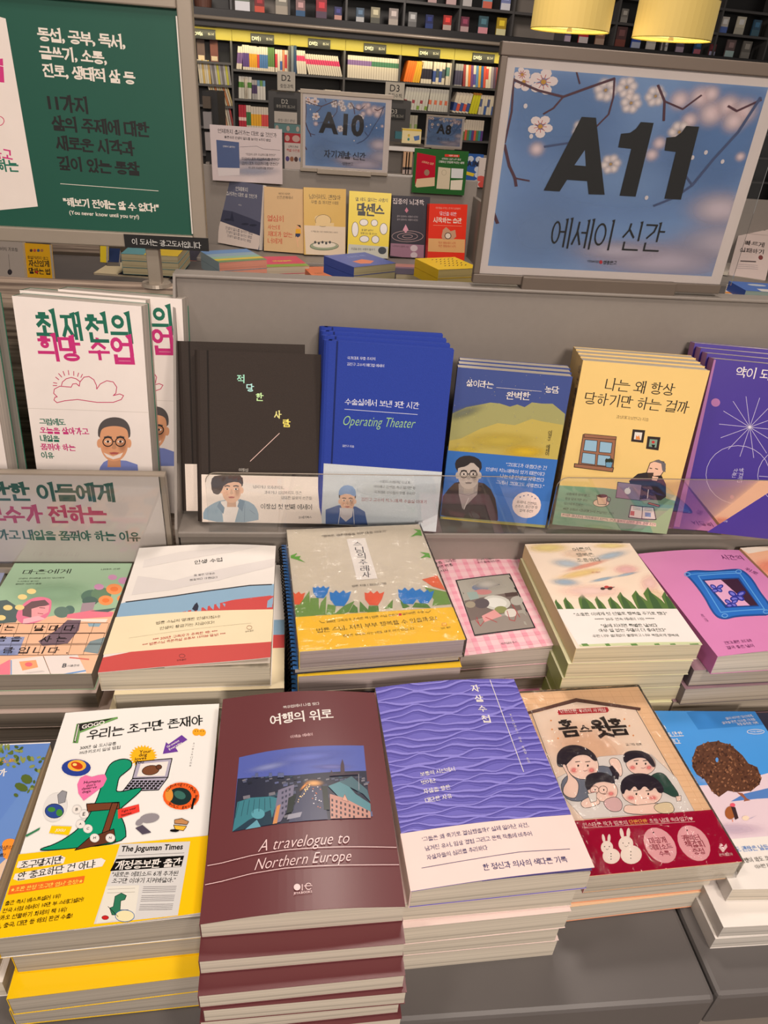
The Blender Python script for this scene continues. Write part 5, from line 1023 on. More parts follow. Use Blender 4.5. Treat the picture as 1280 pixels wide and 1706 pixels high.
for t, p, q, bd in (('사람에게 상처 받고,', (116, 872), (254, 884), 1), ('항상 당하기만 하는', (110, 900), (242, 912), 1), ('당신에게 전하는', (104, 928), (216, 938), 1), ('40만 유튜버 <감성대디>의 현실적인 조언', (98, 958), (388, 988), 1)): A.text(t, p, q, (30, 50, 40), bd)
A.poly([(88, 984), (634, 1042), (634, 1062), (86, 1004)], (240, 206, 190)); A.text('한석준 아나운서, 크리에이터 최현희, 안녕, 할부지 심형준 감독 강력 추천!', (92, 994), (630, 1051), K, 1)
fs = Face(m4 @ Matrix.Rotation(-PI/2, 4, 'Y'), 0, h/2, w/2+.0003, .016, h); fs.rel = Matrix.Rotation(-PI/2, 4, 'Y'); AS = Art(fs, 'spine_lettering', r, uv=True)
for i, ch in enumerate('나는왜항상당하기만하는걸까'): AS.text(ch, (.25, .06+i*.062), (.8, .06+i*.062), K, 1)
books_behind(r, 3, .016, .001, .0008, .002, ['pale yellow cartoon paperback second from the front of its row', 'pale yellow cartoon paperback third from the front of its row', 'pale yellow cartoon paperback at the back of its row'])
# ---- violet constellation book
VV = (70, 52, 148)
(r, fc), (m4, w, h) = leaning([(1187.5, 599), (1400, 616), (1310, 903), (1125, 879)], ZB_, .018, VV, 'deep violet book with white rays and circles and a mauve spine, nearest of its row', 'deep violet books', spine=(170, 112, 166), mat='satin')
A = zoom(Art(fc, 'cover_lettering', r), (910, 570, 3.459)); WV = (206, 200, 230)
A.poly([(960, 100), (980, 102), (770, 1066), (738, 1062)], (170, 112, 166))
A.text('약이 되는 세월', (1096, 170), (1500, 206), 'white', 1.2); A.ell(978, 348, 26, 24, (176, 116, 170)); A.blob(1175, 490, 22, 20, (240, 236, 250), .9)
for a in range(14): t = a/14*2*PI+.1; R_ = 178; A.line([(1175+16*math.cos(t), 490+16*math.sin(t)), (1175+R_*math.cos(t), 490+R_*math.sin(t))], 2.6, WV)
A.ring(1106, 764, 184, 168, 2.6, WV); A.ring(1420, 770, 200, 170, 2.6, WV); A.line([(1228, 772), (1500, 792)], 2.6, WV); A.ell(1072, 892, 12, 11, (176, 116, 170)); A.vtext('산문', (1094, 742), (1084, 768), 28, WV, .5); A.vtext('박경리', (1128, 738), (1116, 796), 26, WV, .5); A.text('다산책방', (1024, 1030), (1046, 1034), WV, 1, 2)
books_behind(r, 3, .018, -.002, .004, .002, ['deep violet book second from the front of its row', 'deep violet book third from the front of its row', 'deep violet book at the back of its row'])

# ================================================================== wooden display unit on the left
wu = empty('wooden_display_unit', place(0, 0, 0), 'grey oak display unit at the left, holding the white hope lesson books', 'display unit')
WT = 1.170
box_obj('back_board', 'wood', -1.3, .885, .60, -.153, .91, WT, wu)
box_obj('shelf_board', 'wood', -1.3, .706, LEDGE-.05, -.153, .885, LEDGE-.03, wu)
box_obj('front_board', 'wood', -1.3, .705, DECK+.001, -.153, .72, LEDGE-.051, wu)
# ---- upright white hope books
q = [(33, 496), (238, 505), (259, 878), (57, 872)]
z0 = LEDGE-.026
(r, fc), (m4, w, h) = leaning(q, z0, .0225, (240, 230, 224), 'white paperback with green and pink title and smiling man in glasses, fully visible', 'white hope lesson paperbacks', spine=(26, 110, 84), back=(26, 110, 84), page=(206, 196, 186), mat='paper', lean=math.radians(83))
GN, MG = (24, 106, 84), (200, 44, 120); DG = (70, 40, 50)
def hope_art(r, fc, dx=0):
    A = zoom(Art(fc, 'cover_picture', r, 'paper'), (0+dx, 480, 3.709))
    for ch, x0, x1, y in (('최', 215, 352, 226), ('재', 374, 502, 232), ('천', 526, 664, 238), ('의', 678, 812, 240)): A.text(ch, (x0, y), (x1, y+3), GN, 4.2, 1.2)
    for ch, x0, x1, y in (('희', 228, 356, 362), ('망', 364, 500, 368), ('수', 544, 676, 374), ('업', 686, 824, 376)): A.text(ch, (x0, y), (x1, y+3), MG, 4.2, 1.12)
    R1 = (196, 50, 100)
    A.line([(380, 602), (386, 580), (410, 560), (440, 552), (470, 560), (492, 576)], 5, R1); A.line([(440, 612), (450, 592), (472, 590), (490, 606), (494, 580), (520, 550), (550, 546), (580, 566), (596, 600), (598, 624), (620, 592), (660, 572), (700, 580), (722, 612), (716, 650), (700, 664), (740, 654), (764, 664), (750, 688), (700, 706), (600, 706), (480, 688), (400, 696), (352, 708), (334, 692), (340, 674), (354, 672), (332, 650), (336, 624), (370, 606), (440, 612)], 5, R1)
    for x0, y0, x1, y1 in ((328, 602, 352, 602), (330, 584, 352, 588), (344, 550, 364, 566), (362, 528, 382, 550), (390, 514, 400, 540), (422, 508, 426, 536), (456, 514, 456, 540), (486, 524, 480, 546), (510, 532, 500, 552)): A.line([(x0, y0), (x1, y1)], 5, R1)
    A.line([(165, 742), (915, 768)], 3, (214, 204, 196))
    for t, p, q_, c in (('그럼에도', (242, 824), (404, 828), GN), ('오늘을 살아가고', (244, 876), (550, 886), MG), ('내일을', (248, 926), (368, 930), GN), ('꿈꿔야 하는', (250, 978), (468, 986), MG), ('이유', (254, 1030), (334, 1032), GN)): A.text(t, p, q_, c, 4)
    A.poly([(620, 1104), (640, 1076), (670, 1060), (780, 1066), (850, 1090), (860, 1180), (600, 1180)], (120, 134, 196)); portrait(A, 706, 950, 92, skin=(222, 160, 120), hair=(84, 78, 78), glasses=True); A.poly([(640, 1016), (700, 1040), (762, 1016), (744, 1046), (700, 1058), (660, 1042)], (240, 226, 216))
hope_art(r, fc)
def shifted(dx, dy, label, art=True):
    c = r.copy(); COL.objects.link(c); c['label'] = label; c.matrix_world = Matrix.Translation((dx, dy, 0)) @ r.matrix_world
    for ch in r.children:
        if art or ch.name.split('.')[0] in ('cover', 'page_block'): d = ch.copy(); COL.objects.link(d); d.parent = c
    HOPE.append((c, r) if art else (c, None)); return c
HOPE = []
shifted(0, .0235, 'second white hope lesson paperback, directly behind the front one', False)
shifted(.037, .034, 'white hope lesson paperback pushed right, only its right edge showing', True)
shifted(-.160, -.004, 'front white hope lesson paperback cut by the left edge', True)
shifted(-.160, .0195, 'rear white hope lesson paperback cut by the left edge', False)
# ---- acrylic sign holder in front of them
sh = empty('sign_holder', place(0, 0, 0), 'acrylic sign holder with green and pink lettering in front of the white books', 'sign holder')
HX, HZ0, HZ1 = -.1535, .9000, 1.0215
box_obj('paper', 'paper', -.62, .6895, HZ0+.004, HX-.008, .6902, HZ1-.003, sh, (214, 204, 198))
box_obj('clear_front', 'acrylic', -.62, .6840, HZ0, HX, .6858, HZ1, sh)
box_obj('clear_back', 'acrylic', -.62, .6915, HZ0, HX, .6930, HZ1+.002, sh)
box_obj('end_cap', 'frame', HX-.006, .6842, HZ0, HX, .6930, HZ1, sh, bevel=.001)
box_obj('top_rim', 'frame', -.62, .6835, HZ1-.0005, HX, .6930, HZ1+.0015, sh)
box_obj('base_rail', 'frame', -.62, .6800, HZ0-.006, HX, .7048, HZ0, sh)
fh = Face(place(0, .6895, 0, 0, PI/2), -.62, HZ1, .0001, .62+HX, HZ1-HZ0); fh.rel = place(0, .6895, 0, 0, PI/2)
A = zoom(Art(fh, 'sign_lettering', sh, 'paper'), (0, 480, 3.709))
G2, P2 = (34, 92, 84), (180, 60, 104)
A.text('불안한 이들에게', (-195, 1252), (706, 1262), G2, 5.5, 1.05); A.text('교수가 전하는', (-105, 1392), (660, 1398), P2, 5.5, 1.05); A.text('오늘을 살아가고 내일을 꿈꿔야 하는 이유', (-380, 1518), (868, 1534), G2, 4.6, 1.1)

# ---- green poster stand
ps = empty('poster_stand', place(0, 0, 0), 'large green poster in a pale metal frame on a pole, standing on the oak unit', 'poster stand')
PY_ = .886
def at_(px, py, y=PY_): p = on_y(px, py, y); return p[0], p[2]
XR, ZB1 = at_(346, 418); ZT1 = 1.475; XI, ZI = at_(322, 393); XL = -.62; ZTI = at_(297, 15)[1]
box_obj('poster_sheet', 'paper', XL, PY_+.004, ZI-.01, XI+.012, PY_+.006, ZTI+.012, ps, (8, 78, 62))
box_obj('frame_side', 'frame', XI, PY_-.002, ZB1, XR, PY_+.012, ZT1, ps, bevel=.0015); box_obj('frame_side', 'frame', XL-.02, PY_-.002, ZB1, XL, PY_+.012, ZT1, ps, bevel=.0015)
box_obj('frame_bottom', 'frame', XL, PY_-.0022, ZB1, XI, PY_+.012, ZI, ps, bevel=.0015); box_obj('frame_top', 'frame', XL, PY_-.0022, ZTI, XI, PY_+.012, ZT1, ps, bevel=.0015)
xp, zp = at_(262, 482, .897); box_obj('pole', 'frame', xp-.0075, .889, WT, xp+.0075, .903, ZB1+.01, ps, bevel=.001)
Mesh().tube((xp, .8975, WT), (xp, .8975, WT+.004), .0178, .0168, 28).build('pole_foot', 'frame', ps)
Mesh().box(XI-.0015, PY_+.0005, ZI+.002, XI-.0002, PY_+.0035, ZTI-.006, (236, 228, 220)).build('white_edge', 'paper', ps)
fg = Face(place(0, PY_+.004, 0, 0, PI/2), XL, ZTI, .0001, XI-XL, ZTI-ZI); fg.rel = place(0, PY_+.004, 0, 0, PI/2)
A = zoom(Art(fg, 'poster_print', ps, 'paper'), (0, 0, 2.977)); CW, CK = (226, 216, 204), (8, 8, 8)
for t, p, q_, c in (('동섭, 공부, 독서,', (184, 166), (620, 208), CW), ('글쓰기, 소통,', (194, 256), (528, 288), CW), ('진로, 생태적 삶 등', (210, 346), (672, 388), CW), ('11가지', (236, 506), (434, 522), CK), ('삶의 주제에 대한', (254, 608), (742, 644), CK), ('새로운 시각과', (274, 706), (668, 736), CK), ('깊이 있는 통찰', (286, 806), (694, 838), CK), ('"해보기 전에는 알 수 없다!"', (314, 1000), (788, 1032), CW)): A.text(t, p, q_, c, 4.8)
A.text('(You never know until you try!)', (344, 1056), (690, 1078), CW, 2.4); A.line([(300, 911), (786, 947)], 2.6, CW)
A.poly([(-700, 20), (0, 84), (28, 92), (188, 1024), (0, 1042), (-700, 1080)], (228, 216, 208)); A.poly([(-80, 300), (14, 290), (22, 410), (-80, 400)], MG); A.line([(-20, 322), (20, 330)], 3, 'white'); A.text('고', (10, 760), (62, 770), MG, 5, 1.1); A.text('살아가', (-110, 760), (8, 762), MG, 5, 1.1); A.text('꿈꿔야 하는', (-180, 812), (92, 822), GN, 5, 1.1); A.ring(-10, 600, 30, 24, 4, (196, 50, 100), -1.4, 1.6)
tg = empty('advert_label', place(0, 0, 0), 'black strip with white lettering fixed on the lower frame of the green poster', 'label')
xa, za = at_(206, 390, PY_-.0035); xb, zb = at_(347, 419, PY_-.0035)
box_obj('strip', 'black', xa, PY_-.0042, zb+.0002, xb+.001, PY_-.0025, za, tg)
ft_ = Face(place(0, PY_-.0042, 0, 0, PI/2), xa, za, .0001, xb-xa, za-zb); ft_.rel = place(0, PY_-.0042, 0, 0, PI/2)
A = zoom(Art(ft_, 'lettering', tg, 'paper'), (0, 380, 3.657)); A.text('이 도서는 광고도서입니다', (804, 80), (1226, 106), (226, 224, 220), .4)

# ================================================================== A11 sign on the grey backboard
def blossom_sign(name, label, big, small, x0, x1, z0, z1, y, brd, zoomf, feet=True, right_extra=.0, fr='frame'):
    g = empty(name, place(0, 0, 0), label, 'sign')
    W, H = x1-x0, z1-z0; k = H/.235
    box_obj('backing_board', 'paper', x0+.004*k, y-.001, z0, x1, y+.001, z1-.004*k, g, (226, 212, 206))
    box_obj('top_rail', fr, x0-.001*k, y-.006*k, z1-.0125*k, x1+.006*k, y+.006*k, z1, g, bevel=.001*k)
    box_obj('side_rail', fr, x0, y-.005*k, z0, x0+.0075*k, y+.005*k, z1-.0125*k, g, bevel=.001*k)
    box_obj('bottom_rail', fr, x0, y-.0055*k, z0-.011*k, x1, y+.0055*k, z0, g, bevel=.001*k)
    if feet: box_obj('stand_foot', fr, x0+W*.19, y-.010*k, z0-.016*k, x0+W*.81, y+.012*k, z0+.0005, g, bevel=.0015*k)
    box_obj('clear_cover', 'acrylic', x0+.008*k, y-.0052*k, z0, x1+right_extra, y-.0042*k, z1-.012*k, g)
    fx0, fx1, fz0, fz1 = x0+W*brd[0], x0+W*brd[1], z0+H*brd[2], z0+H*brd[3]
    st = 4e-6 if y < 1 else 7e-6 if y < 3 else 1.2e-5
    f = Face(place(0, y-.001, 0, 0, PI/2), fx0, fz1, .0001, fx1-fx0, fz1-fz0, step=st); f.rel = place(0, y-.001, 0, 0, PI/2)
    A = Art(f, 'sky_picture', g, 'satin', uv=True); rl = random.Random(1)
    def V(p): return (p[0]*f.w, p[1]*f.h)
    A.band(0, 1, (126, 158, 204))
    for u, v, ru, rv, c, a in ((.5, .5, .7, .3, (130, 164, 212), .8), (.9, .25, .4, .4, (98, 138, 194), .8), (.2, .2, .4, .3, (104, 142, 194), .7), (.75, .92, .5, .16, (196, 184, 200), 1), (.95, .62, .2, .14, (214, 198, 208), 1), (.55, .88, .3, .08, (200, 190, 206), .9), (1., .8, .3, .16, (200, 188, 202), .9), (.2, .8, .3, .3, (128, 156, 198), .6)): A.blob(u, v, ru, rv, c, a)
    bl = lambda u, v, ru, rv, c, a: A.blob(u, v, ru, rv, c, a)
    for u, v, r_ in ((.66, .09, .06), (.74, .07, .07), (.80, .14, .08), (.86, .10, .07), (.93, .12, .08), (.72, .18, .05), (.9, .17, .07), (.78, .05, .05), (.13, .37, .045), (.60, .36, .04), (.97, .34, .03), (.62, .30, .04)): bl(u, v, r_, r_*1.15, (240, 214, 216), 1)
    for u, v, r_ in ((.36, .07, .055), (.44, .05, .05), (.30, .26, .05), (.47, .12, .05), (.69, .24, .055), (.44, .42, .05), (.56, .08, .05)):
        for i in range(6): a = i*1.05+u*9; bl(u+r_*.5*math.cos(a), v+r_*.6*math.sin(a), r_*.55, r_*.65, (248, 232, 228), 1)
        bl(u, v, r_*.22, r_*.26, (206, 160, 80), .9)
    for u, v, r_ in ((.04, .06, .04), (.115, .055, .055), (.13, .26, .05), (.03, .03, .03)):
        for i in range(5): a = i*1.257+v*20; A.ell(u+r_*.6*math.cos(a), v+r_*.7*math.sin(a), r_*.42, r_*.40, (240, 222, 218), a, 9)
        for i in range(9): a = i*.7; A.line([(u, v), (u+r_*.5*math.cos(a), v+r_*.6*math.sin(a))], .003, (190, 90, 90))
        A.ell(u, v, r_*.18, r_*.2, (200, 150, 50))
    br = (84, 44, 58)
    for pts, wd in (([(.0, .055), (.10, .095), (.20, .115), (.30, .06), (.385, .015)], .011), ([(.20, .115), (.17, .17), (.135, .20)], .008), ([(.385, .015), (.395, .10), (.39, .18), (.34, .26)], .007), ([(.235, .0), (.255, .05)], .006), ([(.56, .03), (.60, .10), (.615, .19)], .010), ([(.60, .10), (.68, .13), (.74, .06)], .008), ([(.985, .06), (.9, .12), (.86, .10)], .010), ([(.0, .05), (.01, .2), (.0, .35)], .008), ([(.0, .36), (.03, .46), (.06, .52), (.07, .56)], .012), ([(.055, .52), (.12, .53)], .008), ([(-.01, .70), (.015, .76)], .014)): A.line(pts, wd, br)
    for pts, wd in (([(.98, .05), (.93, .22), (.86, .36), (.80, .50), (.74, .57), (.66, .62)], .012), ([(.80, .50), (.75, .44)], .009), ([(.16, .355), (.25, .33)], .010)): A.line(pts, wd, (70, 84, 124))
    for u, v in ((.06, .17), (.10, .31), (.82, .33), (.77, .36), (.90, .37), (.62, .58)): A.ell(u, v, .008, .012, (226, 214, 214), 0, 8)
    B = Art(f, 'sign_lettering', g, 'satin', lay0=A.lay+8e-5, uv=True)
    for t in big: B.text(*t)
    for t in small: B.text(*t)
    return g, f
SY = .828
def sx(px, py): p = on_y(px, py, SY); return p
TL, BLc, BRc = on_y(858, 112, SY), on_y(806, 442, SY), on_y(1184, 464, SY)
X0, X1, Z0, Z1 = .1895, .4945, BTOP+.014, 1.4425
W_s, H_s = X1-X0, Z1-Z0
brd = ((TL[0]-X0)/W_s, (BRc[0]-X0)/W_s, (BLc[2]-Z0)/H_s, (TL[2]-Z0)/H_s)
SK_ = (18, 16, 16)
g, f = blossom_sign('aisle_sign', 'large A11 section sign with cherry blossom sky, standing on the grey backboard', [], [], X0, X1, Z0, Z1, SY, brd, None, right_extra=.012, fr='bronze')
A = zoom(Art(f, 'sign_letters', g, 'satin', lay0=9e-4), (780, 0, 2.56))
A.poly([(484, 498), (545, 502), (582, 830), (514, 828), (508, 772), (422, 766), (390, 816), (322, 812)], SK_)
A.poly([(497, 640), (501, 708), (453, 704)], (116, 146, 190))
for o_ in (0, 194):
    dy = o_*.085; A.poly([(736+o_, 520+dy), (791+o_*1.0, 524+dy), (714+o_*.995, 838+dy*.78), (646+o_*.985, 834+dy*.78), (696+o_*.98, 634+dy*.8), (640+o_*1.02, 628+dy*.8), (652+o_*1., 570+dy), (690+o_, 566+dy), (716+o_, 548+dy)], SK_)
A.text('에세이 신간', (356, 990), (834, 1012), SK_, 0, 1.25, 0); A.text('서점q4서점', (508, 1112), (556, 1116), SK_, .6); A.ell(566, 1117, 7, 8, (190, 40, 50)); A.text('영풍문고', (576, 1118), (634, 1120), SK_, 2.4)

# ================================================================== second display stand, behind
L2 = .912
st2 = empty('display_stand', place(0, 0, 0), 'grey steel display stand behind, holding the six leaning self-help books', 'display stand')
box_obj('deck_panel', 'deck_grey', -1.5, 1.55, .90-.04, .545, 2.26, .90, st2, bevel=.003)
box_obj('ledge', 'grey_metal', -.34, 2.255, L2-.012, .545, 2.46, L2-.001, st2, bevel=.002)
box_obj('riser', 'grey_metal', -.34, 2.262, .60, .545, 2.27, L2-.012, st2)
box_obj('backboard', 'grey_metal', -.34, 2.47, .60, .545, 2.485, 1.146, st2, bevel=.002)
box_obj('side_panel', 'grey_metal', .535, 2.26, .60, .547, 2.485, 1.10, st2, bevel=.002)
box_obj('body', 'black', -1.45, 1.6, 0, .5, 2.44, .86, st2)
def up2(q, T, col, label, **k):
    (r, fc), (m4, w, h) = leaning(q, L2+.004, T, col, label, 'self-help books leaning on the second stand', lean=math.radians(81), **k); fc.step = 2e-5; return r, fc
def art2(fc, r, lay0=1e-4): A = Art(fc, 'cover_picture', r, 'satin', lay0=lay0); return zoom(A, (330, 180, 2.612))
r, fc = up2([(368, 297), (440, 309), (430, 415), (362.5, 406)], .02, (98, 100, 122), 'slate grey paperback with a pale slanted band, leftmost leaning on the second stand', page='white'); A = art2(fc, r)
A.poly([(95, 492), (276, 555), (262, 616), (82, 592)], (222, 206, 196)); A.poly([(90, 440), (150, 450), (230, 480), (276, 500), (270, 556), (95, 492)], (64, 66, 88)); A.poly([(138, 490), (148, 450), (158, 494)], (46, 48, 70)); [A.ell(x, y, 16, 5, (46, 48, 66)) for x, y in ((130, 486), (205, 505), (240, 510))]
for t, p, q_ in (('언제까지', (164, 350), (216, 356)), ('흘러가는 대로 살 것인가', (122, 370), (258, 386)), ('이근후', (176, 420), (190, 424))): A.text(t, p, q_, 'white', .6)
for i in range(3): A.text('인생의 밀도를 높이는 방법', (120+i*4, 520+i*17), (238-i*4, 546+i*17), (70, 70, 90), .6)
r, fc = up2([(441, 311), (509, 315), (508, 423), (439, 417)], .018, (214, 180, 134), 'beige paperback with red brush lettering and a small runner, on the second stand'); A = art2(fc, r)
for t, p, q_ in (('열심히', (302, 478), (372, 482)), ('사는데', (304, 516), (356, 520)), ('재미가 없는', (304, 546), (412, 552)), ('너에게', (304, 576), (366, 580))): A.text(t, p, q_, (196, 60, 44), 1)
A.text('여전히 어려운', (350, 372), (402, 374), K, .4); A.text('인간관계에서', (344, 388), (412, 390), K, .4); A.ell(436, 518, 8, 9, (226, 170, 120)); A.poly([(426, 526), (446, 526), (448, 548), (424, 548)], (230, 170, 40)); A.poly([(424, 546), (446, 546), (444, 562), (424, 562)], (50, 60, 90)); A.line([(428, 560), (436, 604)], 5, (226, 180, 140)); A.line([(442, 560), (434, 580)], 5, (226, 180, 140)); A.poly([(430, 508), (446, 510), (448, 522), (438, 514)], K)
r, fc = up2([(504, 311), (577, 316), (575, 427), (509, 423)], .018, (216, 176, 90), 'mustard paperback with a sleeping bear drawing, third from left on the second stand'); A = art2(fc, r)
A.poly([(462, 510), (642, 518), (640, 646), (470, 636)], (222, 202, 176)); A.text('넘어져도 괜찮아', (484, 384), (622, 390), K, .4); A.text('무릎 좀 까지면 어때', (492, 408), (610, 414), K, .3); A.ell(545, 490, 34, 26, (226, 196, 140)); A.ell(520, 480, 12, 12, (226, 196, 140)); A.ring(545, 490, 34, 26, 1.5, K); A.poly([(512, 500), (592, 500), (592, 516), (510, 512)], (226, 196, 140))
A.ell(548, 602, 62, 18, (150, 160, 130)); A.ell(550, 596, 50, 12, (226, 214, 196)); A.ring(550, 600, 62, 18, 2, (60, 80, 60)); [A.ell(510+i*16, 584+(i % 2)*4, 5, 6, (60, 60, 60)) for i in range(5)]; A.text('이 책을 읽는 모든 이에게 전하는 이야기', (492, 536), (608, 542), K, .3)
r, fc = up2([(581, 318), (652, 322), (647, 433), (580, 425)], .018, (238, 212, 60), 'bright yellow paperback with thick black title and round cartoons on the second stand', spine=(226, 196, 40)); A = art2(fc, r)
A.text('말 해도 잘되는 사람의', (686, 396), (826, 402), K, 1.6); A.text('말센스', (692, 438), (812, 446), K, 5, 1.2); A.poly([(655, 592), (828, 604), (826, 660), (652, 642)], (196, 196, 184))
for x, y, a, b_ in ((684, 528, 14, 32), (722, 498, 18, 14), (768, 500, 14, 14), (808, 526, 16, 24), (724, 570, 20, 14), (772, 572, 16, 16)): A.oell(x, y, a, b_, 'white', K, 2)
A.text('할 말만 골라서', (712, 530), (762, 532), K, .6); A.text('명쾌 있는 말 센스는', (708, 544), (780, 548), K, .6); A.ell(802, 620, 18, 16, (40, 50, 60)); A.text('호감을 얻는 사람의 말하기', (666, 612), (770, 616), K, .5)
r, fc = up2([(653.5, 325), (715, 328.5), (713, 433), (651, 425)], .02, (44, 40, 52), 'black paperback with a pink drop over ripples, on the second stand'); A = art2(fc, r)
A.text('집중의 뇌과학', (848, 404), (984, 412), (226, 210, 210), 1.4); A.poly([(908, 432), (916, 446), (908, 456), (900, 446)], (200, 120, 140)); A.poly([(904, 506), (916, 530), (904, 544), (892, 530)], (214, 150, 170))
for a, b_ in ((22, 7), (44, 15), (68, 24)): A.ring(912, 558, a, b_, 2, (180, 150, 150))
A.poly([(838, 588), (984, 596), (982, 662), (836, 642)], (150, 110, 130)); [A.text('결국 집중하는 사람이 이긴다', (866, 470+i*14), (958, 474+i*14), (180, 170, 176), .4) for i in range(2)]; A.text('뇌과학자의 집중력 수업', (846, 600), (916, 604), K, .4); A.ell(940, 610, 16, 14, (196, 180, 186)); A.ell(940, 640, 15, 13, (196, 180, 186))
r, fc = up2([(715, 339), (779, 341), (774, 434.6), (713, 432.7)], .02, (226, 52, 30), 'red paperback with a hand holding a watch, rightmost leaning on the second stand'); A = art2(fc, r)
A.poly([(1003, 567), (1162, 572), (1160, 630), (1001, 624)], (222, 170, 112)); A.text('당신을 위한', (1052, 458), (1126, 462), (230, 206, 214), 2); A.text('시작하는 습관', (1024, 486), (1148, 490), (236, 226, 210), 3); A.text('게으름을 이기는, 한가지 심리법칙', (1034, 434), (1142, 438), (236, 180, 160), .4)
A.line([(1024, 510), (1148, 514)], 1.5, (240, 160, 130)); A.poly([(1060, 560), (1066, 530), (1080, 518), (1100, 536), (1120, 530), (1124, 560), (1110, 572), (1066, 572)], (196, 150, 120)); A.ell(1088, 556, 13, 13, (226, 210, 190)); A.ring(1088, 556, 13, 13, 3, (70, 50, 40)); [A.text('작은 행동에서 시작', (1046, 586+i*14), (1122, 588+i*14), (190, 60, 40), .4) for i in range(2)]

# ---- posters clipped on the second stand
def sheet_sign(name, label, q, y, col, zf, th=.002, cat='poster', mat='satin', step=2e-5):
    P = [on_y(*c, y) for c in q]; x0 = (P[0][0]+P[3][0])/2; x1 = (P[1][0]+P[2][0])/2; z1 = (P[0][2]+P[1][2])/2; z0 = (P[2][2]+P[3][2])/2
    g = empty(name, place(0, 0, 0), label, cat); box_obj('panel', mat, x0, y, z0, x1, y+th, z1, g, col)
    f = Face(place(0, y, 0, 0, PI/2), x0, z1, .0001, x1-x0, z1-z0, step=step); f.rel = place(0, y, 0, 0, PI/2)
    A = zoom(Art(f, 'poster_print', g, mat, lay0=1e-4), zf); return g, A, (x0, x1, z0, z1)
g, A, e_ = sheet_sign('poster', 'pale poster with a blue book picture standing left on the second stand', [(352, 207), (473, 216), (468, 305), (352, 302)], 2.445, (204, 190, 190), (330, 110, 6.737))
A.blob(560, 1080, 420, 60, (120, 126, 150), .6); A.blob(600, 1180, 420, 80, (150, 156, 176), .7); A.blob(700, 1050, 280, 20, (90, 96, 120), .6); A.text('언제까지 흘러가는 대로 살 것인가', (222, 724), (884, 778), K, 1); A.text('빠른우리 인생의 밀도를 높이는 6가지 방법', (298, 796), (814, 834), K, 1.6)
A.line([(470, 908), (660, 900), (730, 930), (920, 945)], 3, (80, 80, 90)); A.poly([(205, 828), (460, 856), (468, 1145), (222, 1150)], (76, 92, 132)); A.poly([(218, 1140), (468, 1146), (468, 1224), (230, 1236)], (210, 200, 200)); A.text('언제까지 흘러가는', (280, 900), (420, 910), 'white', .4)
for i, (a, b_) in enumerate(((536, 872), (490, 920), (490, 910), (566, 850))): A.text('"지금의 내가 지금까지를 만든다"'[i:], (a, 990+i*50), (b_, 1000+i*50), K, .8)
g, A, e_ = sheet_sign('poster', 'shiny green poster with a red book picture at the right of the second stand', [(692, 247), (781, 252), (774, 326), (685, 320)], 2.445, (40, 92, 44), (640, 150, 5.818), mat='gloss')
A.poly([(322, 606), (502, 640), (490, 930), (318, 945), (300, 900)], (176, 24, 46)); A.poly([(318, 862), (492, 845), (490, 930), (318, 945), (302, 930)], (206, 180, 146)); A.text('시작하는 습관', (366, 694), (482, 716), (226, 190, 150), 1.6); A.ell(415, 800, 26, 30, (150, 120, 100)); A.poly([(590, 622), (732, 628), (730, 652), (588, 646)], (206, 60, 46)); A.text('이벤트 사은품', (630, 634), (716, 640), 'white', .8)
A.text('시작하는 습관 노트 증정', (560, 664), (744, 674), 'white', 1); A.text('구매하신 분들께 드리는 혜택', (528, 692), (776, 708), 'white', 1); A.poly([(528, 746), (646, 758), (632, 962), (508, 955)], (200, 186, 160)); A.poly([(654, 758), (770, 764), (762, 856), (650, 852)], (206, 206, 206)); A.poly([(648, 876), (764, 870), (752, 970), (642, 966)], (214, 204, 186)); A.ring(582, 800, 22, 26, 3, (150, 140, 120))

g, f = blossom_sign('aisle_sign', 'medium A10 section sign with blossom sky on the second stand', [('A10', (.17, .34), (.74, .36), (36, 34, 40), 4.5, 1.0)], [('자기계발 신간', (.24, .80), (.78, .81), (36, 34, 40), 1.6, 1.0), ('영풍문고', (.48, .935), (.62, .935), (60, 56, 66), 1)], -.030, .246, 1.155, 1.368, 2.462, (.055, .935, .03, .90), None)
_x0, _z0 = on_y(707, 243, 5.0)[[0, 2]]; _x1, _z1 = on_y(775, 195, 5.0)[[0, 2]]
g, f = blossom_sign('aisle_sign', 'small distant A8 section sign with blossom sky, right of the second stand', [('A8', (.27, .40), (.70, .42), (36, 34, 40), 4, 1.0)], [('육아/가족', (.30, .76), (.68, .77), (90, 90, 110), .6, 1.)], _x0, _x1, _z0, _z1, 5.0, (.05, .94, .05, .93), None)

# ---- low stacks on the second stand
def edge_book(pl, pr, w, h, T, n, cover, label, group, flo=.90, top=None, **k):
    lo, hi = .80, 1.25
    for _ in range(30):
        m_ = (lo+hi)/2; d = np.linalg.norm(on_z(*pl, m_)-on_z(*pr, m_))
        if d > w: lo = m_
        else: hi = m_
    a, b_ = on_z(*pl, lo), on_z(*pr, lo); yaw = math.atan2(b_[1]-a[1], b_[0]-a[0]); c = (a+b_)/2; z = lo; out = []
    words = ['top', 'second', 'third', 'fourth', 'fifth', 'sixth', 'seventh', 'eighth']
    for i in range(n):
        m4 = place(c[0]-math.sin(yaw)*h/2, c[1]+math.cos(yaw)*h/2, z-T*(i+1), yaw)
        out.append(book(m4, w, h, T-.0005, cover if not isinstance(cover, list) else cover[i % len(cover)], label if i == 0 else f'{words[i]} book under the {label}', group, **k))
    fc = out[0][1]; fc.step = 1e-5
    if z-T*n > flo+.003: box_obj('book_riser', 'deck_grey', c[0]-w*.4, c[1]+.02, flo+.0002, c[0]+w*.4, c[1]+h*.8, z-T*n, st2)
    return out[0]
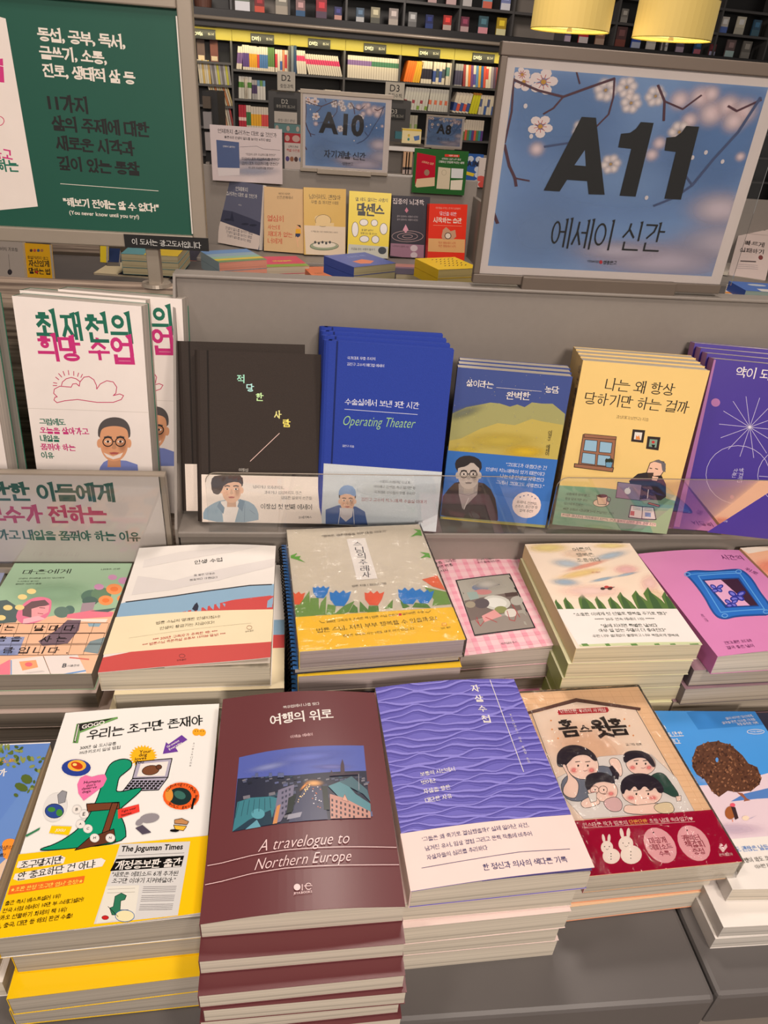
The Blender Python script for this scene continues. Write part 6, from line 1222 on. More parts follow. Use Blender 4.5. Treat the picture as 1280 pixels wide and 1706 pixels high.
(r, fc) = edge_book((365, 437), (445, 432), .13, .135, .022, 2, (150, 176, 190), 'watercolour-covered paperback on the second stand', 'low stacks on the second stand', page=(222, 150, 128)); A = Art(fc, 'cover_picture', r, lay0=6e-5, uv=True)
A.band(.72, .86, (226, 196, 60)); A.band(.86, 1, (120, 150, 90)); A.band(.55, .72, (150, 190, 160)); A.band(0, .3, (110, 150, 200))
(r, fc) = edge_book((444, 445), (516, 443), .13, .135, .02, 2, (222, 60, 110), 'hot pink and green paperback on the second stand', 'low stacks on the second stand', page=(200, 184, 160)); A = Art(fc, 'cover_picture', r, lay0=6e-5, uv=True)
A.band(.75, 1, (130, 176, 70)); A.text('만절쿨짝', (.3, .45), (.75, .45), (230, 210, 90), 5)
(r, fc) = edge_book((590, 445), (660, 438), .13, .135, .021, 2, (62, 86, 168), 'royal blue paperback with an orange shape on the second stand', 'low stacks on the second stand', page=(180, 168, 130)); A = Art(fc, 'cover_picture', r, lay0=6e-5, uv=True); A.poly([(.25, .6), (.55, .5), (.7, .7), (.5, .85), (.3, .8)], (226, 120, 70)); A.text('나의 책', (.4, .25), (.8, .25), (150, 170, 220), .6)
(r, fc) = edge_book((660, 456), (733, 459), .13, .135, .022, 2, (66, 62, 82), 'dark dusk paperback on the second stand beside the royal blue one', 'low stacks on the second stand', page=(196, 182, 150)); A = Art(fc, 'cover_picture', r, lay0=6e-5, uv=True); A.band(0, .3, (190, 130, 120)); A.band(.3, .45, (130, 100, 120))
(r, fc) = edge_book((731, 449), (800, 446), .13, .135, .024, 2, (246, 206, 30), 'bright yellow paperback with black dashes on the second stand', 'low stacks on the second stand', page=(200, 180, 120)); A = Art(fc, 'cover_picture', r, lay0=6e-5, uv=True)
for i in range(6):
    for j in range(4): A.line([(.3+i*.1, .2+j*.18), (.36+i*.1, .14+j*.18)], .02, K)
m4 = place(on_z(555, 460, .925)[0], on_z(555, 460, .925)[1]+.06, .9015, .25); (r, fc) = book(m4, .13, .18, .016, (226, 110, 60), 'flat orange paperback with a white bunny shape on the second stand', 'low stacks on the second stand'); A = Art(fc, 'cover_picture', r, lay0=6e-5, uv=True); A.ell(.72, .72, .14, .10, 'white'); A.ell(.70, .52, .04, .12, 'white', .3); A.text('오렌지 이야기', (.1, .45), (.5, .45), (110, 60, 40), 1.6)
(r, fc) = edge_book((294, 431), (362, 437), .13, .135, .022, 2, (60, 58, 76), 'navy covered paperback with pink page edges on the second stand', 'low stacks at the left of the second stand', page=(232, 150, 130))
(r, fc) = edge_book((201, 422), (296, 427), .15, .18, .018, 3, (110, 170, 178), 'teal and yellow paperback in a leaning stack behind the oak unit', 'low stacks at the left of the second stand', page=(214, 200, 160)); A = Art(fc, 'cover_picture', r, lay0=6e-5, uv=True); A.band(0, 1, (236, 200, 60), .4, 1.)
(r, fc) = edge_book((156, 454), (281, 463), .205, .14, .028, 2, (226, 208, 170), 'thick cream and navy hardcover lying behind the oak unit', 'low stacks at the left of the second stand', page=(222, 206, 176)); A = Art(fc, 'cover_picture', r, lay0=6e-5, uv=True); A.band(0, 1, (46, 48, 66), .32, 1.); A.text('우주의 역사', (.5, .4), (.8, .42), (206, 200, 190), 2)
A.text('천문 이야기', (.55, .7), (.9, .72), (160, 150, 150), .6)
# ---- small display behind the oak unit
ob = empty('book_divider', place(0, 0, 0), 'grey brown oak side board standing behind the oak unit', 'board'); p0, p1 = on_y(84, 401, 2.3), on_y(174, 476, 2.3); box_obj('board', 'wood', p0[0], 2.3, .9, p1[0], 2.33, on_y(130, 395, 2.3)[2]+.05, ob)
(r, fc), _ = leaning([(37, 404), (82, 408), (88, 468), (43, 466)], .93, .015, (236, 178, 20), 'yellow paperback with bold black title standing behind the oak unit', 'books behind the oak unit'); fc.step = 2e-5; A = zoom(Art(fc, 'cover_picture', r, lay0=1e-4), (0, 380, 3.657)); A.text('중얼거리지 않고', (166, 176), (296, 186), K, 1.6); A.text('자신있게', (174, 212), (300, 218), K, 3.4, 1.1); A.text('말하는 법', (176, 258), (306, 266), K, 3.4, 1.1); [A.ell(190+i*22, 136, 9, 9, c) for i, c in enumerate(((90, 60, 50), (200, 90, 60), (70, 90, 130), (180, 120, 70)))]; A.poly([(212, 262), (236, 262), (224, 280)], (200, 40, 30))
(r, fc), _ = leaning([(-20, 398), (37, 403), (42, 468), (-14, 464)], .93, .015, (186, 174, 164), 'grey paperback with a small hanging lamp standing behind the oak unit', 'books behind the oak unit'); fc.step = 2e-5; A = zoom(Art(fc, 'cover_picture', r, lay0=1e-4), (0, 380, 3.657)); A.text('페허의 가로등', (-20, 124), (110, 132), K, 1); A.line([(52, 160), (60, 250)], 1.5, K); A.ell(60, 268, 14, 17, (50, 44, 50))
(r, fc), _ = leaning([(166, 404), (178, 406), (176, 437), (168, 437)], 1.0, .012, (240, 210, 40), 'thin yellow booklet beside the oak side board', 'books behind the oak unit')
(r, fc), _ = leaning([(178, 406), (206, 408), (196, 436), (178, 437)], 1.0, .012, (34, 48, 84), 'dark blue booklet beside the thin yellow booklet', 'books behind the oak unit')

# ================================================================== third island, aisle ends, right hand side
def yz(px, py, y): p = on_y(px, py, y); return p[0], p[2]
is3 = empty('display_island', place(0, 0, 0), 'distant grey display island with white top edges behind the second stand', 'display stand')
xa, zt = yz(640, 240, 5.1); xb, _ = yz(708, 244, 5.1); zm = yz(650, 293, 4.9)[1]
box_obj('body', 'grey_metal', xa-.2, 4.95, 0, 2.6, 5.6, zm, is3); box_obj('back_panel', 'grey_metal', xa-.2, 5.12, zm, 2.6, 5.15, zt-.03, is3); box_obj('top_board', 'ceiling', xa-.2, 5.04, zt-.03, xb+.02, 5.4, zt, is3, bevel=.002)
box_obj('top_trim', 'paper', xa-.2, 5.03, zt-.028, xb+.02, 5.038, zt-.004, is3); box_obj('shelf_trim', 'paper', xa-.2, 4.94, zm-.006, 2.6, 4.95, zm+.006, is3)
def card(name, label, cat, q, y, cols, texts=(), th=.02, group=None):
    """upright card or face-out book: q = left, top, right, bottom in the photo; cols = [(v0, v1, colour)]"""
    l, t, r_, b_ = q; x0, z1 = yz(l, (t), y); x1, _ = yz(r_, b_, y); z1 = (yz(l, t, y)[1]+yz(r_, t+(r_-l)*.07, y)[1])/2; z0 = (yz(l, b_, y)[1]+yz(r_, b_+(r_-l)*.07, y)[1])/2
    m = Mesh(); H = z1-z0
    m.box(x0, y, z0, x1, y+th, z1, cols[0][2])
    o = m.build(name, 'far', None); tag(o, label, cat, group)
    f = Face(place(0, y, 0, 0, PI/2), x0, z1, .0001, x1-x0, H, step=8e-5); f.rel = place(0, y, 0, 0, PI/2); A = Art(f, 'print', o, 'far', lay0=2e-4, uv=True)
    for v0, v1, c in cols[1:]: A.band(v0, v1, c)
    for tx in texts: A.text(*tx)
    return o, A
o, A = card('boxed_set', 'small cream box with a blue and yellow picture on the far white shelf', 'box', (671, 214, 701, 238), 5.05, [(0, 1, (240, 222, 170)), (0, .12, (226, 190, 60))], th=.06); A.ell(.35, .45, .06, .1, (220, 190, 60)); A.ell(.35, .72, .06, .1, (60, 140, 130)); A.poly([(.6, .5), (.9, .4), (.92, .7), (.68, .8)], (80, 120, 180))
card('tissue_box', 'teal packet left of the cream box on the far white shelf', 'box', (659, 219, 670, 231), 5.06, [(0, 1, (50, 110, 120))], th=.04)
for i in range(3): card('brush_pack', f'{["left","middle","right"][i]} of three tan brush packs on the far island', 'pack', (673+i*4.4, 253, 676.6+i*4.4, 290), 5.0, [(0, 1, (214, 170, 130)), (.68, .8, (50, 40, 40)), (.8, 1, (190, 170, 160))], th=.02, group='tan brush packs')
o, A = card('paperback_book', 'blue word-puzzle book with white shapes on the far island', 'book', (780, 256, 800, 311), 4.9, [(0, 1, (30, 90, 170))], [('AIN', (.05, .30), (.7, .30), (20, 30, 60), 4)]); [A.ell(u, v, .2, .09, (206, 212, 222), 0, 10) for u, v in ((.2, .15), (.7, .15), (.7, .45), (.75, .62), (.3, .9), (.75, .85))]; A.text('AIN', (.0, .28), (.75, .28), (20, 30, 60), 4); A.poly([(-.1, .52), (.55, .58), (.5, .68), (-.1, .62)], (236, 206, 40))
o, A = card('paperback_book', 'white book with red splashes right of the blue puzzle book', 'book', (800, 263, 813, 312), 4.88, [(0, 1, (230, 216, 208))]); A.ell(.3, .7, .4, .1, (226, 90, 80)); A.ell(.6, .9, .5, .12, (226, 80, 70)); A.text('소', (.5, .35), (.9, .35), K, 2)
card('cd_rack', 'pale plastic rack edge seen between the red book and the A11 sign', 'rack', (791, 348, 797, 372), 3.6, [(0, 1, (200, 190, 176)), (.3, .36, (60, 50, 50)), (.62, .68, (60, 50, 50))], th=.1)
for i in range(4): card('storage_binder', f'dark purple binder {["nearest the red book", "second from the red book", "third from the red book", "nearest the sign"][i]}', 'binder', (779+i*3.6, 368, 782.2+i*3.6, 415-i), 3.7, [(0, 1, (70, 40, 66))], th=.12, group='dark purple binders')
lo_ = empty('low_shelf', place(0, 0, 0), 'low black shelf unit between the second stand and the far island', 'shelf'); x0, z1 = yz(776, 413, 3.7); x1, _ = yz(800, 413, 3.7); box_obj('body', 'black', x0, 3.55, 0, x1+.3, 4.1, z1-.002, lo_); x2, z2 = yz(789, 371.5, 3.6); box_obj('upright', 'black', x2+.02, 3.62, z1-.002, x2+.12, 3.68, z2-.001, lo_)
# aisle end units with their D2 and D3 cards
def end_unit(n, y, col, plate, cardq, lab):
    l, t, r_, b_ = col; x0, z1 = yz(l, t, y); x1, _ = yz(r_, t, y)
    g = empty('shelf_end', place(0, 0, 0), f'grey brown aisle end unit below the white {lab} card', 'shelf')
    box_obj('end_panel', 'shelf_edge', x0, y, 0, x1, y+.5, z1, g)
    pl, pt, pr, pb = plate; a, b_2 = yz(pl, pt, y-.01); c, d = yz(pr, pb, y-.01); box_obj('black_plate', 'black', a, y-.02, d, c, y, b_2, g)
    f = Face(place(0, y-.02, 0, 0, PI/2), a, b_2, .0001, c-a, b_2-d, step=8e-5); f.rel = place(0, y-.02, 0, 0, PI/2); A = Art(f, 'plate_lettering', g, 'far', lay0=2e-4, uv=True); A.text(lab, (.32, .3), (.6, .3), (196, 190, 180), .8); A.text('중등과학 참고서', (.08, .72), (.9, .72), (196, 190, 180), .4)
    o, A = card('aisle_card', f'white {lab} card standing on its aisle end unit', 'sign', cardq, y-.03, [(0, 1, (206, 198, 184))], [(lab, (.24, .34), (.74, .34), K, .8), ('중등과학' if n == 2 else '중등수학', (.14, .76), (.9, .76), K, 1)], th=.006)
end_unit(2, 6.2, (447, 151, 510, 300), (457, 162, 495, 184), (462, 118, 492, 150), 'D2'); end_unit(3, 6.4, (646, 166, 686, 300), (640, 179, 675, 199), (643, 136, 673, 165), 'D3')
card('poster', 'white notice below the D2 plate', 'poster', (457, 185, 495, 204), 6.193, [(0, 1, (206, 196, 186))], [('중등 내신 완성', (.15, .75), (.9, .75), (90, 90, 90), .8)], th=.004)
o, A = card('poster', 'teal picture strip below the white notice', 'poster', (457, 205, 503, 220), 6.193, [(0, 1, (100, 140, 140))], th=.004); [A.ell(u, .5, .06, .3, (200, 180, 170)) for u in (.1, .5, .85)]
o, A = card('poster', 'red and white product poster left of the A10 sign', 'poster', (474, 221, 506, 282), 6.19, [(0, 1, (226, 210, 204)), (0, .26, (190, 40, 50))], [('신학기 준비', (.2, .36), (.7, .36), K, 1.6), ('특별 사은품', (.1, .46), (.8, .46), (200, 60, 60), 1.6)], th=.004); [A.ell(u, .7, .1, .07, c) for u, c in ((.15, (90, 70, 140)), (.38, (170, 110, 80)), (.6, (90, 60, 60)), (.85, (100, 130, 180)))]; A.ell(.6, .14, .2, .09, (220, 180, 170)); A.ell(.15, .14, .12, .08, (220, 180, 170))
# narrow magazine rack seen between the green poster and the pale poster
rk = empty('magazine_rack', place(0, 0, 0), 'narrow black magazine rack right of the green poster frame', 'rack'); x0, z1 = yz(334, 152, 3.4); x1, _ = yz(351, 152, 3.4); box_obj('rack_back', 'black', x0, 3.45, 0, x1+.02, 3.75, z1, rk)
for q, c, lb in (((337, 160, 351, 180), (90, 76, 62), 'brown magazine at the top of the narrow rack'), ((338, 186, 353, 214), (150, 144, 144), 'grey magazine second in the narrow rack'), ((341, 220, 356, 250), (176, 166, 164), 'pale magazine third in the narrow rack'), ((343, 270, 352, 330), (150, 140, 132), 'tall beige magazine low in the narrow rack')): card('magazine', lb, 'magazine', q, 3.40, [(0, 1, c)], th=.03, group='magazines in the narrow rack')

# ---- right hand stand behind the A11 sign
rs = empty('display_stand', place(0, 0, 0), 'grey steel display stand at the right edge behind the A11 sign', 'display stand')
x0, z1 = yz(1232, 331, 2.5); zg = yz(1240, 462, 2.32)[1]
box_obj('backboard', 'grey_metal', x0-.25, 2.5, .5, 2.4, 2.52, z1, rs, bevel=.002); box_obj('ledge', 'grey_metal', x0-.25, 2.25, zg-.02, 2.4, 2.5, zg, rs, bevel=.002); box_obj('deck_panel', 'deck_grey', x0-.3, 1.55, .86, 2.4, 2.25, .90, rs); box_obj('body', 'black', x0-.2, 1.6, 0, 2.3, 2.45, .85, rs)
(r, fc), _ = leaning([(1238, 366), (1297, 372), (1276, 466), (1213, 459)], zg+.003, .018, (214, 196, 190), 'cream paperback with bold black title leaning at the right edge behind the A11 sign', 'books leaning behind the A11 sign'); fc.step = 2e-5; A = zoom(Art(fc, 'cover_picture', r, lay0=1e-4), (1160, 300, 7.758))
A.text('빠르게', (636, 806), (884, 840), K, 2, 1.2); A.text('실패하기', (566, 896), (876, 930), K, 2, 1.2); A.ring(790, 650, 110, 90, 4, K, PI, 2*PI); A.ring(790, 650, 76, 60, 3, (150, 100, 90), PI, 2*PI); [A.line([(790+80*math.cos(a), 650-66*math.sin(a)), (790+104*math.cos(a), 650-86*math.sin(a))], 4, K) for a in [i*.35 for i in range(10)]]; A.ell(836, 1002, 30, 30, (130, 70, 70)); A.poly([(574, 1040), (776, 1048), (774, 1064), (572, 1054)], (90, 80, 80)); A.line([(590, 686), (930, 716)], 3, (150, 140, 136)); [A.line([(540-i*10, 1090+i*24), (800, 1104+i*24)], 3, (130, 126, 140)) for i in range(3)]
(r, fc), _ = leaning([(1222, 366), (1236, 367), (1213, 459), (1190, 456)], zg+.003, .012, (216, 204, 192), 'cream booklet with orange patches behind the A11 sign', 'books leaning behind the A11 sign'); fc.step = 2e-5; A = zoom(Art(fc, 'cover_picture', r, lay0=1e-4), (1160, 300, 7.758)); A.poly([(540, 532), (592, 532), (560, 640), (500, 690)], (226, 96, 50)); A.poly([(410, 940), (464, 950), (440, 1076), (384, 1070)], (226, 96, 50)); [A.line([(500+i*14, 700), (460+i*12, 930)], 2, (90, 80, 80)) for i in range(4)]
def rstack(q, T, n, cover, label, z, **k):
    v = fit_flat(q, z); x, y, yaw, w, h = v; out = None
    for i in range(n):
        m4 = place(x-math.sin(yaw)*h/2, y+math.cos(yaw)*h/2, z-T*(i+1), yaw); o = book(m4, w, h, T-.0006, cover, label if i == 0 else f'{["", "second", "third", "fourth", "fifth"][i]} book under the {label}', 'stacks behind the A11 sign', **k); out = out or o
    if z-T*n > .905: box_obj('book_riser', 'deck_grey', x-w*.35, y+.03, .9002, x+w*.35, y+h*.8, z-T*n, rs)
    out[1].step = 1e-5; return out
(r, fc) = rstack([(1217, 472), (1300, 463), (1330, 490), (1241, 488)], .022, 2, (90, 128, 206), 'blue and white hardcover lying at the right edge', 1.0, page=(150, 168, 160), spine=(60, 90, 170)); A = Art(fc, 'cover_picture', r, lay0=6e-5, uv=True); A.band(.72, 1, 'white', .3, 1); A.ell(.45, .3, .18, .12, (206, 214, 226))
(r, fc) = rstack([(1213, 478), (1262, 476), (1262, 490), (1206, 494)], .02, 1, (236, 222, 206), 'white and orange paperback lying at the right edge', .975, page=(206, 190, 140)); A = Art(fc, 'cover_picture', r, lay0=6e-5, uv=True); A.poly([(0, 1), (0, .85), (1, .4), (1, .75)], (236, 150, 40))

# ================================================================== bookcases along the far wall
WD_, WA = 11.0, math.radians(8); WM = Matrix.Translation((0, WD_, 0)) @ Matrix.Rotation(WA, 4, 'Z')
def ws(px, py):
    d = ray(px, py); n = np.array([-math.sin(WA), math.cos(WA), 0]); t = WD_*math.cos(WA)/(d@n); P = CP+d*t
    return P[0]*math.cos(WA)+(P[1]-WD_)*math.sin(WA), P[2]
edges = [ws(x, 100)[0] for x in (298, 388, 484, 576, 669, 758, 850)]
for _ in range(6): edges.append(edges[-1]+.88)
edges = [edges[0]-.88]+edges
ZF1, ZF0 = (ws(576, 66)[1]), (ws(576, 84)[1]); RZ = [ws(576, 129)[1], ws(576, 176)[1]]; dz = RZ[0]-RZ[1]; RZ += [RZ[1]-dz*1.02, RZ[1]-dz*2.1, RZ[1]-dz*3.2]
LZ = [ws(335, 101)[1], ws(335, 139)[1], ws(350, 175)[1], ws(352, 211)[1]]; LZ += [LZ[3]-.33, LZ[3]-.66]
names = ['D벽4', 'D벽6', 'D벽1', 'D벽2', 'D벽3', 'D벽4', 'D벽5', 'D벽6', 'D벽7', 'D벽8', 'D벽9', 'D벽10', 'D벽11']
words = ['leftmost', 'second', 'third', 'fourth', 'fifth', 'sixth', 'seventh', 'eighth', 'ninth', 'tenth', 'eleventh', 'twelfth', 'thirteenth']
for i, (a, b_) in enumerate(zip(edges, edges[1:])):
    g = empty('bookcase', WM, f'{words[i]} black bookcase bay from the left along the far wall, under the olive strip', 'bookcase', 'far wall bookcase bays')
    box_obj('back_panel', 'black', a+.001, .30, 0, b_-.001, .32, ZF0, g); box_obj('side_panel', 'shelf_edge', b_-.026, 0, 0, b_-.001, .30, ZF0, g)
    for z in (LZ if i < 2 else RZ): box_obj('shelf_board', 'shelf_edge', a+.002, .005, z-.025, b_-.026, .30, z, g)
    box_obj('olive_strip', 'fascia', a+.002, .03, ZF0, b_-.002, .06, ZF1, g)
    w_ = (b_-a); c0 = a+w_*.32 if i != 1 else a+w_*.30; zc = (ZF0+ZF1)/2-.01
    box_obj('name_plate', 'black', c0, .018, zc-.055, c0+w_*.40, .03, zc+.05, g)
    f = Face(WM @ Matrix.Translation((0, .018, 0)) @ Matrix.Rotation(PI/2, 4, 'X'), c0, zc+.05, .0001, w_*.4, .105, step=1e-4); f.rel = Matrix.Translation((0, .018, 0)) @ Matrix.Rotation(PI/2, 4, 'X')
    A = Art(f, 'plate_lettering', g, 'far', lay0=4e-4, uv=True); A.text(names[i], (.05, .5), (.42, .5), (240, 236, 214), 2.4); A.text('참고서', (.66, .45), (.92, .45), (226, 220, 200), 1.4)
ORD = ['first', 'second', 'third', 'fourth', 'fifth', 'sixth', 'seventh', 'eighth', 'ninth', 'tenth', 'eleventh', 'twelfth', 'thirteenth', 'fourteenth', 'fifteenth']
def spine_row(p0, p1, z, n, hgt, bands, label, group, lean=0., depth=.2, tk=1.):
    """n standing books between two measured columns on the shelf at height z; bands = one list of colour bands per book in turn, from the foot up"""
    s0, s1 = ws(p0, 110)[0], ws(p1, 110)[0]; t = (s1-s0)/n
    for i in range(n):
        bd = bands[i % len(bands)]; m = Mesh(); w2 = t*.46*tk
        for f0, f1, c in bd: m.box(-w2, 0, hgt*f0, w2, depth, hgt*f1, c)
        o = m.build('paperback_book', 'far'); o.matrix_world = WM @ Matrix.Translation((s0+t*(i+.5), .03, z+.001+abs(math.sin(lean))*w2)) @ Matrix.Rotation(lean, 4, 'Y')
        tag(o, f'{ORD[i]} from left of {label}' if n > 1 else label, 'book', group)
W1, GY = (206, 194, 176), (150, 146, 144)
def B3(c, lo=.25, hi=.72, base=W1): return [(0, lo, base), (lo, hi, c), (hi, 1, base)]
def S1(c): return [(0, 1, c)]
R1_, R2_, R3_ = RZ[0], RZ[1], RZ[2]
F_ = 'far shelf books'
spine_row(394, 403, R1_, 2, .25, [B3((110, 80, 130))], 'white and purple spines at far left under the D벽1 plate', F_+' a', .12)
spine_row(405, 416, R1_, 3, .27, [B3((86, 60, 120), .12, .68), B3((86, 60, 120), .12, .68), B3((86, 60, 120), .12, .68)], 'purple-banded spines under the D벽1 plate', F_+' b')
spine_row(416, 429, R1_, 4, .265, [B3((214, 150, 30), .12, .68)], 'yellow-banded spines under the D벽1 plate', F_+' c')
spine_row(429, 433, R1_, 1, .26, [B3((190, 60, 60), .12, .68)], 'red-banded spine under the D벽1 plate', F_+' d')
spine_row(433, 447, R1_, 4, .265, [B3((70, 110, 160), .12, .68)], 'blue-banded spines under the D벽1 plate', F_+' e')
spine_row(447, 458, R1_, 3, .265, [[(0, .2, W1), (.2, 1, (90, 120, 60))]], 'green spines under the D벽1 plate', F_+' f')
spine_row(459, 483, R1_, 6, .25, [B3((190, 50, 60), .2, .8), S1(W1), B3((60, 90, 150), .1, .5), S1((200, 130, 90))], 'mixed thin spines under the D벽1 plate', F_+' g')
spine_row(485, 495, R1_, 2, .31, [S1((120, 126, 130)), S1((40, 66, 96))], 'tall grey blue spines under the D벽2 plate', F_+' h')
spine_row(496, 512, R1_, 4, .26, [B3((206, 60, 100), .55, .78)], 'upright pink-banded spines under the D벽2 plate', F_+' i', -.1)
spine_row(515, 572, R1_, 15, .235, [B3((206, 60, 100), .5, .75)], 'leaning pink-banded spines under the D벽2 plate', F_+' j', -.3, tk=.9)
spine_row(580, 620, R1_, 10, .255, [B3((130, 100, 150), .58, .8)], 'violet-banded series spines under the D벽3 plate', F_+' k')
spine_row(620, 667, R1_, 11, .255, [B3((70, 120, 90), .58, .8)], 'green-banded series spines under the D벽3 plate', F_+' l')
spine_row(675, 690, R1_, 4, .25, [S1((226, 110, 30))], 'orange spines under the D벽4 plate', F_+' m', .22)
spine_row(690, 702, R1_, 3, .25, [S1((214, 160, 40))], 'yellow spines under the D벽4 plate', F_+' n', .18)
spine_row(704, 722, R1_, 4, .26, [B3((40, 36, 50), .2, .66)], 'dark-banded spines under the D벽4 plate', F_+' o')
spine_row(724, 744, R1_, 4, .26, [B3((60, 80, 140), .1, .6), B3((70, 80, 90), .3, .7)], 'slate and blue spines under the D벽4 plate', F_+' p')
spine_row(746, 757, R1_, 2, .26, [B3((90, 130, 120), .4, .8), S1(W1)], 'pale spines at the right end under the D벽4 plate', F_+' q')
spine_row(761, 774, R1_, 3, .26, [B3((70, 66, 90), .05, .7, GY)], 'grey spines at the left under the D벽5 plate', F_+' r')
spine_row(776, 840, R1_, 15, .255, [S1((150, 60, 60)), S1(W1), S1((214, 110, 60)), S1((110, 70, 120)), B3((90, 80, 150), .1, .6), S1((90, 130, 170)), S1((200, 150, 60)), S1((50, 90, 140)), S1((200, 80, 60)), B3((200, 70, 60), .4, .9), S1(W1), S1((140, 130, 140)), S1((90, 70, 90))], 'bright mixed leaning spines under the D벽5 plate', F_+' s', -.08)
spine_row(405, 412, R2_+0, 1, .24, [S1(W1)], 'white spine at the left of the second shelf, first numbered bay', F_+' t')
spine_row(396, 418, R2_, 4, .25, [B3((70, 120, 40), .5, .75, (190, 186, 176))], 'green-banded white spines low in the D벽1 bay', F_+' u', .04)
spine_row(419, 428, R2_, 2, .22, [B3((60, 40, 80), .3, .75, GY)], 'plum-banded spines low in the D벽1 bay', F_+' v')
spine_row(428, 442, R2_, 3, .22, [[(0, .7, (190, 186, 180)), (.7, 1, (90, 130, 160))], [(0, .7, (190, 186, 180)), (.7, 1, (90, 130, 70))]], 'white spines with coloured heads low in the D벽1 bay', F_+' w')
spine_row(498, 540, R2_, 8, .14, [S1((200, 190, 180)), B3((190, 60, 90), .4, .8)], 'low white and pink spines behind the D2 card', F_+' x')
spine_row(543, 570, R2_, 6, .17, [B3((200, 60, 100), .1, .6)], 'low pink-banded spines low in the D벽2 bay', F_+' y')
spine_row(600, 660, R2_, 10, .12, [S1((80, 120, 160)), S1((60, 56, 60)), S1((200, 70, 80)), S1((190, 180, 170))], 'low mixed boxes behind the D3 card', F_+' z')
spine_row(677, 718, R2_, 9, .27, [B3((150, 60, 70), .3, .45, (190, 186, 176)), S1((190, 186, 176)), B3((120, 150, 60), .02, .2, (190, 186, 176))], 'leaning white workbooks low in the D벽4 bay', F_+' aa', .12)
spine_row(720, 756, R2_, 8, .27, [B3((206, 110, 80), .3, .5, (190, 186, 176)), S1((190, 186, 176))], 'white workbooks with orange marks low in the D벽4 bay', F_+' ab', .08)
spine_row(762, 790, R2_, 5, .25, [B3((60, 80, 140), .08, .5), B3((200, 80, 60), .08, .45)], 'blue and red banded spines low in the D벽5 bay', F_+' ac', .2)
spine_row(791, 805, R2_, 3, .26, [B3((196, 190, 30), .0, .9, (180, 120, 40))], 'yellow green spines low in the D벽5 bay', F_+' ad', .2)
spine_row(807, 842, R2_, 8, .24, [B3((80, 90, 130), .4, .8), S1(W1), B3((60, 90, 150), 0, .45)], 'white and blue spines at the right of the second shelf', F_+' ae', .06)
spine_row(395, 408, R3_, 3, .26, [B3((226, 190, 180), .3, .45, (176, 30, 50))], 'crimson spines lowest in the D벽1 bay', F_+' af')
spine_row(408, 416, R3_, 2, .26, [B3((50, 110, 60), .1, .7)], 'green-banded spines lowest in the D벽1 bay', F_+' ag')
spine_row(416, 434, R3_, 4, .25, [B3((220, 160, 30), .1, .65)], 'yellow-banded spines lowest in the D벽1 bay', F_+' ah')
spine_row(434, 446, R3_, 3, .25, [B3((206, 70, 66), .1, .65)], 'red-banded spines lowest in the D벽1 bay', F_+' ai')
spine_row(684, 704, R3_, 4, .27, [S1((170, 164, 146)), B3((130, 150, 90), .4, .6, (170, 164, 146))], 'pale worn spines on the third shelf beside the A8 sign', F_+' aj')
spine_row(774, 788, R3_, 4, .22, [B3((90, 120, 60), 0, .5), B3((70, 90, 140), 0, .55), B3((60, 140, 150), 0, .5)], 'green and blue footed spines right of the A8 sign', F_+' ak')
spine_row(788, 820, R3_, 8, .26, [B3((206, 90, 70), 0, .5), B3((90, 130, 70), 0, .5), B3((60, 130, 150), 0, .5), B3((90, 60, 130), 0, .5)], 'rainbow footed spines, lowest in the D벽5 bay', F_+' al')
C1, C2 = (196, 184, 160), (170, 160, 150)
spine_row(331, 351, LZ[1], 6, .26, [S1(C1), S1((196, 190, 176)), S1((190, 160, 90))], 'cream and gold spines beside the green poster', F_+' am', -.06)
spine_row(352, 385, LZ[1], 9, .245, [S1(GY), S1((110, 104, 104)), S1((170, 166, 160)), S1((180, 176, 60))], 'grey and lime spines beside the green poster', F_+' an', -.1)
spine_row(352, 387, LZ[2], 10, .24, [S1(C1), S1((190, 170, 120)), S1((176, 166, 140)), S1((180, 110, 60))], 'leaning cream and rust spines beside the green poster', F_+' ao', -.28, tk=.85)
spine_row(353, 387, LZ[3], 9, .24, [S1((196, 140, 110)), S1(C1), S1(C2), S1((170, 60, 60)), S1((130, 126, 120))], 'cream and pink spines just above the pale poster', F_+' ap', -.18, tk=.85)
for i, (x, c) in enumerate(((334, (90, 70, 66)), (356, (110, 60, 50)))):
    s0, s1 = ws(x-5, 90)[0], ws(x+8, 90)[0]; o = Mesh().box(s0, .1, LZ[0], s1, .12, LZ[0]+.30, c).box(s0+.01, .098, LZ[0]+.01, s1-.01, .1, LZ[0]+.06, (200, 180, 150)).build('paperback_book', 'far'); o.matrix_world = WM; tag(o, ['dark face-out book half hidden by the green poster frame', 'face-out book with rust flowers on the top shelf beside the green poster'][i], 'book')
# cornice with its metal rail
cornice = empty('shelf_cornice', WM, 'long black cornice with a shiny rail between the lower and upper far shelves', 'cornice')
ZU = ws(576, 36)[1]; zr = ws(576, 52)[1]
box_obj('cornice_box', 'dark_shelf', edges[0], -.22, ZF1, edges[-1], .30, ZU, cornice, bevel=.01); Mesh().tube((edges[0], -.25, zr), (edges[-1], -.25, zr), .022, k=14).build('rail', 'frame', cornice, smooth=True)
for i in range(9): Mesh().tube((edges[0]+.5+i*.9, -.25, zr), (edges[0]+.5+i*.9, -.2, zr), .012, k=8).build('rail_bracket', 'frame', cornice)
